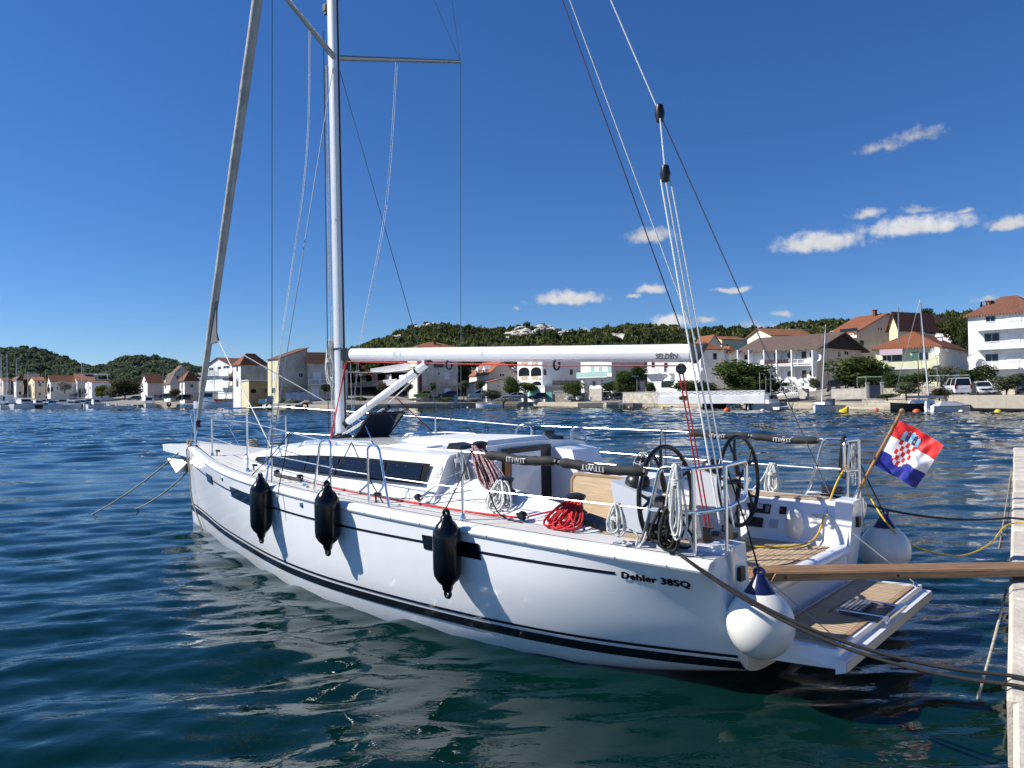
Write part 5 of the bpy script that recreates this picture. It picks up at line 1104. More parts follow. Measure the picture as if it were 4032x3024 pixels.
def hill_mat(name, soil, rock):
    m = bpy.data.materials.new(name); m.use_nodes = True; t = NT(m.node_tree); p = m.node_tree.nodes['Principled BSDF']; p.inputs['Roughness'].default_value = .95
    tc = t.new('ShaderNodeTexCoord').outputs['Object']; f, _ = t.noise(tc, .12, 6, .7); f2, _ = t.noise(tc, .6, 5, .65)
    t.put(p.inputs['Base Color'], t.mixc(t.ramp(f, .42, .62), (*soil, 1), t.mixc(t.ramp(f2, .3, .7), tuple(x*.55 for x in rock)+(1,), (*rock, 1))))
    b = t.new('ShaderNodeBump'); b.inputs['Distance'].default_value = .8; t.put(b.inputs['Height'], f2); t.l.new(b.outputs[0], p.inputs['Normal']); MATS[name] = m; return m
def blob_cloud(name, pts, radii, heights, m, leaves=64, leaf=.20, seed=3):
    """a wood seen from afar: each tree a ragged cluster of leaf clumps round a few lobes"""
    q = np.random.default_rng(seed); n = len(pts); pts = np.asarray(pts); R = np.asarray(radii); H = np.asarray(heights); L = 6
    la = q.uniform(0, 6.28, (n, L)); lr = q.uniform(.1, .55, (n, L)); lz = q.uniform(.35, .80, (n, L)); k = q.integers(0, L, (n, leaves)); ii = np.arange(n)[:, None]
    C = np.stack([lr*np.cos(la), lr*np.sin(la), lz], -1)[ii, k]
    d = q.normal(0, 1, (n, leaves, 3)); d /= np.linalg.norm(d, axis=-1, keepdims=True); d[..., 2] = np.abs(d[..., 2])*1.0-.25
    rad_ = q.uniform(.30, .48, (n, leaves, 1)); P = C+d*rad_*np.array([1, 1, .62])
    nrm = d+q.normal(0, .35, d.shape); nrm /= np.linalg.norm(nrm, axis=-1, keepdims=True); u = np.cross(nrm, q.normal(0, 1, d.shape)); u /= np.linalg.norm(u, axis=-1, keepdims=True); w = np.cross(nrm, u)
    s = leaf*q.uniform(.7, 1.3, (n, leaves, 1)); A = np.stack([P-u*s-w*s*.6, P+u*s-w*s*.7, P+u*s*.6+w*s*.7, P-u*s*.8+w*s*.5], 2)
    sc = np.stack([R, R, H], -1)[:, None, None, :]; A = A*sc+pts[:, None, None, :]; A = A.reshape(-1, 3); nf = n*leaves; F = np.arange(4*nf, dtype=np.int32)
    me = bpy.data.meshes.new(name); me.vertices.add(len(A)); me.vertices.foreach_set('co', A.astype(np.float32).ravel()); me.loops.add(4*nf); me.loops.foreach_set('vertex_index', F)
    me.polygons.add(nf); me.polygons.foreach_set('loop_start', np.arange(0, 4*nf, 4, dtype=np.int32)); me.update(calc_edges=True); me.materials.append(m)
    o = bpy.data.objects.new(name, me); COL.objects.link(o); return o
def hill(name, sky, D, Db, zb, canopy, m, wm, step, rocks=(), depth=200, seed=1, tr=(2.2, 3.4), th=(3.2, 5.5)):
    """sky: skyline in photo pixels; D, Db: distance of the ridge and of the foot"""
    sx = [p[0] for p in sky]; sy = [p[1] for p in sky]; cols = np.linspace(sx[0], sx[-1], 150); q = np.random.default_rng(seed); G = []
    prof = [0, .12, .25, .4, .55, .7, .85, 1, 1.15, 1.4]
    def zr(px): return float(atY(px, np.interp(px, sx, sy), D(px))[2])-canopy
    def pos(px, v):
        yy = Db+(D(px)-Db)*v; dr = ray(px, 1540); x = dr[0]/dr[1]*yy; k = v*v*(3-2*v)*.45+v*.55 if v <= 1 else 1-(v-1)*.35
        z = zb+(zr(px)-zb)*k; z += (1.6*math.sin(x*.045+yy*.03)+1.1*math.sin(x*.11-yy*.07))*min(1, v)*(1 if v < .95 else .3)*D(px)/500
        return (x, yy, z)
    for px in cols: G.append([pos(px, v) for v in prof])
    mb = MB(); mb.grid(G, True); tag(mb.build(name, m, smooth=40), kind='structure')
    P, Rr, Hh = [], [], []; W_ = abs(pos(sx[-1], 1)[0]-pos(sx[0], 1)[0]); nn = int(W_*(D(sx[0])-Db)*1.15/step**2)
    for i in range(nn):
        px = q.uniform(sx[0], sx[-1]); v = q.uniform(0.02, 1.12)**.85; x, y, z = pos(px, v)
        py = CY-FPX*np.dot(np.array([x, y, z])-CAM, UP)/np.dot(np.array([x, y, z])-CAM, FW)
        if any(((px-a)/w)**2+((py-b)/h_)**2 < q.uniform(.5, 1.15) for a, b, w, h_ in rocks) and q.random() < .9: continue
        P.append((x, y, z-.6)); s = q.uniform(.75, 1.25); Rr.append(q.uniform(*tr)*s); Hh.append(q.uniform(*th)*s)
    RV, RF = [], []; bmr = bmesh.new(); bmesh.ops.create_icosphere(bmr, subdivisions=2, radius=1); bv = np.array([x.co[:] for x in bmr.verts]); bf = [[y.index for y in x.verts] for x in bmr.faces]; bmr.free(); mbr = MB()
    for a, b, w, h_ in rocks:
        for i in range(int(9*w/50)+3):
            px = a+q.normal(0, w*.55); py = b+q.normal(0, h_*.6); best = None
            for v in np.linspace(.1, 1.02, 60):
                x, y, z = pos(px, v); d_ = np.array([x, y, z])-CAM; yy = CY-FPX*np.dot(d_, UP)/np.dot(d_, FW)
                if best is None or abs(yy-py) < best[0]: best = (abs(yy-py), x, y, z)
            s_ = q.uniform(1.0, 2.6)*min(1.1, D(px)/480); rv = bv*(1+q.normal(0, .22, (len(bv), 1)))*np.array([s_*1.5, s_*1.2, s_*.75]); mbr.add(rv+np.array([best[1], best[2]-1.5, best[3]+1.6]), bf)
    if rocks: tag(mbr.build('rock_outcrop', mat('pale_limestone', (.46, .43, .39), .95, var=.4, vscale=.35, bump=.25, bscale=1.2), smooth=25), kind='structure')
    blob_cloud('woodland', P, Rr, Hh, wm, seed=seed).__setitem__('kind', 'stuff')
wood = wood_mat('pine_wood', (.045, .062, .022), (.29, .305, .10)); wood_hazy = wood_mat('hazy_far_wood', (.070, .095, .060), (.22, .27, .15))  # far trees bluer and less saturated: distance haze put into their colour
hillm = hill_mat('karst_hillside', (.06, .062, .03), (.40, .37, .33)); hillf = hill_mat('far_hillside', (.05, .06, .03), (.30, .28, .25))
SKY_C = [(1180, 1470), (1300, 1425), (1400, 1378), (1480, 1342), (1560, 1312), (1640, 1287), (1700, 1280), (1760, 1284), (1850, 1302), (1900, 1311), (2000, 1306), (2040, 1296), (2100, 1290), (2200, 1302), (2300, 1313), (2400, 1301), (2500, 1286), (2560, 1284), (2640, 1291), (2700, 1299), (2800, 1298), (2900, 1297), (3000, 1294), (3050, 1290), (3150, 1276), (3250, 1271), (3400, 1262), (3600, 1250), (3800, 1238), (4200, 1225), (4600, 1230)]
hill('hillside', SKY_C, lambda px: float(np.interp(px, [1180, 2000, 3000, 3800, 4600], [560, 520, 440, 320, 300])), 205, 9, 3.6, hillm, wood, 4.6, rocks=[(1700, 1296, 70, 14), (2150, 1306, 90, 14), (2060, 1330, 80, 18), (2230, 1325, 60, 16), (2700, 1330, 40, 7), (2450, 1345, 40, 8), (1560, 1345, 40, 10)], seed=4)
hill('headland', [(-500, 1345), (-200, 1360), (0, 1370), (100, 1376), (150, 1384), (250, 1410), (320, 1432), (370, 1441), (430, 1431), (480, 1413), (520, 1405), (600, 1412), (700, 1438), (780, 1450), (900, 1475), (1050, 1510)], lambda px: 900., 420, 8, 6.5, hillf, wood_hazy, 8.5, rocks=[(540, 1455, 70, 12), (520, 1412, 30, 8), (50, 1385, 30, 5)], seed=8, tr=(4, 6.5), th=(5, 8))

# ---------------------------------------------------------------- trees
leaf_mats = {k: mat(k, c, .75, spec=.2, island=.42) for k, c in {'dark_leaves': (0.048, 0.074, 0.022), 'green_leaves': (0.072, 0.106, 0.026), 'olive_leaves': (0.136, 0.152, 0.088), 'pine_needles': (0.080, 0.096, 0.026), 'bright_leaves': (0.120, 0.160, 0.029), 'bronze_leaves': (0.120, 0.088, 0.042), 'silver_shrub': (0.312, 0.324, 0.288), 'cypress_leaves': (0.026, 0.045, 0.019), 'drygreen_leaves': (0.112, 0.112, 0.054)}.items()}
for m_ in leaf_mats.values():
    t_ = NT(m_.node_tree); p_ = m_.node_tree.nodes['Principled BSDF']; leafy(t_, p_, p_.inputs['Base Color'].links[0].from_socket)
bark = mat('bark', (.10, .075, .05), .9, var=.3, vscale=8)
def crown_mesh(kind, n, leaf, seed, lobes=7):
    """unit crown: lobes of small leaf quads between z 0 and 1, about radius .5"""
    q = np.random.default_rng(seed); C, Rl = [], []
    for i in range(lobes):
        a = q.uniform(0, 6.28); r = q.uniform(.08, .34); z = q.uniform(.28, .80)
        if kind == 'round': C.append((r*math.cos(a)*.75, r*math.sin(a)*.75, .3+.4*q.random())); Rl.append(q.uniform(.24, .34))
        elif kind == 'cone': z = q.uniform(.05, .95); C.append((.05*math.cos(a), .05*math.sin(a), z)); Rl.append((1.02-z)*.38+.05)
        elif kind == 'low': C.append((r*1.1*math.cos(a), r*1.1*math.sin(a), q.uniform(.12, .66))); Rl.append(q.uniform(.22, .36))
        else: C.append((r*math.cos(a), r*math.sin(a), q.uniform(.16, .78))); Rl.append(q.uniform(.19, .33))
    C = np.array(C); Rl = np.array(Rl); k = q.integers(0, lobes, n)
    d = q.normal(0, 1, (n, 3)); d /= np.linalg.norm(d, axis=1)[:, None]; rad_ = Rl[k]*q.uniform(.45, 1.08, n)**.6
    P = C[k]+d*rad_[:, None]*np.array([1, 1, .85]); nrm = d+q.normal(0, .55, (n, 3)); nrm /= np.linalg.norm(nrm, axis=1)[:, None]
    u = np.cross(nrm, q.normal(0, 1, (n, 3))); u /= np.linalg.norm(u, axis=1)[:, None]; w = np.cross(nrm, u); s = leaf*q.uniform(.6, 1.3, n)[:, None]
    A = np.stack([P-u*s-w*s*.5, P+u*s-w*s*.6, P+u*s*.7+w*s*.6, P-u*s*.8+w*s*.5], 1).reshape(-1, 3); F = np.arange(4*n).reshape(n, 4)
    me = bpy.data.meshes.new('crown'); me.vertices.add(len(A)); me.vertices.foreach_set('co', A.astype(np.float32).ravel()); me.loops.add(F.size); me.loops.foreach_set('vertex_index', F.ravel().astype(np.int32))
    me.polygons.add(n); me.polygons.foreach_set('loop_start', np.arange(0, F.size, 4, dtype=np.int32)); me.update(calc_edges=True); return me
CROWNS = {k: [crown_mesh(k, n, l, s, lb) for s in (21, 22, 23)] for k, (n, l, lb) in {'round': (2200, .038, 10), 'broad': (3600, .034, 15), 'cone': (1500, .032, 16), 'low': (2600, .038, 14)}.items()}
def tree(name, label, c, u, vt, vb, w, d, kind='broad', leaf='green_leaves', trunk=.28, cat='tree', group=None, seed=[0]):
    """u, vt, vb, w: middle column, crown top, foot and crown width in the crop; d: distance"""
    seed[0] += 1; px, py = c(u, vb); B = atY(px, py, d); T = atY(*c(u, vt), d); wid = abs(c(u+w, 0)[0]-c(u, 0)[0])/FPX*d; H = max(.4, T[2]-B[2])
    r = thing(name, label, cat, Matrix.Translation(Vector(B)) @ Matrix.Rotation(seed[0]*1.7, 4, 'Z'), group)
    src = CROWNS[kind][seed[0] % 3]; me = src.copy(); me.materials.clear(); me.materials.append(leaf_mats[leaf]); o = bpy.data.objects.new('crown', me); COL.objects.link(o); o.parent = r
    t0 = H*trunk; hh = (H-t0)/.98; o.location = (0, 0, t0-.06*hh); o.scale = (wid*1.02, wid*1.02, hh*1.03)
    mb = MB(); tr_ = max(.05, min(.22, wid*.035))
    mb.tube([(0, 0, -.3), (.03*wid, 0, t0*.6), (.0, .02*wid, t0+.15*hh), (.02*wid, 0, t0+.5*hh)], [tr_*1.25, tr_, tr_*.8, tr_*.35], 6)
    for a in (0.4, 2.3, 4.4): mb.tube([(0, 0, t0*.85), (wid*.16*math.cos(a), wid*.16*math.sin(a), t0+.22*hh), (wid*.3*math.cos(a), wid*.3*math.sin(a), t0+.48*hh)], [tr_*.7, tr_*.45, tr_*.2], 5)
    mb.build('trunk', bark, r, smooth=40); return r
T = tree
# right shore
T('broad_tree', 'large bushy dark tree between the guest house and the yellow bungalow', c8, 590, 580, 930, 510, 112, leaf='green_leaves', trunk=.12)
T('broad_tree', 'very large dark leafy tree in front of the white guest house', c7, 1330, 515, 840, 560, 116, leaf='green_leaves', trunk=.1)
T('hedge_bush', 'wide dark bush under the large tree, behind the lattice wall', c7, 1480, 700, 850, 640, 114, 'low', 'dark_leaves', .03, cat='bush')
T('bush', 'dark green bush behind the left half of the lattice wall', c7, 830, 690, 860, 420, 118, 'low', 'dark_leaves', .03, cat='bush')
T('bush', 'shrub left of the white parasol in front of the villa', c7, 400, 735, 850, 110, 126, 'broad', 'dark_leaves', .05, cat='bush')
T('fig_tree', 'leafy tree in front of the mint shuttered house', c7, 160, 630, 860, 260, 130, leaf='green_leaves', trunk=.12)
T('fig_tree', 'dark tree rising behind the leafy tree by the mint shuttered house', c7, 285, 565, 800, 150, 138, leaf='dark_leaves', trunk=.3)
T('bush', 'small round bush at the foot of the lattice wall', c7, 712, 868, 922, 80, 108, 'low', 'green_leaves', .03, cat='bush')
T('shrub', 'bronze tinted shrub beside the guest house terrace', c8, 180, 815, 920, 110, 112, 'low', 'drygreen_leaves', .05, cat='bush')
T('olive_tree', 'grey green olive tree in front of the yellow bungalow balcony', c8, 1420, 690, 910, 330, 98, leaf='olive_leaves', trunk=.2)
T('bush', 'dark hedge along the foot of the yellow bungalow', c8, 1080, 760, 930, 340, 100, 'low', 'dark_leaves', .03, cat='bush')
T('olive_tree', 'small olive tree before the rubble wall, left of the black boat mast', c8, 1075, 865, 1025, 210, 86, leaf='olive_leaves', trunk=.32)
T('bush', 'low round bush on the quay terrace left of the small olive tree', c8, 890, 970, 1026, 190, 88, 'low', 'green_leaves', .02, cat='bush')
T('shrub', 'ragged olive shrub beside the white van', c8, 1390, 905, 1025, 200, 87, 'low', 'drygreen_leaves', .04, cat='bush')
T('vine_arbour', 'dark leafy vine arbour in front of the apartment block', c8, 1800, 680, 905, 330, 93, 'low', 'dark_leaves', .10, cat='arbour')
T('olive_tree', 'olive tree with thin trunk on the quay at the right edge', c8, 2050, 780, 1085, 230, 82, leaf='olive_leaves', trunk=.46)
T('bush', 'dark bush cut off by the right edge of the photo', c8, 2190, 780, 910, 160, 90, 'broad', 'dark_leaves', .1, cat='bush')
T('pine_tree', 'lone dark pine on the skyline above the red roofed houses', c8, 1262, 150, 300, 150, 170, 'broad', 'dark_leaves', .18)
T('pine_tree', 'broad pine crown left of the apartment block', c8, 1590, 180, 640, 230, 140, leaf='pine_needles', trunk=.1)
T('pine_tree', 'rounded bright pine below the skyline behind the cream loggia house', c8, 1450, 265, 420, 260, 146, leaf='pine_needles', trunk=.1)
T('pine_tree', 'dark pine beside the left wall of the apartment block', c8, 1640, 300, 640, 170, 130, leaf='dark_leaves', trunk=.1)
T('cypress', 'small cypress poking above the apartment block roof', c8, 1803, 92, 190, 48, 120, 'cone', 'cypress_leaves', .05)
T('bush', 'dark evergreen bush behind the blue gate', c8, 700, 780, 920, 190, 104, 'low', 'dark_leaves', .03, cat='bush')
T('bush', 'dark hedge under the bungalow balcony, right of the gate posts', c8, 930, 745, 920, 170, 101, 'low', 'dark_leaves', .04, cat='bush')
# centre
T('oak_tree', 'bushy tree in front of the stone base of the tall white house', c6, 1462, 540, 690, 190, 162, leaf='green_leaves', trunk=.15)
T('orange_tree', 'leafy tree before the mint balcony, right of the white pillar', c6, 1768, 548, 660, 160, 160, leaf='dark_leaves', trunk=.2)
T('fig_tree', 'large bright leafy tree right of the mint shuttered house', c6, 1910, 455, 660, 190, 156, leaf='green_leaves', trunk=.12)
T('pine_tree', 'tall dark conifer between the grey building and the dormer house', c6, 495, 380, 620, 130, 190, leaf='dark_leaves', trunk=.08)
T('round_tree', 'clipped round tree in front of the white annex', c6, 644, 528, 705, 115, 166, 'round', 'olive_leaves', .42, group='round trees along the promenade')
T('round_tree', 'clipped round tree beside the lamp post at the grey building corner', c6, 500, 540, 705, 110, 168, 'round', 'olive_leaves', .42, group='round trees along the promenade')
T('round_tree', 'clipped round tree in front of the grey building shutters', c6, 222, 548, 705, 95, 168, 'round', 'olive_leaves', .42, group='round trees along the promenade')
T('round_tree', 'clipped round tree half hidden by the boom vang', c5, 2010, 558, 710, 100, 166, 'round', 'olive_leaves', .42, group='round trees along the promenade')
T('round_tree', 'clipped round tree under the white balustrade, right of the mast', c5, 1775, 552, 700, 110, 166, 'round', 'olive_leaves', .42, group='round trees along the promenade')
T('olive_bush', 'spreading olive bush between the round tree and the silver car', c6, 745, 605, 705, 150, 165, 'low', 'olive_leaves', .04, cat='bush')
T('laurel_tree', 'bushy laurel left of the arched white house', c6, 935, 500, 690, 140, 170, leaf='green_leaves', trunk=.12)
T('palm_bush', 'spiky green bush in front of the arched loggia', c6, 1060, 555, 640, 150, 171, 'low', 'bright_leaves', .1, cat='bush')
T('laurel_bush', 'rounded bush below the arched white house, left of the garage', c6, 895, 575, 665, 90, 168, 'low', 'green_leaves', .1, cat='bush')
T('round_tree', 'dark clipped ball tree beside the white garage door left of the mast', d3, 1900, 785, 1020, 190, 176, 'round', 'dark_leaves', .3)
T('bush', 'low dark bush at the foot of the lamp right of the mast', c5, 1590, 685, 722, 110, 168, 'low', 'dark_leaves', .02, cat='bush')
for i, (u, w, lf, lab) in enumerate([(90, 140, 'silver_shrub', 'silvery shrub bed on the quay in front of the yellow car'), (330, 120, 'bright_leaves', 'green shrub bed in front of the dark car on the promenade'), (600, 150, 'silver_shrub', 'silvery shrub bed in front of the white crossover'), (860, 180, 'silver_shrub', 'silvery shrub bed in front of the silver estate car')]):
    T('shrub_bed', lab, c6, u, 694, 724, w, 163, 'low', lf, .02, cat='shrub bed')
# left
T('tamarisk_tree', 'large brownish thin leaved tree on the left shore', d2, 400, 590, 980, 620, 258, leaf='drygreen_leaves', trunk=.15)
T('lime_tree', 'bright yellow green tree beside the white hut', d1, 1770, 410, 640, 220, 270, leaf='bright_leaves', trunk=.15)
T('tamarisk_tree', 'dull green tree before the grey brown houses on the left', d2, 1260, 770, 920, 200, 245, 'low', 'drygreen_leaves', .1)
T('bare_tree', 'purplish grey leafless looking tree before the long white house', d1, 1130, 350, 560, 240, 285, leaf='silver_shrub', trunk=.2)
T('bush', 'olive bush under the twin masts', d1, 1420, 450, 620, 170, 280, 'low', 'drygreen_leaves', .05, cat='bush')
for u, vt in ((705, 145), (750, 135), (780, 165), (875, 185), (940, 180), (1030, 190), (1092, 200)):
    T('cypress', 'narrow dark cypress in the row behind the left harbour houses', d1, u, vt, 330, 34, 345, 'cone', 'cypress_leaves', .03, group='cypresses behind the left harbour')
T('cypress', 'short dark cypress between the beige and the long white house', d1, 845, 395, 560, 70, 298, 'cone', 'cypress_leaves', .03)

# ---------------------------------------------------------------- walls, terraces, street furniture
def wallpx(name, label, c, u0, u1, vt, vb, d0, d1_, m, th=.4, cat='wall', zb=None, cap=None):
    A, B = atY(*c(u0, vt), d0), atY(*c(u1, vt if not hasattr(vt, '__len__') else vt[1]), d1_)
    A0, B0 = atY(*c(u0, vb), d0), atY(*c(u1, vb), d1_); dd = B-A; dd[2] = 0; L = np.linalg.norm(dd); e = dd/L; n = np.array([-e[1], e[0], 0])
    M = Matrix.Translation((A[0], A[1], 0)) @ Matrix.Rotation(math.atan2(e[1], e[0]), 4, 'Z'); zt = (A[2]+B[2])/2; z0 = min(A0[2], B0[2])-.4 if zb is None else zb
    mb = MB(); mb.bx(0, L, 0, th, z0, zt)
    o = mb.build(name, m, None, M, 20)
    if cap: mb = MB(); mb.bx(-.05, L+.05, -.06, th+.06, zt+.002, zt+cap); mb.build('coping', concrete, o)
    return tag(o, label, cat)
wallpx('stone_wall', 'pale block wall beside the dark hatchback, left of the lattice wall', c7, 128, 462, 850, 925, 122, 113, stone_w, cap=.1)
wallpx('lattice_base', 'white base wall carrying the pierced lattice along the quay', c7, 464, 1500, 882, 925, 112, 103, pl_white)
def lattice(c, u0, u1, vt, vb, d0, d1_):
    A, B = atY(*c(u0, vt), d0), atY(*c(u1, vt), d1_); A0 = atY(*c(u0, vb), d0); dd = B-A; dd[2] = 0; L = np.linalg.norm(dd); e = dd/L
    M = Matrix.Translation((A[0], A[1], 0)) @ Matrix.Rotation(math.atan2(e[1], e[0]), 4, 'Z'); z0, z1 = A0[2], (A[2]+B[2])/2; mb = MB(); rows = 3; h = (z1-z0)/rows; w = .95; nc = int(L/w)
    for r in range(rows+1): mb.bx(0, L, .1, .28, z0+r*h-.055, z0+r*h+.055)
    for r in range(rows):
        for k in range(nc+1):
            x = (k+(r % 2)*.5)*w
            if x < L: mb.hexa([(x-.22, .1, z0+r*h), (x+.22, .1, z0+r*h), (x+.22, .28, z0+r*h), (x-.22, .28, z0+r*h), (x-.12, .1, z0+(r+1)*h), (x+.12, .1, z0+(r+1)*h), (x+.12, .28, z0+(r+1)*h), (x-.12, .28, z0+(r+1)*h)])
    tag(mb.build('lattice_wall', frame_w, None, M, 20), 'white pierced lattice fence running along the top of its base wall', 'fence')
lattice(c7, 464, 1500, 838, 882, 112.2, 103.2)
wallpx('retaining_wall', 'long plain retaining wall with rusty stain under the white van', c8, 1412, 2400, 997, 1085, 86.5, 76, stone_mat('stained_concrete', (.42, .37, .30), (.36, .30, .24), 3, 2, .05), .5)
wallpx('retaining_wall', 'low pale stone terrace wall behind the black boat', c8, 645, 1440, 1036, 1078, 96, 88, stone_w, .5, cap=.08)
wallpx('garden_wall', 'plain low concrete wall in front of the dark cars, left of the blue gate', c8, 346, 690, 934, 1000, 104, 100, concrete)
wallpx('garden_wall', 'concrete wall beside the white arched gate', c8, 40, 112, 936, 1004, 107, 106, concrete, .5)
wallpx('rubble_wall', 'rubble stone wall behind the small olive tree', c8, 850, 1420, 926, 1010, 97, 90, rubble)
wallpx('boundary_wall', 'cream stone wall right of the white hatchback', c8, 1958, 2300, 915, 1000, 86, 80, stone_w)
wallpx('block_pillar', 'thick white block pillar between the van and the hatchback', c8, 1680, 1745, 878, 1000, 87.5, 87, stone_w, .6, cat='pillar')
wallpx('gate_pillar', 'concrete gate post left of the blue gate', c8, 684, 714, 885, 1000, 100, 99.9, concrete, .5, cat='pillar', cap=.12)
wallpx('gate_pillar', 'concrete gate post right of the blue gate', c8, 828, 856, 880, 1000, 98.6, 98.5, concrete, .5, cat='pillar', cap=.12)
wallpx('blue_gate', 'dark blue solid metal gate between two concrete posts', c8, 714, 828, 900, 1000, 99.6, 98.9, mat('dark_blue_paint', (.014, .022, .05), .5), .08, cat='gate')
wallpx('garden_wall', 'rubble wall with white railing beside the turquoise gate', c6, 1280, 1550, 668, 720, 166, 162, rubble)
wallpx('gate_pillar', 'tall white stone gate post beside the white estate car', c6, 1550, 1585, 598, 720, 161, 160.6, stone_w, .6, cat='pillar', cap=.15)
wallpx('gate_pillar', 'short stone post left of the garage', c6, 1018, 1052, 645, 720, 167, 166.8, stone_w, .6, cat='pillar', cap=.12)
wallpx('turquoise_gate', 'turquoise metal gate between the garage and the rubble wall', c6, 1218, 1268, 650, 716, 166.4, 165.8, turq, .1, cat='gate')
wallpx('garden_wall', 'white low wall with shutters beside the mint house terrace', c6, 1590, 1700, 620, 720, 160, 157, concrete)
mb = MB()
def railing(name, label, c, u0, u1, vt, vb, d0, d1_, m, pitch=.22, cat='railing'):
    A, B = atY(*c(u0, vt), d0), atY(*c(u1, vt), d1_); A0 = atY(*c(u0, vb), d0); dd = B-A; dd[2] = 0; L = np.linalg.norm(dd); e = dd/L
    M = Matrix.Translation((A[0], A[1], A0[2])) @ Matrix.Rotation(math.atan2(e[1], e[0]), 4, 'Z'); h = max(.4, A[2]-A0[2]); mb = MB()
    mb.bx(0, L, -.03, .03, h-.06, h); mb.bx(0, L, -.03, .03, .05, .1)
    for k in range(int(L/pitch)+1): mb.bx(k*pitch-.025, k*pitch+.025, -.02, .02, 0, h)
    return tag(mb.build(name, m, None, M, 20), label, cat)
railing('railing', 'white slatted railing on the rubble wall right of the turquoise gate', c6, 1282, 1545, 641, 668, 166, 162, frame_w, .45)
railing('arched_gate', 'white barred double gate at the end of the lattice wall', c7, 1656, 1840, 790, 880, 103, 101.5, frame_w, .28, 'gate')
railing('railing', 'black garden railing above the rubble wall', c8, 1170, 1345, 886, 925, 93.5, 91.5, blk, .25)
def lamp(label, c, u, vt, vb, d, kind='funnel'):
    B, Tt = atY(*c(u, vb), d), atY(*c(u, vt), d); H = Tt[2]-B[2]; r = thing('street_lamp', label, 'street lamp', Matrix.Translation(Vector(B))); mb = MB(); mb.tube([(0, 0, -.3), (0, 0, H*.5), (0, 0, H-.3)], [.10, .075, .06], 8); mb.build('post', mat('lamp_grey', (.20, .21, .22), .5), r, smooth=40)
    mb = MB()
    if kind == 'funnel': mb.lathe([(.10, H-.45), (.16, H-.3), (.42, H-.02), (.5, H), (.5, H+.04), (0, H+.08)], (0, 0, 0), 14)
    else: mb.bx(-.75, .3, -.14, .14, H-.06, H+.04)
    mb.build('lamp_head', mat('lamp_head_grey', (.50, .52, .52), .4), r, smooth=30)
lamp('funnel topped street lamp right of the mast', c5, 1597, 495, 718, 166); lamp('street lamp with flat arm beside the grey building', c6, 446, 512, 705, 166, 'flat')
lamp('street lamp with flat arm in front of the pale block wall', c7, 268, 690, 920, 120, 'flat'); lamp('street lamp between the bushes and the twin outboard boat', c7, 1563, 632, 860, 106); lamp('street lamp in front of the olive tree near the van', c8, 1376, 712, 890, 94)
def pole(name, label, c, u, vt, vb, d, r=.08, m=None, cat='pole', u1=None):
    B, Tt = atY(*c(u, vb), d), atY(*c(u1 if u1 else u, vt), d); mb = MB(); mb.tube([B-[0, 0, .3], (B+Tt)/2, Tt], [r, r*.85, r*.6], 7); return tag(mb.build(name, m or MATS['lamp_grey'], smooth=40), label, cat)
pole('floodlight_mast', 'tall grey mast with a box on top behind the yellow bungalow', c8, 998, 145, 470, 104, .10, cat='mast')
for u, vt, vb, lab in ((1075, 490, 1010, 'grey pole on the quay left of the parked cars'), (1402, 430, 1000, 'tall grey lamp pole on the quay right of the blue grey car')): pole('quay_pole', lab, d2, u, vt, vb, 243, .16, cat='pole')
pole('roof_aerial', 'thin television aerial above the orange roof left of the mast', d3, 1920, 95, 260, 192, .05)
def parasol(label, c, u, vt, vb, w, d):
    B, Tt = atY(*c(u, vb), d), atY(*c(u, vt), d); R = w/2/ (2.458)/FPX*d; H = Tt[2]-B[2]; r = thing('parasol', label, 'parasol', Matrix.Translation(Vector(B))); mb = MB(); mb.lathe([(R, H-.75), (R*.5, H-.3), (0, H)], (0, 0, 0), 8); mb.lathe([(R, H-.78), (R*.5, H-.34), (0, H-.04)], (0, 0, 0), 8); mb.build('canopy', frame_w, r); mb = MB(); mb.tube([(0, 0, -.2), (0, 0, H-.1)], .03, 6); mb.build('pole', steel, r)
parasol('white parasol in front of the curved balcony villa', c7, 580, 690, 800, 130, 122); parasol('white parasol on the guest house terrace beside the arched gate', c7, 1858, 706, 800, 135, 106); parasol('second white parasol on the terrace, left of the other near the gate', c7, 1725, 700, 780, 110, 110)
def pergola(label, c, u0, u1, vt, vb, d):
    A, B, A0 = atY(*c(u0, vt), d), atY(*c(u1, vt), d), atY(*c(u0, vb), d); L = B[0]-A[0]; h = A[2]-A0[2]; mb = MB()
    for y in (0, 2.6): mb.bx(0, L, y-.04, y+.04, h-.08, h); mb.bx(-.04, .04, y-.04, y+.04, -.3, h); mb.bx(L-.04, L+.04, y-.04, y+.04, -.3, h)
    for k in range(4): mb.bx(L*k/3-.03, L*k/3+.03, 0, 2.6, h, h+.06)
    tag(mb.build('pergola', mat('green_grey_metal', (.30, .36, .30), .5), None, Matrix.Translation(Vector(A0)), 20), label, 'pergola')
pergola('thin metal pergola frame behind the white van', c8, 1398, 1688, 808, 930, 90); pergola('small metal frame above the blue gate', c8, 686, 842, 822, 900, 101)
pergola('white metal balcony frame before the low yellow house', d3, 708, 890, 860, 1000, 196)
def planter(label, c, u, d):
    P = atY(*c(u, 718), d); mb = MB(); mb.lathe([(.28, 0), (.36, .5), (.4, .62), (.34, .62), (.3, .5)], P, 12); tag(mb.build('planter', frame_w, smooth=40), label, 'planter')
for u, lab in ((1493, 'round white planter by the nose of the white estate car'), (1605, 'round white planter left of the car with the roof box'), (1722, 'round white planter between the two dark cars')): planter(lab, c6, u, 158)
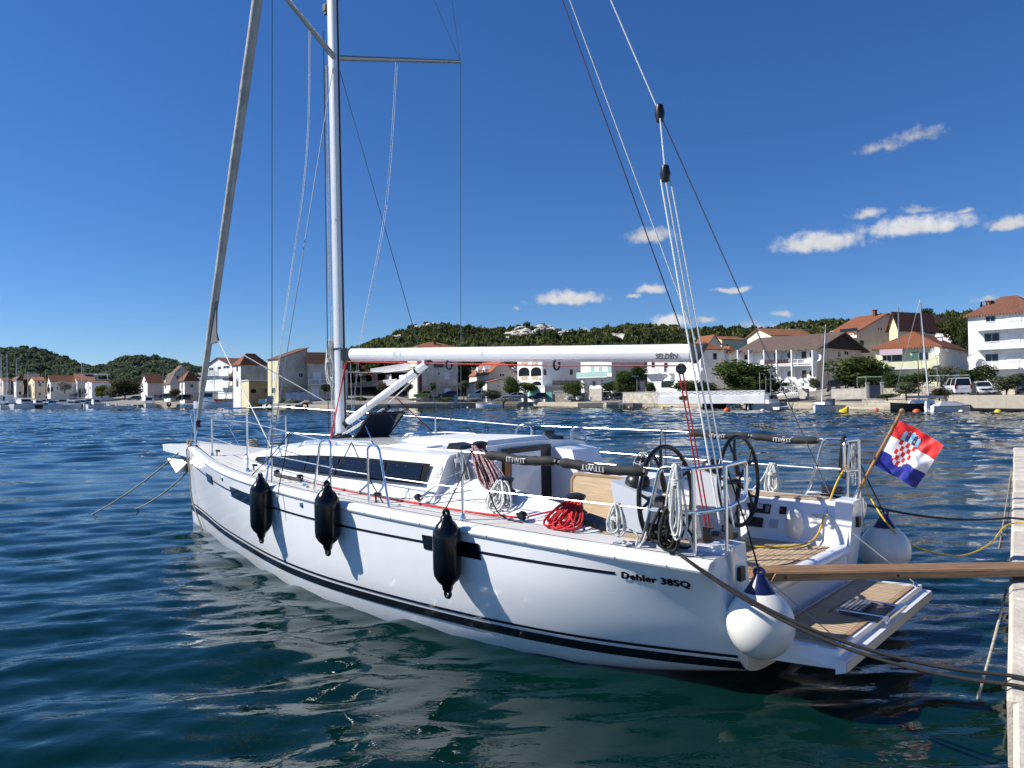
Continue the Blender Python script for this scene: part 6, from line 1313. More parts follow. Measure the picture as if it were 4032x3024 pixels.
def bench(label, c, u0, u1, vt, d):
    A, B = atY(*c(u0, vt), d), atY(*c(u1, vt), d); L = B[0]-A[0]; r = thing('park_bench', label, 'bench', Matrix.Translation((A[0], A[1], A[2]-.85)))
    mb = MB(); mb.bx(0, L, 0, .4, .40, .46); mb.build('seat', brownw, r); mb = MB(); mb.bx(0, L, .4, .45, .55, .85); mb.build('backrest', brownw, r)
    for x in (.1, L-.1): mb = MB(); mb.bx(x-.04, x+.04, 0, .4, -.1, .4); mb.build('leg', blk, r)
bench('dark bench on the quay in front of the grey building', c6, 200, 295, 690, 162); bench('dark bench on the quay above the white dinghy', c6, 655, 745, 695, 160)
tag(MB().box(atY(*c6(430, 712), 161), (.7, .5, 1.6)).build('service_cabinet', mat('grey_cabinet', (.42, .46, .50), .5), smooth=20), 'pale grey service cabinet standing at the quay edge', 'cabinet')
# tyres on the pier, nets, crates
for u, lab in ((935, 'big black tyre hung on the pier under the yellow fronted house'), (1548, 'big black tyre hung on the pier before the green nets')):
    P = atY(*d3(u, 1190), 158); mb = MB(); mb.tube([P+V3((.62*math.cos(a), 0, .62*math.sin(a))) for a in np.linspace(0, 6.283, 25)[:-1]], .19, 8, True); tag(mb.build('tyre', mat('tyre_rubber', (.03, .03, .032), .7), smooth=50), lab, 'tyre')
P = atY(*d2(1172, 1072), 238); mb = MB(); mb.tube([P+V3((.55*math.cos(a), 0, .55*math.sin(a))) for a in np.linspace(0, 6.283, 25)[:-1]], .2, 8, True); tag(mb.build('tyre', MATS['tyre_rubber'], smooth=50), 'black tyre hung on the quay right of the fishing boat', 'tyre')
def heap(label, c, u, v, w, h, d, col):
    q = np.random.default_rng(int(u)); P = atY(*c(u, v), d); R = w/2/4.424/FPX*d; Hh = h/4.424/FPX*d; mb = MB(); G = []
    for i in range(7):
        t = i/6; G.append([P+V3((R*math.cos(a)*(1-t**2)*(1+q.normal(0, .12)), R*.6*math.sin(a)*(1-t**2), Hh*t*(1+q.normal(0, .12)))) for a in np.linspace(0, 6.283, 17)])
    mb.grid(G); tag(mb.build('fishing_net', mat('net_'+label.split()[0], col, .95, var=.5, vscale=3, bump=.1, bscale=4), smooth=60), label, 'fishing net')
heap('green fishing net heap on the pier before the grey wall', d3, 1320, 1140, 280, 80, 166, (.06, .09, .06)); heap('beige fishing net heap on the pier right of the green net', d3, 1580, 1145, 200, 60, 166, (.30, .27, .20)); heap('dark fishing net heap on the pier behind the left tyre', d3, 1150, 1130, 130, 70, 168, (.05, .055, .045))
tag(MB().box(atY(*d3(815, 1105), 168), (1.5, 1, 1.0)).build('fish_crate', frame_w, smooth=20), 'white fish crate on the pier left of the yellow fronted house', 'crate')
tag(MB().box(atY(*d3(945, 1080), 168), (1.1, 1, 1.7)).build('fuel_cabinet', mat('grey_cabinet', (.42, .46, .50), .5), smooth=20), 'grey cabinet on the pier in front of the yellow fronted house', 'cabinet')
tag(MB().box(atY(*d3(1420, 1020), 180), (5.2, 1.6, 1.9)).build('covered_trailer', mat('blue_white_tarp', (.34, .38, .46), .6, var=.3, vscale=1), smooth=20), 'long blue and white covered stall against the grey wall', 'trailer')
# stepped blocks of the mole and the pontoon at the left
wallpx('pontoon', 'long low floating pontoon at the far left', d1, -900, 1760, 768, 824, 268, 262, mat('pontoon_side', (.055, .052, .048), .8, var=.3, vscale=.6), 2.4, cat='pontoon', zb=.15, cap=.16)
wallpx('stone_mole', 'stone mole with bathing ladder jutting out below the dark hatchbacks', c6, 1492, 1975, 742, 785, 140, 138, quay_far, 6, cat='mole', zb=-.6)
def ladder(label, c, u, vt, vb, d):
    A, B = atY(*c(u, vt), d), atY(*c(u, vb), d); h = A[2]-B[2]; mb = MB()
    for x in (-.28, .28): mb.tube([(x, 0, -.3), (x, 0, h), (x, .5, h+.1)], .035, 6)
    for k in range(5): mb.tube([(-.28, 0, .1+k*h/5), (.28, 0, .1+k*h/5)], .03, 6)
    tag(mb.build('bathing_ladder', steel, None, Matrix.Translation(Vector(B)), 40), label, 'ladder')
ladder('steel bathing ladder on the stone mole', c6, 1868, 705, 780, 137.5)
wallpx('quay_step', 'dark stepped block at the foot of the quay right of the white sailboat', c8, 392, 600, 1092, 1142, 98, 97.5, quay_far, 3, cat='quay block', zb=-.6)
# ---------------------------------------------------------------- parked cars
tyre_m = MATS['tyre_rubber']; rim_m = mat('alloy_rim', (.45, .46, .48), .3, metal=.7); lamp_m = mat('headlamp_glass', (.72, .74, .78), .08); tail_m = mat('tail_lamp', (.35, .015, .012), .2); plate_m = mat('number_plate', (.75, .75, .75), .5)
def paint(n, c): return mat('paint_'+n, c, .22, coat=.8)
CARS = {  # length, width, height, hood start, windscreen top, rear top, rear base, belt height share, hood drop
 'hatch': (4.1, 1.76, 1.47, .20, -.04, -.40, -.48, .62, .10), 'suv': (4.5, 1.84, 1.68, .21, -.02, -.43, -.49, .60, .07), 'estate': (4.75, 1.82, 1.47, .18, -.04, -.42, -.49, .62, .10), 'van': (4.9, 1.92, 1.90, .33, .20, -.47, -.49, .55, .10), 'crossover': (4.3, 1.78, 1.6, .22, -.02, -.38, -.48, .62, .08)}
def car(label, c, u, vb, d, head, kind, pm, box=None, name='parked_car', z=None):
    L, Wd, H, hs, wt_, rt, rb, belt, drop = CARS[kind]; px, py = c(u, vb); P = atY(px, py, d); P[2] = z if z is not None else max(P[2], .95)
    r = thing(name, label, 'van' if kind == 'van' else 'car', Matrix.Translation(Vector(P)) @ Matrix.Rotation(rad(head), 4, 'Z'), 'cars parked along the waterfront')
    w = Wd/2; zb = .22; B = belt*H
    top = lambda x: B-(drop*H*((x/L-hs)/(.5-hs))**1.3 if x/L > hs else 0)-(.28*H*max(0, (x/L-.44)/.06)**2 if x/L > .44 else 0)-(.06*H*max(0, (-.46-x/L)/.04) if x/L < -.46 else 0)
    G = []
    for x in np.linspace(-L/2, L/2, 25):
        e = min(1, (L/2-abs(x))/.35); ww = w*(.86+.14*math.sqrt(max(e, 0))); t = top(x); G.append([(x, s*y, zz) for s, y, zz in ((1, ww*.90, zb), (1, ww, .42*t+.1), (1, ww*.985, t*.86), (1, ww*.90, t), (-1, ww*.90, t), (-1, ww*.985, t*.86), (-1, ww, .42*t+.1), (-1, ww*.90, zb))])
    mb = MB(); mb.grid(G); mb.poly(G[0]); mb.poly(G[-1][::-1])
    # pillars and roof skin
    rx0, rx1, tx0, tx1 = rb*L+.06, hs*L, rt*L, wt_*L; y0, y1 = w*.88, w*.70
    mb.hexa([(tx0-.05, y1, H-.07), (tx1+.12, y1, H-.07), (tx1+.12, -y1, H-.07), (tx0-.05, -y1, H-.07), (tx0, y1*.93, H), (tx1, y1*.93, H), (tx1, -y1*.93, H), (tx0, -y1*.93, H)])
    for s in (1, -1):
        for a, b in (((rx0, y0), (tx0, y1)), ((rx1, y0), (tx1, y1)), (((rx0+rx1)/2-.1, y0+.0), ((tx0+tx1)/2, y1))): mb.tube([(a[0], s*a[1], B-.03), (b[0], s*b[1], H-.04)], .045, 5)
    mb.build('body', pm, r, smooth=35)
    mb = MB(); mb.hexa([(rx0, y0-.01, B-.02), (rx1, y0-.01, B-.02), (rx1, -y0+.01, B-.02), (rx0, -y0+.01, B-.02), (tx0+.01, y1-.01, H-.03), (tx1, y1-.01, H-.03), (tx1, -y1+.01, H-.03), (tx0+.01, -y1+.01, H-.03)]); mb.build('window', glassd, r, smooth=20)
    for sx in (.31, -.30):
        for s in (1, -1):
            mb = MB(); M = Matrix.Translation((sx*L, s*(w-.10), .32)) @ Matrix.Rotation(math.pi/2, 4, 'X'); mb.lathe([(.2, -.11), (.31, -.11), (.32, -.05), (.32, .07), (.30, .11), (.2, .11)], (0, 0, 0), 16, M); wh = mb.build('wheel', tyre_m, r, smooth=40)
            mb = MB(); mb.lathe([(0, s*-.115), (.20, s*-.115), (.22, s*-.10)], (0, 0, 0), 12, M); mb.build('rim', rim_m, wh, smooth=30)
    for s in (1, -1):
        mb = MB(); mb.box((L/2-.12, s*w*.68, top(L/2-.2)*.80), (.26, .36, .14)); mb.build('headlight', lamp_m, r, smooth=30)
        mb = MB(); mb.box((-L/2+.03, s*w*.82, B*.86), (.12, .18, .26 if kind != 'van' else .5)); mb.build('tail_light', tail_m, r, smooth=30)
        mb = MB(); mb.box((hs*L-.12, s*(w+.09), B+.06), (.12, .18, .13)); mb.build('wing_mirror', pm, r, smooth=30)
    mb = MB(); mb.box((L/2+.005, 0, .42), (.03, .52, .11)); mb.box((-L/2-.005, 0, .75 if kind == 'van' else .62), (.03, .52, .11)); mb.build('number_plate', plate_m, r)
    mb = MB(); mb.box((L/2-.03, 0, .62*B), (.10, 1.0, .16)); mb.build('grille', blk, r, smooth=20)
    if box:
        mb = MB(); mb.hexa([(-.35*L, .38, H+.06), (.0, .38, H+.06), (.0, -.38, H+.06), (-.35*L, -.38, H+.06), (-.33*L, .36, H+.36), (-.04*L, .30, H+.32), (-.04*L, -.30, H+.32), (-.33*L, -.36, H+.36)]); o = mb.build('roof_box', box, None, r.matrix_world.copy(), 30); tag(o, 'roof box on the '+label.split(' between')[0].split(' next')[0], 'roof box')
dkb = paint('black', (.010, .011, .014)); dkg = paint('dark_blue', (.018, .025, .042)); wht = paint('white', (.70, .71, .72)); slv = paint('silver', (.42, .43, .44)); ylg = paint('lime', (.24, .27, .03)); blg = paint('blue_grey', (.16, .23, .30)); gryb = mat('roof_box_grey', (.10, .13, .16), .4)
car('white van seen from behind on the terrace right of the yellow bungalow', c8, 1568, 988, 89.5, 74, 'van', wht, name='parked_van', z=1.85)
car('white hatchback facing the water beside the block pillar', c8, 1820, 994, 87.5, -112, 'hatch', wht, z=1.85)
car('dark blue car cut by the right edge of the photo', c8, 2230, 1000, 83, -120, 'hatch', dkg, z=1.85)
car('black off-road car parked tail towards us beside the guest house', c8, 372, 966, 113, 66, 'suv', dkb)
car('dark car with a grey roof box next to the blue gate', c8, 552, 930, 115, 72, 'estate', dkb, gryb)
car('black hatchback parked in front of the turquoise garage door', c6, 1142, 715, 166, 184, 'hatch', dkb)
car('white estate car facing left beside the rubble wall', c6, 1482, 718, 163, 188, 'estate', wht)
car('black off-road car with a roof box between the white estate and the dark hatchback', c6, 1700, 717, 161, 205, 'suv', dkb, blk)
car('dark blue hatchback facing left in front of the pale block wall', c6, 1826, 718, 158, 208, 'hatch', dkg)
car('silver estate car behind the shrub bed left of the garage', c6, 930, 712, 167, 184, 'estate', slv)
car('white crossover seen from the side, behind the round tree', c6, 622, 700, 168, 186, 'crossover', wht)
car('dark car low in the shade in front of the grey building', c6, 364, 700, 168, 182, 'estate', dkg)
car('lime yellow car in the shade of the red pillar building', c6, 145, 700, 168, 184, 'hatch', ylg)
car('pale silver off-road car behind the trawler stern on the harbour car park', d3, 640, 1070, 232, 190, 'suv', slv)
car('blue grey car on the quay between the two poles', d2, 1190, 975, 248, 195, 'hatch', blg)
car('black covered car right of the blue grey car on the left quay', d2, 1440, 1000, 250, 180, 'van', dkb)
car('dark red brown car behind the fishing boat wheelhouse', d2, 1080, 960, 252, 185, 'hatch', paint('maroon', (.06, .02, .02)))
car('dark estate car half hidden behind the small left boats', d2, 560, 1000, 262, 185, 'estate', slv)

# ---------------------------------------------------------------- moored boats on the far shore
whull = mat('boat_white', (.82, .82, .81), .3, coat=.3); bhull = mat('boat_black', (.012, .012, .014), .35); lhull = mat('boat_pale_blue', (.10, .34, .52), .4); ghull = mat('boat_blue_grey', (.66, .69, .71), .35); navy_band = mat('boat_navy_band', (.012, .03, .09), .4); woodd = mat('varnished_wood', (.14, .065, .025), .45); canvas = mat('dark_blue_canvas', (.012, .025, .06), .8); grey_cv = mat('grey_canvas', (.40, .42, .44), .85)
def boat(name, label, c, u, v, head, L, Bm, Fb, m, cat='boat', group=None, band=None, d=None, inner=None):
    P = atZ(*c(u, v), 0.0) if d is None else atY(*c(u, v), d); P[2] = 0
    r = thing(name, label, cat, Matrix.Translation(Vector(P)) @ Matrix.Rotation(rad(head), 4, 'Z'), group or 'boats moored along the far shore')
    hb = lambda x: Bm/2*min(1, (max(0, 1-((x/L+.12)/.62)**2) if x/L > -.12 else 1-.18*((-.12-x/L)/.38)**2))**(.75)
    sh = lambda x: Fb*(1+.42*max(0, x/L+.1)**1.6)
    G = []
    for x in np.linspace(-L/2, L/2, 17):
        b, s = max(hb(x), .015), sh(x); xo = x+(.0 if x < L*.3 else .0); G.append([(xo, y, z) for y, z in ((-b, s), (-b*.95, s*.5), (-b*.8, .0), (0, -.25), (b*.8, .0), (b*.95, s*.5), (b, s))])
    mb = MB(); mb.grid(G); mb.poly(G[0]); mb.build('hull', m, r, smooth=40)
    mb = MB(); Gd = [[(g[0][0], g[0][1]*.93, g[0][2]-.10), (g[0][0], 0, g[0][2]-.06), (g[0][0], -g[0][1]*.93, g[0][2]-.10)] for g in G]; mb.grid(Gd); mb.build('deck', inner or gel_deck, r, smooth=40)
    mb = MB()
    for s in (1, -1): mb.tube([(g[0][0], s*g[0][1], g[0][2]) for g in G], .045, 5)
    mb.build('gunwale', band or frame_w, r, smooth=40)
    return r, sh, hb
def bpart(r, nm, boxes, m, sm=20):
    mb = MB()
    for b in boxes:
        if len(b) == 6: mb.bx(*b)
        else: mb.hexa(b)
    return mb.build(nm, m, r, smooth=sm)
def cabin(r, x0, x1, w, z0, z1, m=None, slope=.3, glass=True):
    cbn = bpart(r, 'cabin', [[(x0, w, z0), (x1, w, z0), (x1, -w, z0), (x0, -w, z0), (x0, w*.9, z1), (x1-slope, w*.9, z1), (x1-slope, -w*.9, z1), (x0, -w*.9, z1)]], m or whull)
    if glass:
        h = z1-z0; bpart(cbn, 'cabin_window', [[(x0+.25, w*.99, z0+h*.45), (x1-.1-slope*.5, w*.99, z0+h*.45), (x1-.1-slope*.5, -w*.99, z0+h*.45), (x0+.25, -w*.99, z0+h*.45), (x0+.25, w*.935, z0+h*.85), (x1-slope*.9-.1, w*.935, z0+h*.85), (x1-slope*.9-.1, -w*.935, z0+h*.85), (x0+.25, -w*.935, z0+h*.85)],
              [(x1-slope*.42, w*.8, z0+h*.45), (x1-slope*.42+.03, w*.8, z0+h*.45), (x1-slope*.42+.03, -w*.8, z0+h*.45), (x1-slope*.42, -w*.8, z0+h*.45), (x1-slope*.85, w*.75, z0+h*.88), (x1-slope*.85+.03, w*.75, z0+h*.88), (x1-slope*.85+.03, -w*.75, z0+h*.88), (x1-slope*.85, -w*.75, z0+h*.88)]], glassd)
    return cbn
def outboard(r, x, y, z, m=None, s=1):
    mb = MB(); mb.hexa([(x-.42*s, y-.17*s, z), (x, y-.17*s, z), (x, y+.17*s, z), (x-.42*s, y+.17*s, z), (x-.36*s, y-.14*s, z+.62*s), (x-.04, y-.14*s, z+.62*s), (x-.04, y+.14*s, z+.62*s), (x-.36*s, y+.14*s, z+.62*s)]); mb.box((x-.22*s, y, z-.35*s), (.16*s, .12*s, .75*s)); mb.build('outboard_motor', m or blk, r, smooth=30)
def mast(r, x, z, H, lean=0, rr=.06, m=None, stays=None, lx=0):
    mb = MB(); top = (x+lx, lean, z+H); mb.tube([(x, 0, z), (x+lx*.5, lean*.5, z+H*.5), top], [rr, rr, rr*.7], 7); mb.build('mast', m or alu, r, smooth=40)
    if stays:
        mb = MB()
        for p in stays: mb.tube([top, p], .018, 4)
        mb.build('stay', MATS['rigging_wire'], r)
HD = 'boats moored along the far shore'
r, sh, hb = boat('moored_sailboat', 'white sailboat bow towards us with a leaning white mast near the right quay', c7, 2070, 1034, -128, 6.2, 2.2, .72, whull, 'sailboat', band=navy_band); cabin(r, -.8, 1.6, .6, .75, 1.15, glass=False); mast(r, .6, .9, 9.3, .6, .07, boomw, [(3, 0, .9), (-2.9, 0, .8), (.2, 1, .8), (.2, -1, .8)]); bpart(r, 'outboard_cover', [(-3.2, -2.4, -.35, .45, .7, 1.5)], canvas)
r, sh, hb = boat('moored_sailboat', 'black hulled wooden sailboat with a tall white mast at the right quay', c8, 1215, 1156, 175, 6.6, 2.3, .85, bhull, 'sailboat', band=woodd); cabin(r, -1.2, 1.2, .7, .85, 1.3, glass=False); mast(r, -.9, .9, 11.6, .3, .075, boomw, [(3, 0, 1.2), (-3, 0, .9), (-.6, 1, .9), (-.6, -1, .9)], lx=.9); mast(r, .2, .9, 6.2, 0, .06, woodd); bpart(r, 'gangplank', [(1.4, 4.2, -.1, .15, 1.35, 1.42)], woodd); bpart(r, 'sail_cover', [(-2.4, 1.6, -.18, .18, 1.5, 1.75)], grey_cv)
r, sh, hb = boat('motorboat', 'small white motorboat under a pale cover right of the black sailboat', c8, 1495, 1160, 8, 4.9, 1.9, .62, whull, 'motorboat', band=canvas); bpart(r, 'boat_cover', [[(-1.9, .8, .6), (1.9, .45, .7), (1.9, -.45, .7), (-1.9, -.8, .6), (-1.0, .15, 1.15), (.8, .12, 1.15), (.8, -.12, 1.15), (-1.0, -.15, 1.15)]], grey_cv); outboard(r, -2.45, 0, .6, ghull)
r, sh, hb = boat('fishing_boat', 'dark wooden boat with a bare mast and stays at the lattice wall quay', c7, 1100, 1000, 172, 6.4, 2.2, .85, bhull, 'fishing boat', band=woodd); mast(r, -.2, .6, 14.2*.62, .0, .08, mat('old_spar', (.34, .30, .24), .7), [(2.6, 0, 1.2), (-2.4, 0, 1.0)]); bpart(r, 'thwart', [(-1.6, -1.3, -.9, .9, .9, 1.0), (.6, .9, -.9, .9, .9, 1.0)], woodd); bpart(r, 'engine_box', [(-.9, -.1, -.4, .4, .7, 1.25)], frame_w)
r, sh, hb = boat('motorboat', 'white cabin boat with twin black outboards in front of the olive bush', c7, 1530, 1012, 28, 6.6, 2.3, .8, whull, 'motorboat'); cabin(r, -.6, 1.6, .85, .85, 2.2, slope=.7); bpart(r, 'hardtop', [(-1.6, 1.1, -1.0, 1.0, 2.25, 2.35)], whull)
for y in (-.38, .38): outboard(r, -3.3, y, .75, s=1.5)
mb = MB(); mb.tube([(-.5, .9, 2.3), (-.5, .9, 5.2)], .025, 5); mb.tube([(-1.2, -.9, 2.3), (-1.2, -.9, 4.6)], .025, 5); mb.tube([(-1.5, .9, .8), (-1.5, .9, 2.3)], .03, 5); mb.tube([(-1.5, -.9, .8), (-1.5, -.9, 2.3)], .03, 5); mb.build('aerial', steel, r)
r, sh, hb = boat('inflatable_dinghy', 'small grey dinghy tied beside the twin outboard boat', c7, 1672, 958, 30, 2.4, 1.3, .4, ghull, 'dinghy', d=103)
r, sh, hb = boat('motorboat', 'small open white boat with an outboard below the dormer house', c6, 722, 789, 178, 5.2, 1.9, .75, whull, 'motorboat'); outboard(r, -2.6, 0, .6); bpart(r, 'console', [(-.5, .3, -.35, .35, .6, 1.3)], whull)
r, sh, hb = boat('motorboat', 'white open motorboat with a grey outboard and folded sunshade at the pontoon end', d2, 130, 1140, -100, 5.6, 2.2, .75, whull, 'motorboat', d=240); outboard(r, -2.9, .1, .6, ghull, 1.4); bpart(r, 'sunshade', [(-1.6, .9, -1, 1, 2.3, 2.42)], canvas); bpart(r, 'console', [(-.2, .7, -.5, .5, .7, 1.7)], whull)
mb = MB()
for a in (-1.5, .8):
    for y in (-.95, .95): mb.tube([(a, y, .7), (a, y, 2.35)], .03, 5)
mb.build('sunshade_frame', steel, r)
r, sh, hb = boat('rowing_boat', 'white rowing boat with a blue line between the sunshade boat and the fishing boat', d2, 445, 1130, 205, 5.6, 2.0, .7, whull, 'rowing boat', d=243, band=navy_band); bpart(r, 'engine_box', [(-1.0, .2, -.4, .4, .6, 1.3)], whull)
r, sh, hb = boat('fishing_boat', 'white wooden fishing boat with a square wheelhouse, bow towards us', d2, 830, 1126, -78, 8.5, 3.2, 1.25, ghull, 'fishing boat', d=246, band=navy_band); cabin(r, -2.6, .4, 1.15, 1.2, 3.6, whull, .15); bpart(r, 'wheelhouse_roof', [(-4.4, .6, -1.4, 1.4, 3.6, 3.75)], whull); bpart(r, 'stem_post', [(4.1, 4.3, -.08, .08, 1.2, 2.3)], frame_w)
for k in range(2): P = Vector((1.6-2.2*k, -1.45, .55))
r, sh, hb = boat('rowing_boat', 'small bright blue and white boat left of the forestay', d2, 1520, 1124, 190, 4.6, 1.9, .75, lhull, 'rowing boat', d=236, band=frame_w); bpart(r, 'white_bottom_strake', [(-1.9, 1.5, -.86, .86, .02, .22)], whull)
r, sh, hb = boat('fishing_trawler', 'large white fishing trawler with wheelhouse, masts and nets right of the forestay', d3, 30, 1196, 172, 15, 4.2, 1.7, ghull, 'fishing trawler', d=224, band=navy_band); cabin(r, .6, 4.6, 1.5, 1.9, 4.6, whull, .3); bpart(r, 'wheelhouse_roof', [(-1.5, 5.0, -1.8, 1.8, 4.6, 4.8)], whull); mast(r, 1.0, 4.6, 7.5, 0, .10, frame_w, [(6.5, 0, 3), (-6, 0, 2.2)]); bpart(r, 'net_pile', [[(-6, 1.3, 1.7), (-1.6, 1.3, 1.7), (-1.6, -1.3, 1.7), (-6, -1.3, 1.7), (-5.2, .6, 2.5), (-2.4, .6, 2.6), (-2.4, -.6, 2.6), (-5.2, -.6, 2.5)]], mat('tan_net', (.36, .33, .26), .95, var=.3, vscale=3)); bpart(r, 'red_buoy_pile', [(-1.5, .2, -1.2, 1.2, 1.8, 2.5)], mat('faded_red', (.40, .06, .05), .7))
mb = MB(); mb.tube([(-2.4, 0, 2.2), (-4.6, 0, 10.2)], .09, 6); mb.build('derrick', mat('rust_red_spar', (.16, .05, .04), .6), r)
mb = MB(); mb.lathe([(.0, -.1), (.75, -.1), (.75, .1), (0, .1)], (-4.0, -.4, 8.3), 14, Matrix.Rotation(rad(80), 4, 'X')); mb.build('net_drum', mat('drum_grey', (.08, .09, .09), .6), r)
bpart(r, 'working_deck_canopy', [(-3.5, -.2, -1.6, 1.6, 4.0, 4.12)], blk)
r, sh, hb = boat('motor_yacht', 'large white motor yacht with blue line cut by the left edge', d1, 180, 770, -8, 14, 4.2, 2.2, ghull, 'motor yacht', d=285, band=navy_band); cabin(r, -5.5, .8, 1.7, 2.3, 4.7, whull, 1.0, False); bpart(r, 'flybridge', [(-5.6, .2, -1.9, 1.9, 4.75, 5.05)], whull); bpart(r, 'cabin_window', [(-4.0, -2.8, -1.74, 1.74, 3.4, 4.2), (-1.6, -.9, -1.74, 1.74, 2.8, 4.4)], glassd)
mb = MB(); mb.tube([(-5.6, 0, 5), (-4.6, 0, 6.6)], .12, 6); mb.lathe([(.5, 0), (.5, .25), (0, .35)], (-4.7, 0, 6.6), 10); mb.build('radar_arch', whull, r)
r, sh, hb = boat('cabin_cruiser', 'white cabin cruiser with a long windscreen behind the pontoon', d1, 800, 752, -6, 11, 3.6, 1.6, whull, 'cabin cruiser', d=280); cabin(r, -3, 2.2, 1.4, 1.7, 3.4, whull, 1.4)
r, sh, hb = boat('moored_sailboat', 'sailing boat with twin masts and a dark blue sail cover on the left', d1, 1470, 756, -4, 11, 3.5, 1.7, ghull, 'sailboat', d=278, band=navy_band); cabin(r, -2.6, 2.4, 1.2, 1.8, 3.0, whull, 1.0); mast(r, -1.0, 2.0, 14.6, 0, .13, alu, [(5.4, 0, 2.3), (-5.2, 0, 1.9)]); mast(r, -.3, 2.0, 14.2, 0, .10); bpart(r, 'sail_cover', [[(-5.6, .2, 4.3), (-.9, .2, 4.7), (-.9, -.2, 4.7), (-5.6, -.2, 4.3), (-5.6, .12, 4.8), (-.9, .16, 5.4), (-.9, -.16, 5.4), (-5.6, -.12, 4.8)]], canvas)
r, sh, hb = boat('dinghy', 'white dinghy lying on the far left pontoon', d1, 430, 770, 175, 4.6, 1.8, .6, whull, 'dinghy', d=268); r.matrix_world = Matrix.Translation((0, 0, .35)) @ r.matrix_world
r, sh, hb = boat('dinghy', 'grey inflatable tender in the middle of the far left pontoon', d1, 1110, 762, 10, 4.4, 1.9, .6, ghull, 'dinghy', d=267); r.matrix_world = Matrix.Translation((0, 0, .35)) @ r.matrix_world
r, sh, hb = boat('motorboat', 'white motorboat with raised bow behind the pontoon, between cruiser and twin masts', d1, 1120, 740, 0, 7.5, 2.6, 1.3, whull, 'motorboat', d=284); cabin(r, -.6, 2.0, 1.0, 1.4, 2.6, whull, .9)
for u, vt, w_, m, lab in ((20, -120, .13, alu, 'bare mast at the very left edge'), (122, -110, .13, boomw, 'tall white mast second from the left edge'), (160, -160, .13, mat('brown_spar', (.22, .10, .05), .6), 'brown wooden mast beside the white mast at the left'), (284, -40, .12, boomw, 'white mast above the pinkish house at the left'), (487, 190, .10, alu, 'short grey mast in front of the beige house'), (628, 250, .08, MATS['brown_spar'], 'thin brown mast in front of the beige house windows'), (790, 170, .12, mat('yellow_spar', (.50, .42, .25), .5), 'yellowish mast before the cypresses'), (1545, 280, .09, alu, 'thin mast before the white hut')):
    r, sh, hb = boat('moored_sailboat', 'moored sailboat with the '+lab, d1, u, 735, 80, 8.5, 2.8, 1.1, whull, 'sailboat', d=292); P = atY(*d1(u, vt), 292); mast(r, 0, 1.0, max(3, P[2]-1.0), 0, w_, m)
# the crowded row of small white boats along the left pontoon and quay
q = np.random.default_rng(44)
for i in range(22):
    u = -60+i*83+q.uniform(-22, 22); d_ = q.uniform(258, 300) if u < 1650 else q.uniform(247, 262); L_ = q.uniform(5.5, 9.5)
    r, sh, hb = boat('motorboat', 'small white motorboat in the crowded row moored along the left shore', d1, u, 750, q.choice([-8, 5, 172, 185, 60, -70])+q.uniform(-8, 8), L_, L_*.33, L_*.16+.25, whull, 'motorboat', 'white motorboats crowded along the left shore', band=navy_band if i % 3 == 0 else None, d=d_)
    f = L_*.16+.25
    if i % 4 != 3: cabin(r, -L_*.22, L_*.2, L_*.12, f*.95, f*.95+q.uniform(1.1, 1.9), whull, q.uniform(.4, 1.1))
    else: bpart(r, 'boat_cover', [[(-L_*.4, L_*.13, f), (L_*.3, L_*.08, f), (L_*.3, -L_*.08, f), (-L_*.4, -L_*.13, f), (-L_*.2, .15, f+.6), (L_*.15, .1, f+.6), (L_*.15, -.1, f+.6), (-L_*.2, -.15, f+.6)]], canvas if i % 8 == 3 else grey_cv)
    if i % 3 == 1: outboard(r, -L_/2, 0, .6, s=1.3)
    if i % 5 == 2: mast(r, .3, f, q.uniform(6, 9), 0, .07, alu)
# mooring buoys
def buoy(label, c, u, v, R, col, kind='ball'):
    P = atZ(*c(u, v), 0); r = thing('mooring_buoy', label, 'buoy', Matrix.Translation(Vector(P)), 'mooring buoys off the far quay'); mb = MB()
    if kind == 'ball': mb.lathe([(0, -R*.7), (R*.8, -R*.45), (R, .05), (R*.82, R*.6), (R*.35, R*.95), (.0, R)], (0, 0, 0), 14)
    else: mb.lathe([(0, -R*.5), (R*.9, -R*.3), (R, .05), (R*.55, R*.5), (R*.25, R*1.2), (0, R*1.25)], (0, 0, 0), 14, Matrix.Rotation(.5, 4, 'Y'))
    mb.build('float', mat('buoy_'+col, {'orange': (.62, .10, .02), 'yellow': (.70, .52, .02), 'white': (.72, .72, .70), 'pink': (.60, .26, .20)}[col], .4), r, smooth=50)
    mb = MB(); mb.tube([(0, 0, R*.9), (0, 0, R*1.25)], .04, 5); mb.build('ring', blk, r)
for u, v, R, col, k, lab in ((25, 995, .28, 'pink', 'ball', 'faded buoy left of the red mainsheet, first of the row'), (193, 998, .28, 'pink', 'ball', 'faded buoy below the pale block wall'), (362, 1002, .30, 'pink', 'ball', 'faded buoy below the left end of the lattice wall'), (516, 1002, .34, 'yellow', 'ball', 'small yellow buoy just left of the red mainsheet'), (600, 998, .30, 'white', 'low', 'flat white float beside the small yellow buoy'), (884, 1008, .34, 'pink', 'ball', 'pinkish buoy between the two white backstay lines'), (1137, 1030, .46, 'orange', 'ball', 'large orange buoy off the dark wooden boat'), (1480, 1030, .30, 'white', 'ball', 'white buoy below the twin black outboards')): buoy(lab, c7, u, v, R, col, k)
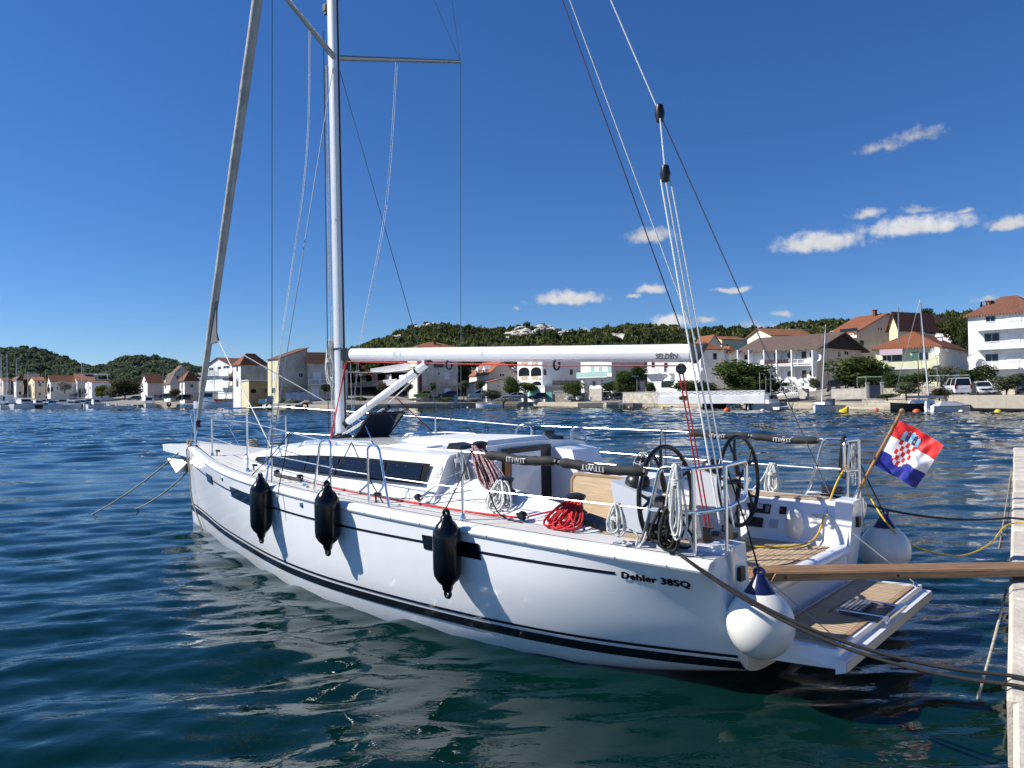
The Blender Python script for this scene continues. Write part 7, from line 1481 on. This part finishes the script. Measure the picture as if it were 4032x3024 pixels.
for u, v, R, col, k, lab in ((474, 1168, .62, 'yellow', 'low', 'big tilted yellow buoy right of the leaning mast sailboat'), (784, 1152, .32, 'orange', 'low', 'small cone shaped orange buoy off the right quay'), (1173, 1168, .42, 'orange', 'ball', 'orange ball buoy at the stern of the black sailboat'), (1604, 1164, .28, 'white', 'ball', 'white buoy by the covered motorboat'), (1960, 1168, .36, 'yellow', 'ball', 'yellow ball buoy near the right edge')): buoy(lab, c8, u, v, R, col, k)
for u, v, lab in ((397, 786, 'small white float under the grey building quay'), (535, 788, 'second small white float left of the open white boat')): buoy(lab, c6, u, v, .25, 'white', 'ball')
# ================================================================ NEAR QUAY AND THE THINGS ROUND THE YACHT
QD = np.array([.547, .837, 0]); QD = QD/np.linalg.norm(QD); QN = np.array([QD[1], -QD[0], 0])   # along the edge, and inland
Q0 = np.array([2.08, 3.3, 0]); QZ = .62
def qp(t, off, z): return Q0+QD*t+QN*off+np.array([0, 0, z])
quay_m = mat('pale_quay_stone', (.55, .50, .42), .9, var=.22, vscale=1.6, bump=.012, bscale=18)
quay = thing('stone_quay', 'pale stone quay edge running along the right side of the photo', 'quay', Matrix.Identity(4))
tq = -9.0; qr = np.random.default_rng(3)
for L_ in (2.1, 1.9, 2.2, 1.7, 2.0, 2.3, 1.6, 1.9, 2.2, 1.8, 2.0, 1.7, 2.2, 1.9, 2.1, 1.55):
    mb = MB(); g = .012; dz = qr.normal(0, .006); do = qr.normal(0, .008); b = .025; t0, t1 = tq+g, tq+L_-g
    lo = [qp(t0, do, .25), qp(t1, do, .25), qp(t1, 1.15, .25), qp(t0, 1.15, .25)]; mid = [qp(t0, do, QZ+dz-b), qp(t1, do, QZ+dz-b), qp(t1, 1.15, QZ-b), qp(t0, 1.15, QZ-b)]; up = [qp(t0+b, do+b, QZ+dz), qp(t1-b, do+b, QZ+dz), qp(t1-b, 1.13, QZ), qp(t0+b, 1.13, QZ)]
    mb.add(lo+mid+up, [[0, 3, 2, 1], [0, 1, 5, 4], [1, 2, 6, 5], [2, 3, 7, 6], [3, 0, 4, 7], [4, 5, 9, 8], [5, 6, 10, 9], [6, 7, 11, 10], [7, 4, 8, 11], [8, 9, 10, 11]]); mb.build('coping_block', quay_m, quay, smooth=20); tq += L_
TEND = tq
mb = MB(); mb.hexa([qp(-9, .05, -2), qp(TEND, .05, -2), qp(TEND, 12, -2), qp(-9, 12, -2), qp(-9, .05, .25), qp(TEND, .05, .25), qp(TEND, 12, .25), qp(-9, 12, .25)]); mb.build('quay_face', mat('wet_quay_concrete', (.22, .19, .14), .8, var=.4, vscale=1.5, bump=.02, bscale=6), quay)
mb = MB(); mb.hexa([qp(-9, 1.16, .252), qp(TEND, 1.16, .252), qp(TEND, 12, .252), qp(-9, 12, .252), qp(-9, 1.16, QZ-.01), qp(TEND, 1.16, QZ-.01), qp(TEND, 12, QZ-.01), qp(-9, 12, QZ-.01)]); mb.build('quay_paving', mat('quay_paving_concrete', (.46, .43, .38), .9, var=.2, vscale=1.2, bump=.006, bscale=20), quay)
def qedge(px, py, z=QZ+.02):   # the point of the quay edge seen at this height in the photo
    d = ray(px, py); t = (z-CAM_H)/d[2]; p = CAM+d*t; s = np.dot(p-Q0, QD); return qp(s, 0, z)
def wrope(name, label, pts, r, m, k=8, n=8, cat='rope', group=None):
    mb = MB(); mb.tube(spl(pts, k) if k and len(pts) > 2 else pts, r, n); return tag(mb.build(name, m, smooth=60), label, cat, group)
B = b2w
# mooring lines
e1 = qedge(4000, 2664); e2 = qedge(4000, 2700); knot = B((-5.16, 1.60, deckz(-5.16, 1.6)+.05)); chock = B((-5.45, 1.76, 1.085))
for i, (e, o, lab) in enumerate(((e1, 0, 'upper of two thick black mooring lines crossing in front of the white ball fender'), (e2, .035, 'lower of two thick black mooring lines crossing in front of the white ball fender'))):
    a = chock+V3((o*.4, 0, -o*.4)); pts = [knot]+sag(a, e, .16, 12)+[e+QN*.5+V3((0, 0, .01)), e+QN*2.2+QD*.5+V3((0, 0, .01))]
    wrope('mooring_line', lab, pts, .0115, black_rope, 6, 8, 'mooring line')
e = qedge(3990, 2040); a = B((-5.35, -1.70, 1.10)); wrope('mooring_line', 'dark blue mooring line from the far stern corner to the quay', [B((-5.15, -1.6, 1.14))]+sag(a, e, .10, 12)+[e+QN*.4, e+QN*2.2+QD*.3], .013, navy_rope, 6, 8, 'mooring line')
for (p0, p1), lab in (((B((5.50, .05, 1.44)), atZ(350, 2032, -.05)), 'upper tan anchor line running from the bow into the water'), ((B((5.55, .0, .98)), atZ(518, 2010, -.05)), 'lower tan anchor line running from under the bow into the water')): wrope('anchor_line', lab, sag(p0, p1, .10, 14), .012, tan_rope, 0, 6, 'mooring line')
wrope('bow_rope', 'tan rope hanging down the side of the bow into the water', [B((5.1, .20, 1.44)), B((5.33, .17, 1.33)), B((5.15, .215, 1.0)), B((4.95, .27, .5)), B((4.6, .30, .1)), B((4.5, .29, -.1))], .013, tan_rope, 6, 7)
mb = MB()
for k in range(6): mb.tube([B((5.12+.10*math.cos(a+k)*(1-.05*k), .19+.05*math.sin(a), 1.46+.012*k+.015*math.sin(3*a))) for a in np.linspace(0, 6.28, 15)], .011, 6)
tag(mb.build('rope_knot', tan_rope, smooth=60), 'tan rope knotted round the bow cleat', 'rope')
mb = MB()
for k in range(5): mb.tube([B((4.15+.15*math.cos(a)*(1-.1*k), -.44+.06*math.sin(a), 1.39+.03*k+.01*math.sin(2*a+k))) for a in np.linspace(0, 6.28, 17)], .012, 6)
tag(mb.build('rope_coil', tan_rope, smooth=60), 'small tan rope coil on the far side of the foredeck', 'rope coil')
# yellow shore power cable
yl = mat('yellow_cable', (.62, .40, .03), .45, var=.15, vscale=12)
e = qedge(3990, 2062)
rail = B((-5.45, -1.62, 1.42)); pts = [B((-4.6, -.6, .725)), B((-4.9, -.55, .725)), B((-5.2, -.80, .725)), B((-5.32, -1.05, .78)), B((-5.36, -1.24, 1.02)), B((-5.40, -1.48, 1.30)), rail, B((-5.52, -1.72, 1.38)), B((-5.62, -1.78, 1.12))]
q1 = atY(3500, 2110, 7.9); pts += [atY(C3x, C3y, dd) for C3x, C3y, dd in ((3499, 2068, 7.75), (3587, 2144, 7.9), (3708, 2182, 8.1), (3803, 2185, 8.4), (3900, 2140, 8.7))]+[e, e+QN*.5, e+QN*2.4]
wrope('power_cable', 'yellow shore power cable looping from the stern rail to the quay', pts, .0095, yl, 8, 8, 'cable')
# grey and tan ropes hanging at the quay wall
for (u0, v0, u1, v1), lab, m in (((800, 290, 725, 730), 'pale rope slanting down the quay face above the gangplank', tan_rope), ((795, 845, 615, 1425), 'grey rope slanting from the quay into the water below the gangplank', mat('grey_hemp', (.36, .35, .31), .85, var=.3, vscale=40)), ((803, 330, 770, 620), 'thin dark line hanging beside the pale rope on the quay', navy_rope)):
    p = lambda u, v: (3300+u/1.165, 1600+v/1.165)
    a = qedge(*p(u0, v0), QZ-.1)-QN*.03; b = atZ(*p(u1, v1), -.05); wrope('quay_rope', lab, sag(a, b, .03, 8), .010 if m is not navy_rope else .006, m, 0, 6)
# gangplank
PL = bp(2972, 2262, 0, -5.50); PL = B((-5.46, PL[1], max(PL[2], .80))); PR = qedge(3990, 2256, QZ+.04); dv = PR-PL; dv[2] = 0; dn = dv/np.linalg.norm(dv); pe = PR+dn*1.3; pe[2] = PR[2]-.02
zax = np.array([0, 0, 1.]); side = np.cross(zax, dn); Lp = np.linalg.norm(pe-PL); ax = (pe-PL)/Lp; upv = np.cross(ax, -side); upv = upv if upv[2] > 0 else -upv
gm = bpy.data.materials.new('weathered_plank'); gm.use_nodes = True
def plank_material(m):
    t = NT(m.node_tree); p = m.node_tree.nodes['Principled BSDF']; p.inputs['Roughness'].default_value = .6; tc = t.new('ShaderNodeTexCoord').outputs['Object']
    mp = t.new('ShaderNodeMapping'); t.put(mp.inputs[0], tc); mp.inputs['Scale'].default_value = (1.2, 26, 26); f, _ = t.noise(mp.outputs[0], 2.2, 6, .7, .6); g, _ = t.noise(tc, 3, 4, .6)
    c = t.mixc(t.ramp(f, .3, .72), (.13, .065, .028, 1), (.40, .24, .115, 1)); c = t.mixc(t.math('MULTIPLY', t.ramp(g, .45, .7), .4), c, (.16, .09, .045, 1))
    t.put(p.inputs['Base Color'], c); b = t.new('ShaderNodeBump'); b.inputs['Distance'].default_value = .003; t.put(b.inputs['Height'], f); t.l.new(b.outputs[0], p.inputs['Normal'])
plank_material(gm)
MP = Matrix(((ax[0], side[0], upv[0], PL[0]), (ax[1], side[1], upv[1], PL[1]), (ax[2], side[2], upv[2], PL[2]), (0, 0, 0, 1)))
plank = thing('gangplank', 'long wooden gangplank laid from the yacht stern to the quay', 'gangplank', MP); sgn = 1 if np.dot(side, V3((0, -1, 0))) > 0 else -1   # camera side
mb = MB(); w = .26
for k in range(4):
    y0, y1 = -w/2+k*w/4+.002, -w/2+(k+1)*w/4-.002; mb.hexa([(.0+.04*(k in (0, 3)), y0, -.028), (Lp, y0, -.028), (Lp, y1, -.028), (.04*(k in (0, 3)), y1, -.028), (.04*(k in (0, 3)), y0, .030), (Lp, y0, .030), (Lp, y1, .030), (.04*(k in (0, 3)), y1, .030)])
mb.build('plank', gm, plank, smooth=20)
mb = MB()
for s in (1, -1): mb.hexa([(.10, s*w/2, -.032), (Lp, s*w/2, -.032), (Lp, s*(w/2+.022), -.032), (.10, s*(w/2+.022), -.032), (.14, s*w/2, .026), (Lp, s*w/2, .026), (Lp, s*(w/2+.022), .026), (.14, s*(w/2+.022), .026)])
mb.build('side_batten', gm, plank, smooth=20)
mb = MB()
for x in (.22, 1.22, 2.5): mb.lathe([(0, .003), (.013, .003), (.014, 0)], (x, sgn*(w/2+.0225), -.004), 10, Matrix.Rotation(-sgn*math.pi/2, 4, 'X'))
mb.build('bolt_hole', mat('rusty_bolt', (.05, .015, .012), .6), plank)
# black cylinder fenders
fend_m = mat('black_fender', (.004, .005, .008), .2, coat=.15, spec=.35)
def fender(label, x, zt, zb, r, lines):
    y = max(hull_y(x, .7), ys(x)-.02)+r+.006; c = (zt+zb)/2; root = thing('boat_fender', label, 'fender', MB_ @ Matrix.Translation((x, y, zb)), 'black fenders hanging on the port side'); H = zt-zb
    mb = MB(); mb.lathe([(.028, .05), (.045, .075), (.052, .11), (r*.72, .15), (r*.95, .20), (r, .26), (r, H-.24), (r*.95, H-.18), (r*.72, H-.13), (.055, H-.09), (.048, H-.06), (.030, H-.045)], (0, 0, 0), 28); mb.build('body', fend_m, root, smooth=50)
    for z in (.035, H-.035):
        mb = MB(); mb.tube([(.030*math.cos(a), 0, z+.030*math.sin(a)) for a in np.linspace(0, 6.283, 17)[:-1]], .016, 8, True); mb.build('eye', fend_m, root, smooth=50)
    mb = MB()
    for pts in lines: mb.tube(spl([V3(p)-V3((x, y, zb)) for p in pts], 6), .006, 6)
    mb.build('lanyard', black_rope, root, smooth=60)
fender('black fender nearest the bow, below the shrouds', .20, 1.37, .54, .125, [[(.18, 1.86, 1.36), (.10, 1.62, 1.6), (.0, 1.46, 1.84)], [(.0, 1.46, 1.84), (-.12, 1.62, 1.5), (-.15, 1.72, 1.16), (-.16, 1.73, .92)]])
fender('black fender in the middle, below the grab rail gates', -1.41, 1.40, .63, .13, [[(-1.42, 1.96, 1.39), (-1.50, 1.80, 1.6), (-1.55, 1.71, 1.79)], [(-1.55, 1.71, 1.79), (-1.75, 1.70, 1.5), (-1.98, 1.66, 1.19)]])
fender('black fender in front of the aft hull window', -3.23, 1.27, .50, .125, [[(-3.24, 2.0, 1.26), (-3.30, 1.84, 1.55), (-3.34, 1.75, 1.77)], [(-3.34, 1.75, 1.77), (-3.45, 1.72, 1.55), (-3.50, 1.62, 1.25), (-3.58, 1.55, 1.16), (-3.75, 1.56, 1.15)]])
# round stern fenders
cream = mat('cream_white_vinyl', (.74, .72, .66), .25, coat=.3, var=.02, vscale=3); navyv = mat('navy_vinyl', (.010, .016, .075), .28, coat=.3)
def ball(label, c, r, line):
    root = thing('ball_fender', label, 'fender', MB_ @ Matrix.Translation(V3(c)), 'round fenders at the stern'); mb = MB(); mb.lathe([(r*math.sin(a)*(1 if a > .9 else 1), -r*math.cos(a)*1.04) for a in np.linspace(0, 2.2, 22)]+[(r*.68, r*.76), (r*.54, r*.89), (r*.43, r*.97), (r*.36, r*1.0)], (0, 0, 0), 36); mb.build('ball', cream, root, smooth=60)
    mb = MB(); mb.lathe([(r*.46, r*.95), (r*.40, r*1.03), (r*.29, r*1.20), (r*.18, r*1.40), (r*.13, r*1.50), (0, r*1.52)], (0, 0, 0), 28); mb.build('cap', navyv, root, smooth=50)
    mb = MB(); mb.tube([(.0+.035*math.cos(a), 0, r*1.52+.03*math.sin(a)) for a in np.linspace(0, 6.283, 15)[:-1]], .014, 7, True); mb.build('eye', navyv, root, smooth=50)
    mb = MB(); mb.tube([V3(p)-V3(c) for p in line], .007, 6); mb.build('lanyard', black_rope, root, smooth=60)
ball('white ball fender with navy cap at the near stern corner', (-5.81, 1.385, .615), .236, [(-5.81, 1.385, .98), (-5.74, 1.42, 1.3), (-5.61, 1.46, 1.73)])
ball('white ball fender with navy cap at the far stern corner, behind the gangplank', (-5.74, -1.83, .58), .245, [(-5.74, -1.83, .95), (-5.62, -1.72, 1.3), (-5.47, -1.64, 1.71)])
# ensign
FS0, FS1 = V3((-5.54, -1.45, 1.08)), V3((-6.02, -1.45, 2.0)); flag = thing('ensign', 'red white and blue flag with chequered shield on a wooden staff', 'flag', MB_)
mb = MB(); mb.tube([FS0, FS1], [.017, .015], 10); mb.lathe([(.017, 0), (.026, .01), (.026, .03), (.012, .045), (0, .05)], FS1, 12, Matrix.Rotation(-.48, 4, 'Y')); mb.build('staff', mat('varnished_staff', (.34, .19, .08), .4, var=.25, vscale=9), flag, smooth=50)
mb = MB(); mb.tube([FS0-(FS1-FS0)*.06, FS0+(FS1-FS0)*.18], .022, 10); mb.build('staff_socket', steel, flag, smooth=50)
th_, bh_, tf_, bf_ = V3((-5.985, -1.45, 1.935)), V3((-5.752, -1.45, 1.49)), V3((-6.405, -1.42, 1.69)), V3((-6.135, -1.45, 1.285))
def fl(u, v, off=0):
    p = (th_*(1-u)+tf_*u)*(1-v)+(bh_*(1-u)+bf_*u)*v
    w_ = u**.8*(.030*math.sin(7.5*u+2.2*v+.4)+.022*math.sin(13*u-4.5*v+1)+.008*math.sin(25*u+9*v))
    return p+V3((.010*math.sin(9*u)*u, w_+off, .018*math.sin(3.1*u)*(1-v)+.012*math.sin(8*u+2*v)*u))
red_f = mat('flag_red', (.62, .016, .016), .55, sheen=.2); wht_f = mat('flag_white', (.76, .76, .80), .55); blu_f = mat('flag_blue', (.012, .022, .24), .5)
mb = MB()
for b_ in range(3):
    mb.cur = b_; mb.grid([[fl(u, v) for v in np.linspace(b_/3, (b_+1)/3, 9)] for u in np.linspace(0, 1, 44)])
mb.build('cloth', [red_f, wht_f, blu_f], flag, smooth=60, merge=.0004)
# chequered shield, bowed at the foot, and the five small shields above it
us, ue, vs_, ve_ = .265, .575, .315, .80
def sh_mask(a, b): return b <= .55 or abs(a-.5) <= .5*math.sqrt(max(0, 1-((b-.55)/.47)**2))
mb = MB(); N = 4
for i in range(5):
    for j in range(5):
        mb.cur = (i+j) % 2
        for p in range(N):
            for q in range(N):
                a0, a1, b0, b1 = (i+p/N)/5, (i+(p+1)/N)/5, (j+q/N)/5, (j+(q+1)/N)/5
                if sh_mask((a0+a1)/2, (b0+b1)/2): mb.poly([fl(us+(ue-us)*a, vs_+(ve_-vs_)*b-.10*(a-.5)*0, .0035) for a, b in ((a0, b0), (a1, b0), (a1, b1), (a0, b1))])
mb.build('shield', [red_f, wht_f], flag)
mb = MB(); lb, nv, gd = mat('crest_light_blue', (.20, .52, .78), .5), mat('crest_navy', (.03, .03, .14), .5), mat('crest_gold', (.70, .45, .06), .5)
for k, c_ in enumerate((0, 1, 0, 1, 0)):
    u0 = us-.01+.066*k; vt = .10+.018*abs(k-2)**1.5; vb = .305
    mb.cur = 3; mb.poly([fl(u, v, .003) for u, v in ((u0-.004, vb+.004), (u0+.068, vb+.004), (u0+.068, vt+.02), (u0+.032, vt-.03), (u0-.004, vt+.02))])
    mb.cur = c_; mb.poly([fl(u, v, .0045) for u, v in ((u0, vb), (u0+.064, vb), (u0+.064, vt+.024), (u0+.032, vt-.018), (u0, vt+.024))])
    mb.cur = 2 if k in (0, 2, 3) else 4
    mb.poly([fl(u, v, .006) for u, v in ((u0+.018, vb-.05), (u0+.046, vb-.05), (u0+.046, vb-.085), (u0+.018, vb-.085))])
    if k == 1: mb.poly([fl(u, v, .006) for u, v in ((u0, vb-.115), (u0+.064, vb-.115), (u0+.064, vb-.15), (u0, vb-.15))])
mb.build('crest', [lb, nv, gd, wht_f, red_f], flag)
# padded black sleeves on the lifelines
def sleeve(label, a, b, text_at, flip=False):
    a, b = V3(a), V3(b); root = thing('lifeline_sleeve', label, 'sleeve', MB_, 'black padded sleeves on the lifelines'); mb = MB(); n = 22; P = [a+(b-a)*t+V3((0, .003*math.sin(t*17), .004*math.sin(t*9)-.012*math.sin(math.pi*t))) for t in np.linspace(0, 1, n)]
    mb.tube(P, [.026]+[.040+.0025*math.sin(i*1.9) for i in range(n-2)]+[.026], 12); mb.build('padding', blkr, root, smooth=50)
    for p in (P[0], P[-1]): mb = MB(); mb.tube([p-(b-a)*.012, p+(b-a)*.012], .030, 8); mb.build('tie', blk, root, smooth=40)
    vs, fs = text_mesh('ITIWIT', .062, 0, 0, 1.15); W_ = vs[:, 0].max(); d = (b-a); L_ = np.linalg.norm(d); d = d/L_; s0 = L_*text_at; mb = MB()
    def f(u, v):
        v = v-.022; u, v = (W_-u, -v) if flip else (u, v); c = a+d*(s0+u)+V3((0, 0, -.012*math.sin(math.pi*(s0+u)/L_))); th = v/.047; return c+V3((0, .0485*math.cos(th), .0485*math.sin(th)))
    for o in (-.0018, 0, .0018): mb.add([f(v[0]+o, v[1]) for v in vs], fs)
    mb.add([f(u, v) for u, v in ((W_*.44, -.012), (W_*.70, -.012), (W_*.70, -.006), (W_*.44, -.006))], [[0, 1, 2, 3]])
    mb.build('lettering', mat('print_white', (.75, .75, .75), .5), root)
sleeve('black padded sleeve on the near lifeline beside the cockpit, ahead of the other', (-3.52, 1.745, 1.74), (-4.27, 1.725, 1.715), .34)
sleeve('black padded sleeve on the near lifeline reaching the stern rail, lettering upside down', (-4.31, 1.722, 1.71), (-5.08, 1.69, 1.675), .30, True)
sleeve('black padded sleeve on the far lifeline, ahead of the other', (-3.62, -1.735, 1.735), (-4.36, -1.715, 1.72), .34)
sleeve('black padded sleeve on the far lifeline reaching the far stern rail', (-4.40, -1.712, 1.715), (-5.14, -1.69, 1.69), .34)
# rope coils
def coil(name, label, top, length, width, m, loops=7, r=.0075, ax=(1, 0, 0), lean=(0, 0, 0), seed=1, tie=.22, spread=.03, ends=()):
    q = np.random.default_rng(seed); top, ax, lean = V3(top), V3(ax), V3(lean); ax /= np.linalg.norm(ax); n_ = np.cross(ax, (0, 0, 1.)); mb = MB()
    for i in range(loops):
        L_ = length*q.uniform(.82, 1.06); w_ = width*q.uniform(.6, 1.15); o = ax*q.normal(0, width*.22)+n_*(q.normal(0, spread)); pts = []
        for a in np.linspace(0, 2*math.pi, 15)[:-1]:
            s = (1-math.cos(a))/2; x = math.sin(a)*w_*(.28+.72*s**1.2)*.5; pts.append(top+o*(.5+.5*s)+ax*x-V3((0, 0, L_*s))+lean*s*L_+n_*q.normal(0, .006)+V3((0, 0, .012*i/loops)))
        mb.tube(spl(pts, 3, True), r, 6, True)
    if tie:
        for k in range(3): z = length*(tie+.03*k); mb.tube([top+ax*width*.30*math.cos(a)+n_*(.022+spread)*math.sin(a)-V3((0, 0, z))+lean*z for a in np.linspace(0, 6.283, 13)[:-1]], r, 6, True)
    for e_ in ends: mb.tube(spl([V3(p) for p in e_], 6), r*.85, 6)
    return tag(mb.build(name, m, None, MB_, 60), label, 'rope coil')
coil('rope_coil', 'long white rope coil hung on the near stern rail', (-5.34, 1.675, 1.735), .56, .13, white_rope, 7, .009, (1, 0, 0), seed=2, tie=.18, ends=[[(-5.38, 1.67, 1.3), (-5.42, 1.66, 1.2), (-5.45, 1.65, 1.12)]])
coil('rope_coil', 'small white rope bundle tied on the near lower lifeline ahead of the stern rail', (-4.83, 1.69, 1.415), .24, .16, white_rope, 8, .008, (1, 0, 0), seed=3, tie=.4, ends=[[(-4.80, 1.69, 1.38), (-4.74, 1.69, 1.25), (-4.80, 1.68, 1.16), (-4.94, 1.67, 1.12)], [(-4.88, 1.69, 1.25), (-5.0, 1.69, 1.2), (-4.98, 1.68, 1.12)]])
coil('rope_coil', 'white rope coil standing on the far cockpit side, against the water', (-4.64, -1.66, 1.42), .32, .13, white_rope, 8, .009, (1, 0, 0), seed=4, tie=.30, ends=[[(-4.60, -1.66, 1.40), (-4.52, -1.66, 1.25), (-4.42, -1.62, 1.12)]])
coil('rope_coil', 'thick white and wine red rope bundle draped from the cabin roof winch', (-2.64, .96, 1.73), .42, .20, wine_rope, 17, .0105, (1, .2, 0), (-1.15, .55, 0), 5, .9, .045)
coil('rope_coil', 'grey flecked rope hanging at the rear corner of the cabin', (-2.50, 1.08, 1.66), .46, .17, grey_rope, 12, .008, (1, 0, 0), (-.25, .1, 0), 6, .12, ends=[[(-2.7, 1.12, 1.25), (-2.85, 1.3, 1.18), (-3.3, 1.6, 1.14)]])
coil('rope_coil', 'tangle of white rope round the forward coaming winch', (-3.26, 1.28, 1.45), .26, .26, white_rope, 14, .009, (1, 0, 0), (-.1, .45, 0), 7, 0, .05)
coil('rope_coil', 'bright red rope coil draped over the aft coaming winch', (-4.13, 1.34, 1.345), .205, .33, red_rope, 11, .0095, (1, .02, 0), (.12, 1.25, 0), 8, 0, .03, ends=[[(-4.05, 1.36, 1.3), (-4.3, 1.55, 1.2), (-4.32, 1.6, 1.11)]])
coil('rope_coil', 'grey white rope bundle draped from the far cabin winch', (-2.05, -.98, 1.72), .30, .15, grey_rope, 11, .0085, (1, 0, 0), (-.9, .25, 0), 9, .8)
coil('rope_coil', 'white rope coil hung high on the front of the mast by the boom', (1.13, .06, 3.06), .64, .17, white_rope, 9, .009, (1, .3, 0), seed=10, tie=.42)
coil('rope_coil', 'black rope loops hung on the lower rail of the near stern rail', (-5.24, 1.67, 1.42), .30, .24, black_rope, 4, .012, (1, 0, 0), seed=11, tie=0, ends=[[(-5.34, 1.67, 1.35), (-5.42, 1.62, 1.22), (-5.34, 1.55, 1.12), (-5.2, 1.58, 1.13)]])
coil('rope_coil', 'black rope hank hung on the far stern rail', (-5.42, -1.66, 1.74), .42, .10, black_rope, 5, .010, (1, 0, 0), seed=12, tie=.2)
coil('rope_coil', 'thin grey wire coil hung on the far stern rail beside the flag', (-5.58, -1.47, 1.68), .40, .16, MATS['grey_wire'], 5, .004, (0, 1, 0), seed=13, tie=0)
coil('rope_coil', 'dark rope coil on the far wheel side locker', (-3.26, -1.22, 1.52), .16, .22, grey_rope, 8, .008, (1, 0, 0), (-.1, .2, 0), 14, 0)
mb = MB(); q = np.random.default_rng(15)
for k in range(7): mb.tube(spl([knot+RB@V3((.13*math.cos(a*1.0+k)*q.uniform(.6, 1.1), .06*math.sin(a+k)*q.uniform(.7, 1.2), .03+.05*math.sin(a*2+k)+.01*k)) for a in np.linspace(0, 5.5, 9)], 4), .0125, 7)
tag(mb.build('cleat_hitch', black_rope, smooth=60), 'thick black rope hitched in a lump round the near stern cleat', 'rope')
mb = MB()
for k in range(3): mb.tube([B((-5.3+.10*math.cos(a), -1.60+.05*math.sin(a), 1.16+.03*k)) for a in np.linspace(0, 6.28, 15)], .012, 6)
tag(mb.build('cleat_hitch', navy_rope, smooth=60), 'dark rope wound round the far stern cleat', 'rope')
for x, y0 in ((-1.2, -1.70), (-.35, -1.64), (-3.25, -1.745)):
    mb = MB()
    for o in (0, .05): mb.tube([(x+o, y0, 1.78), (x+o*2.2, y0-.02, 1.15)], .007, 6)
    tag(mb.build('fender_lanyard', navy_rope, None, MB_, 60), {-1.2: 'dark fender line on the far rail behind the wine red rope bundle', -.35: 'pair of dark lines on the far rail near the hatch', -3.25: 'dark line on the far rail between the two wheels'}[x], 'rope')
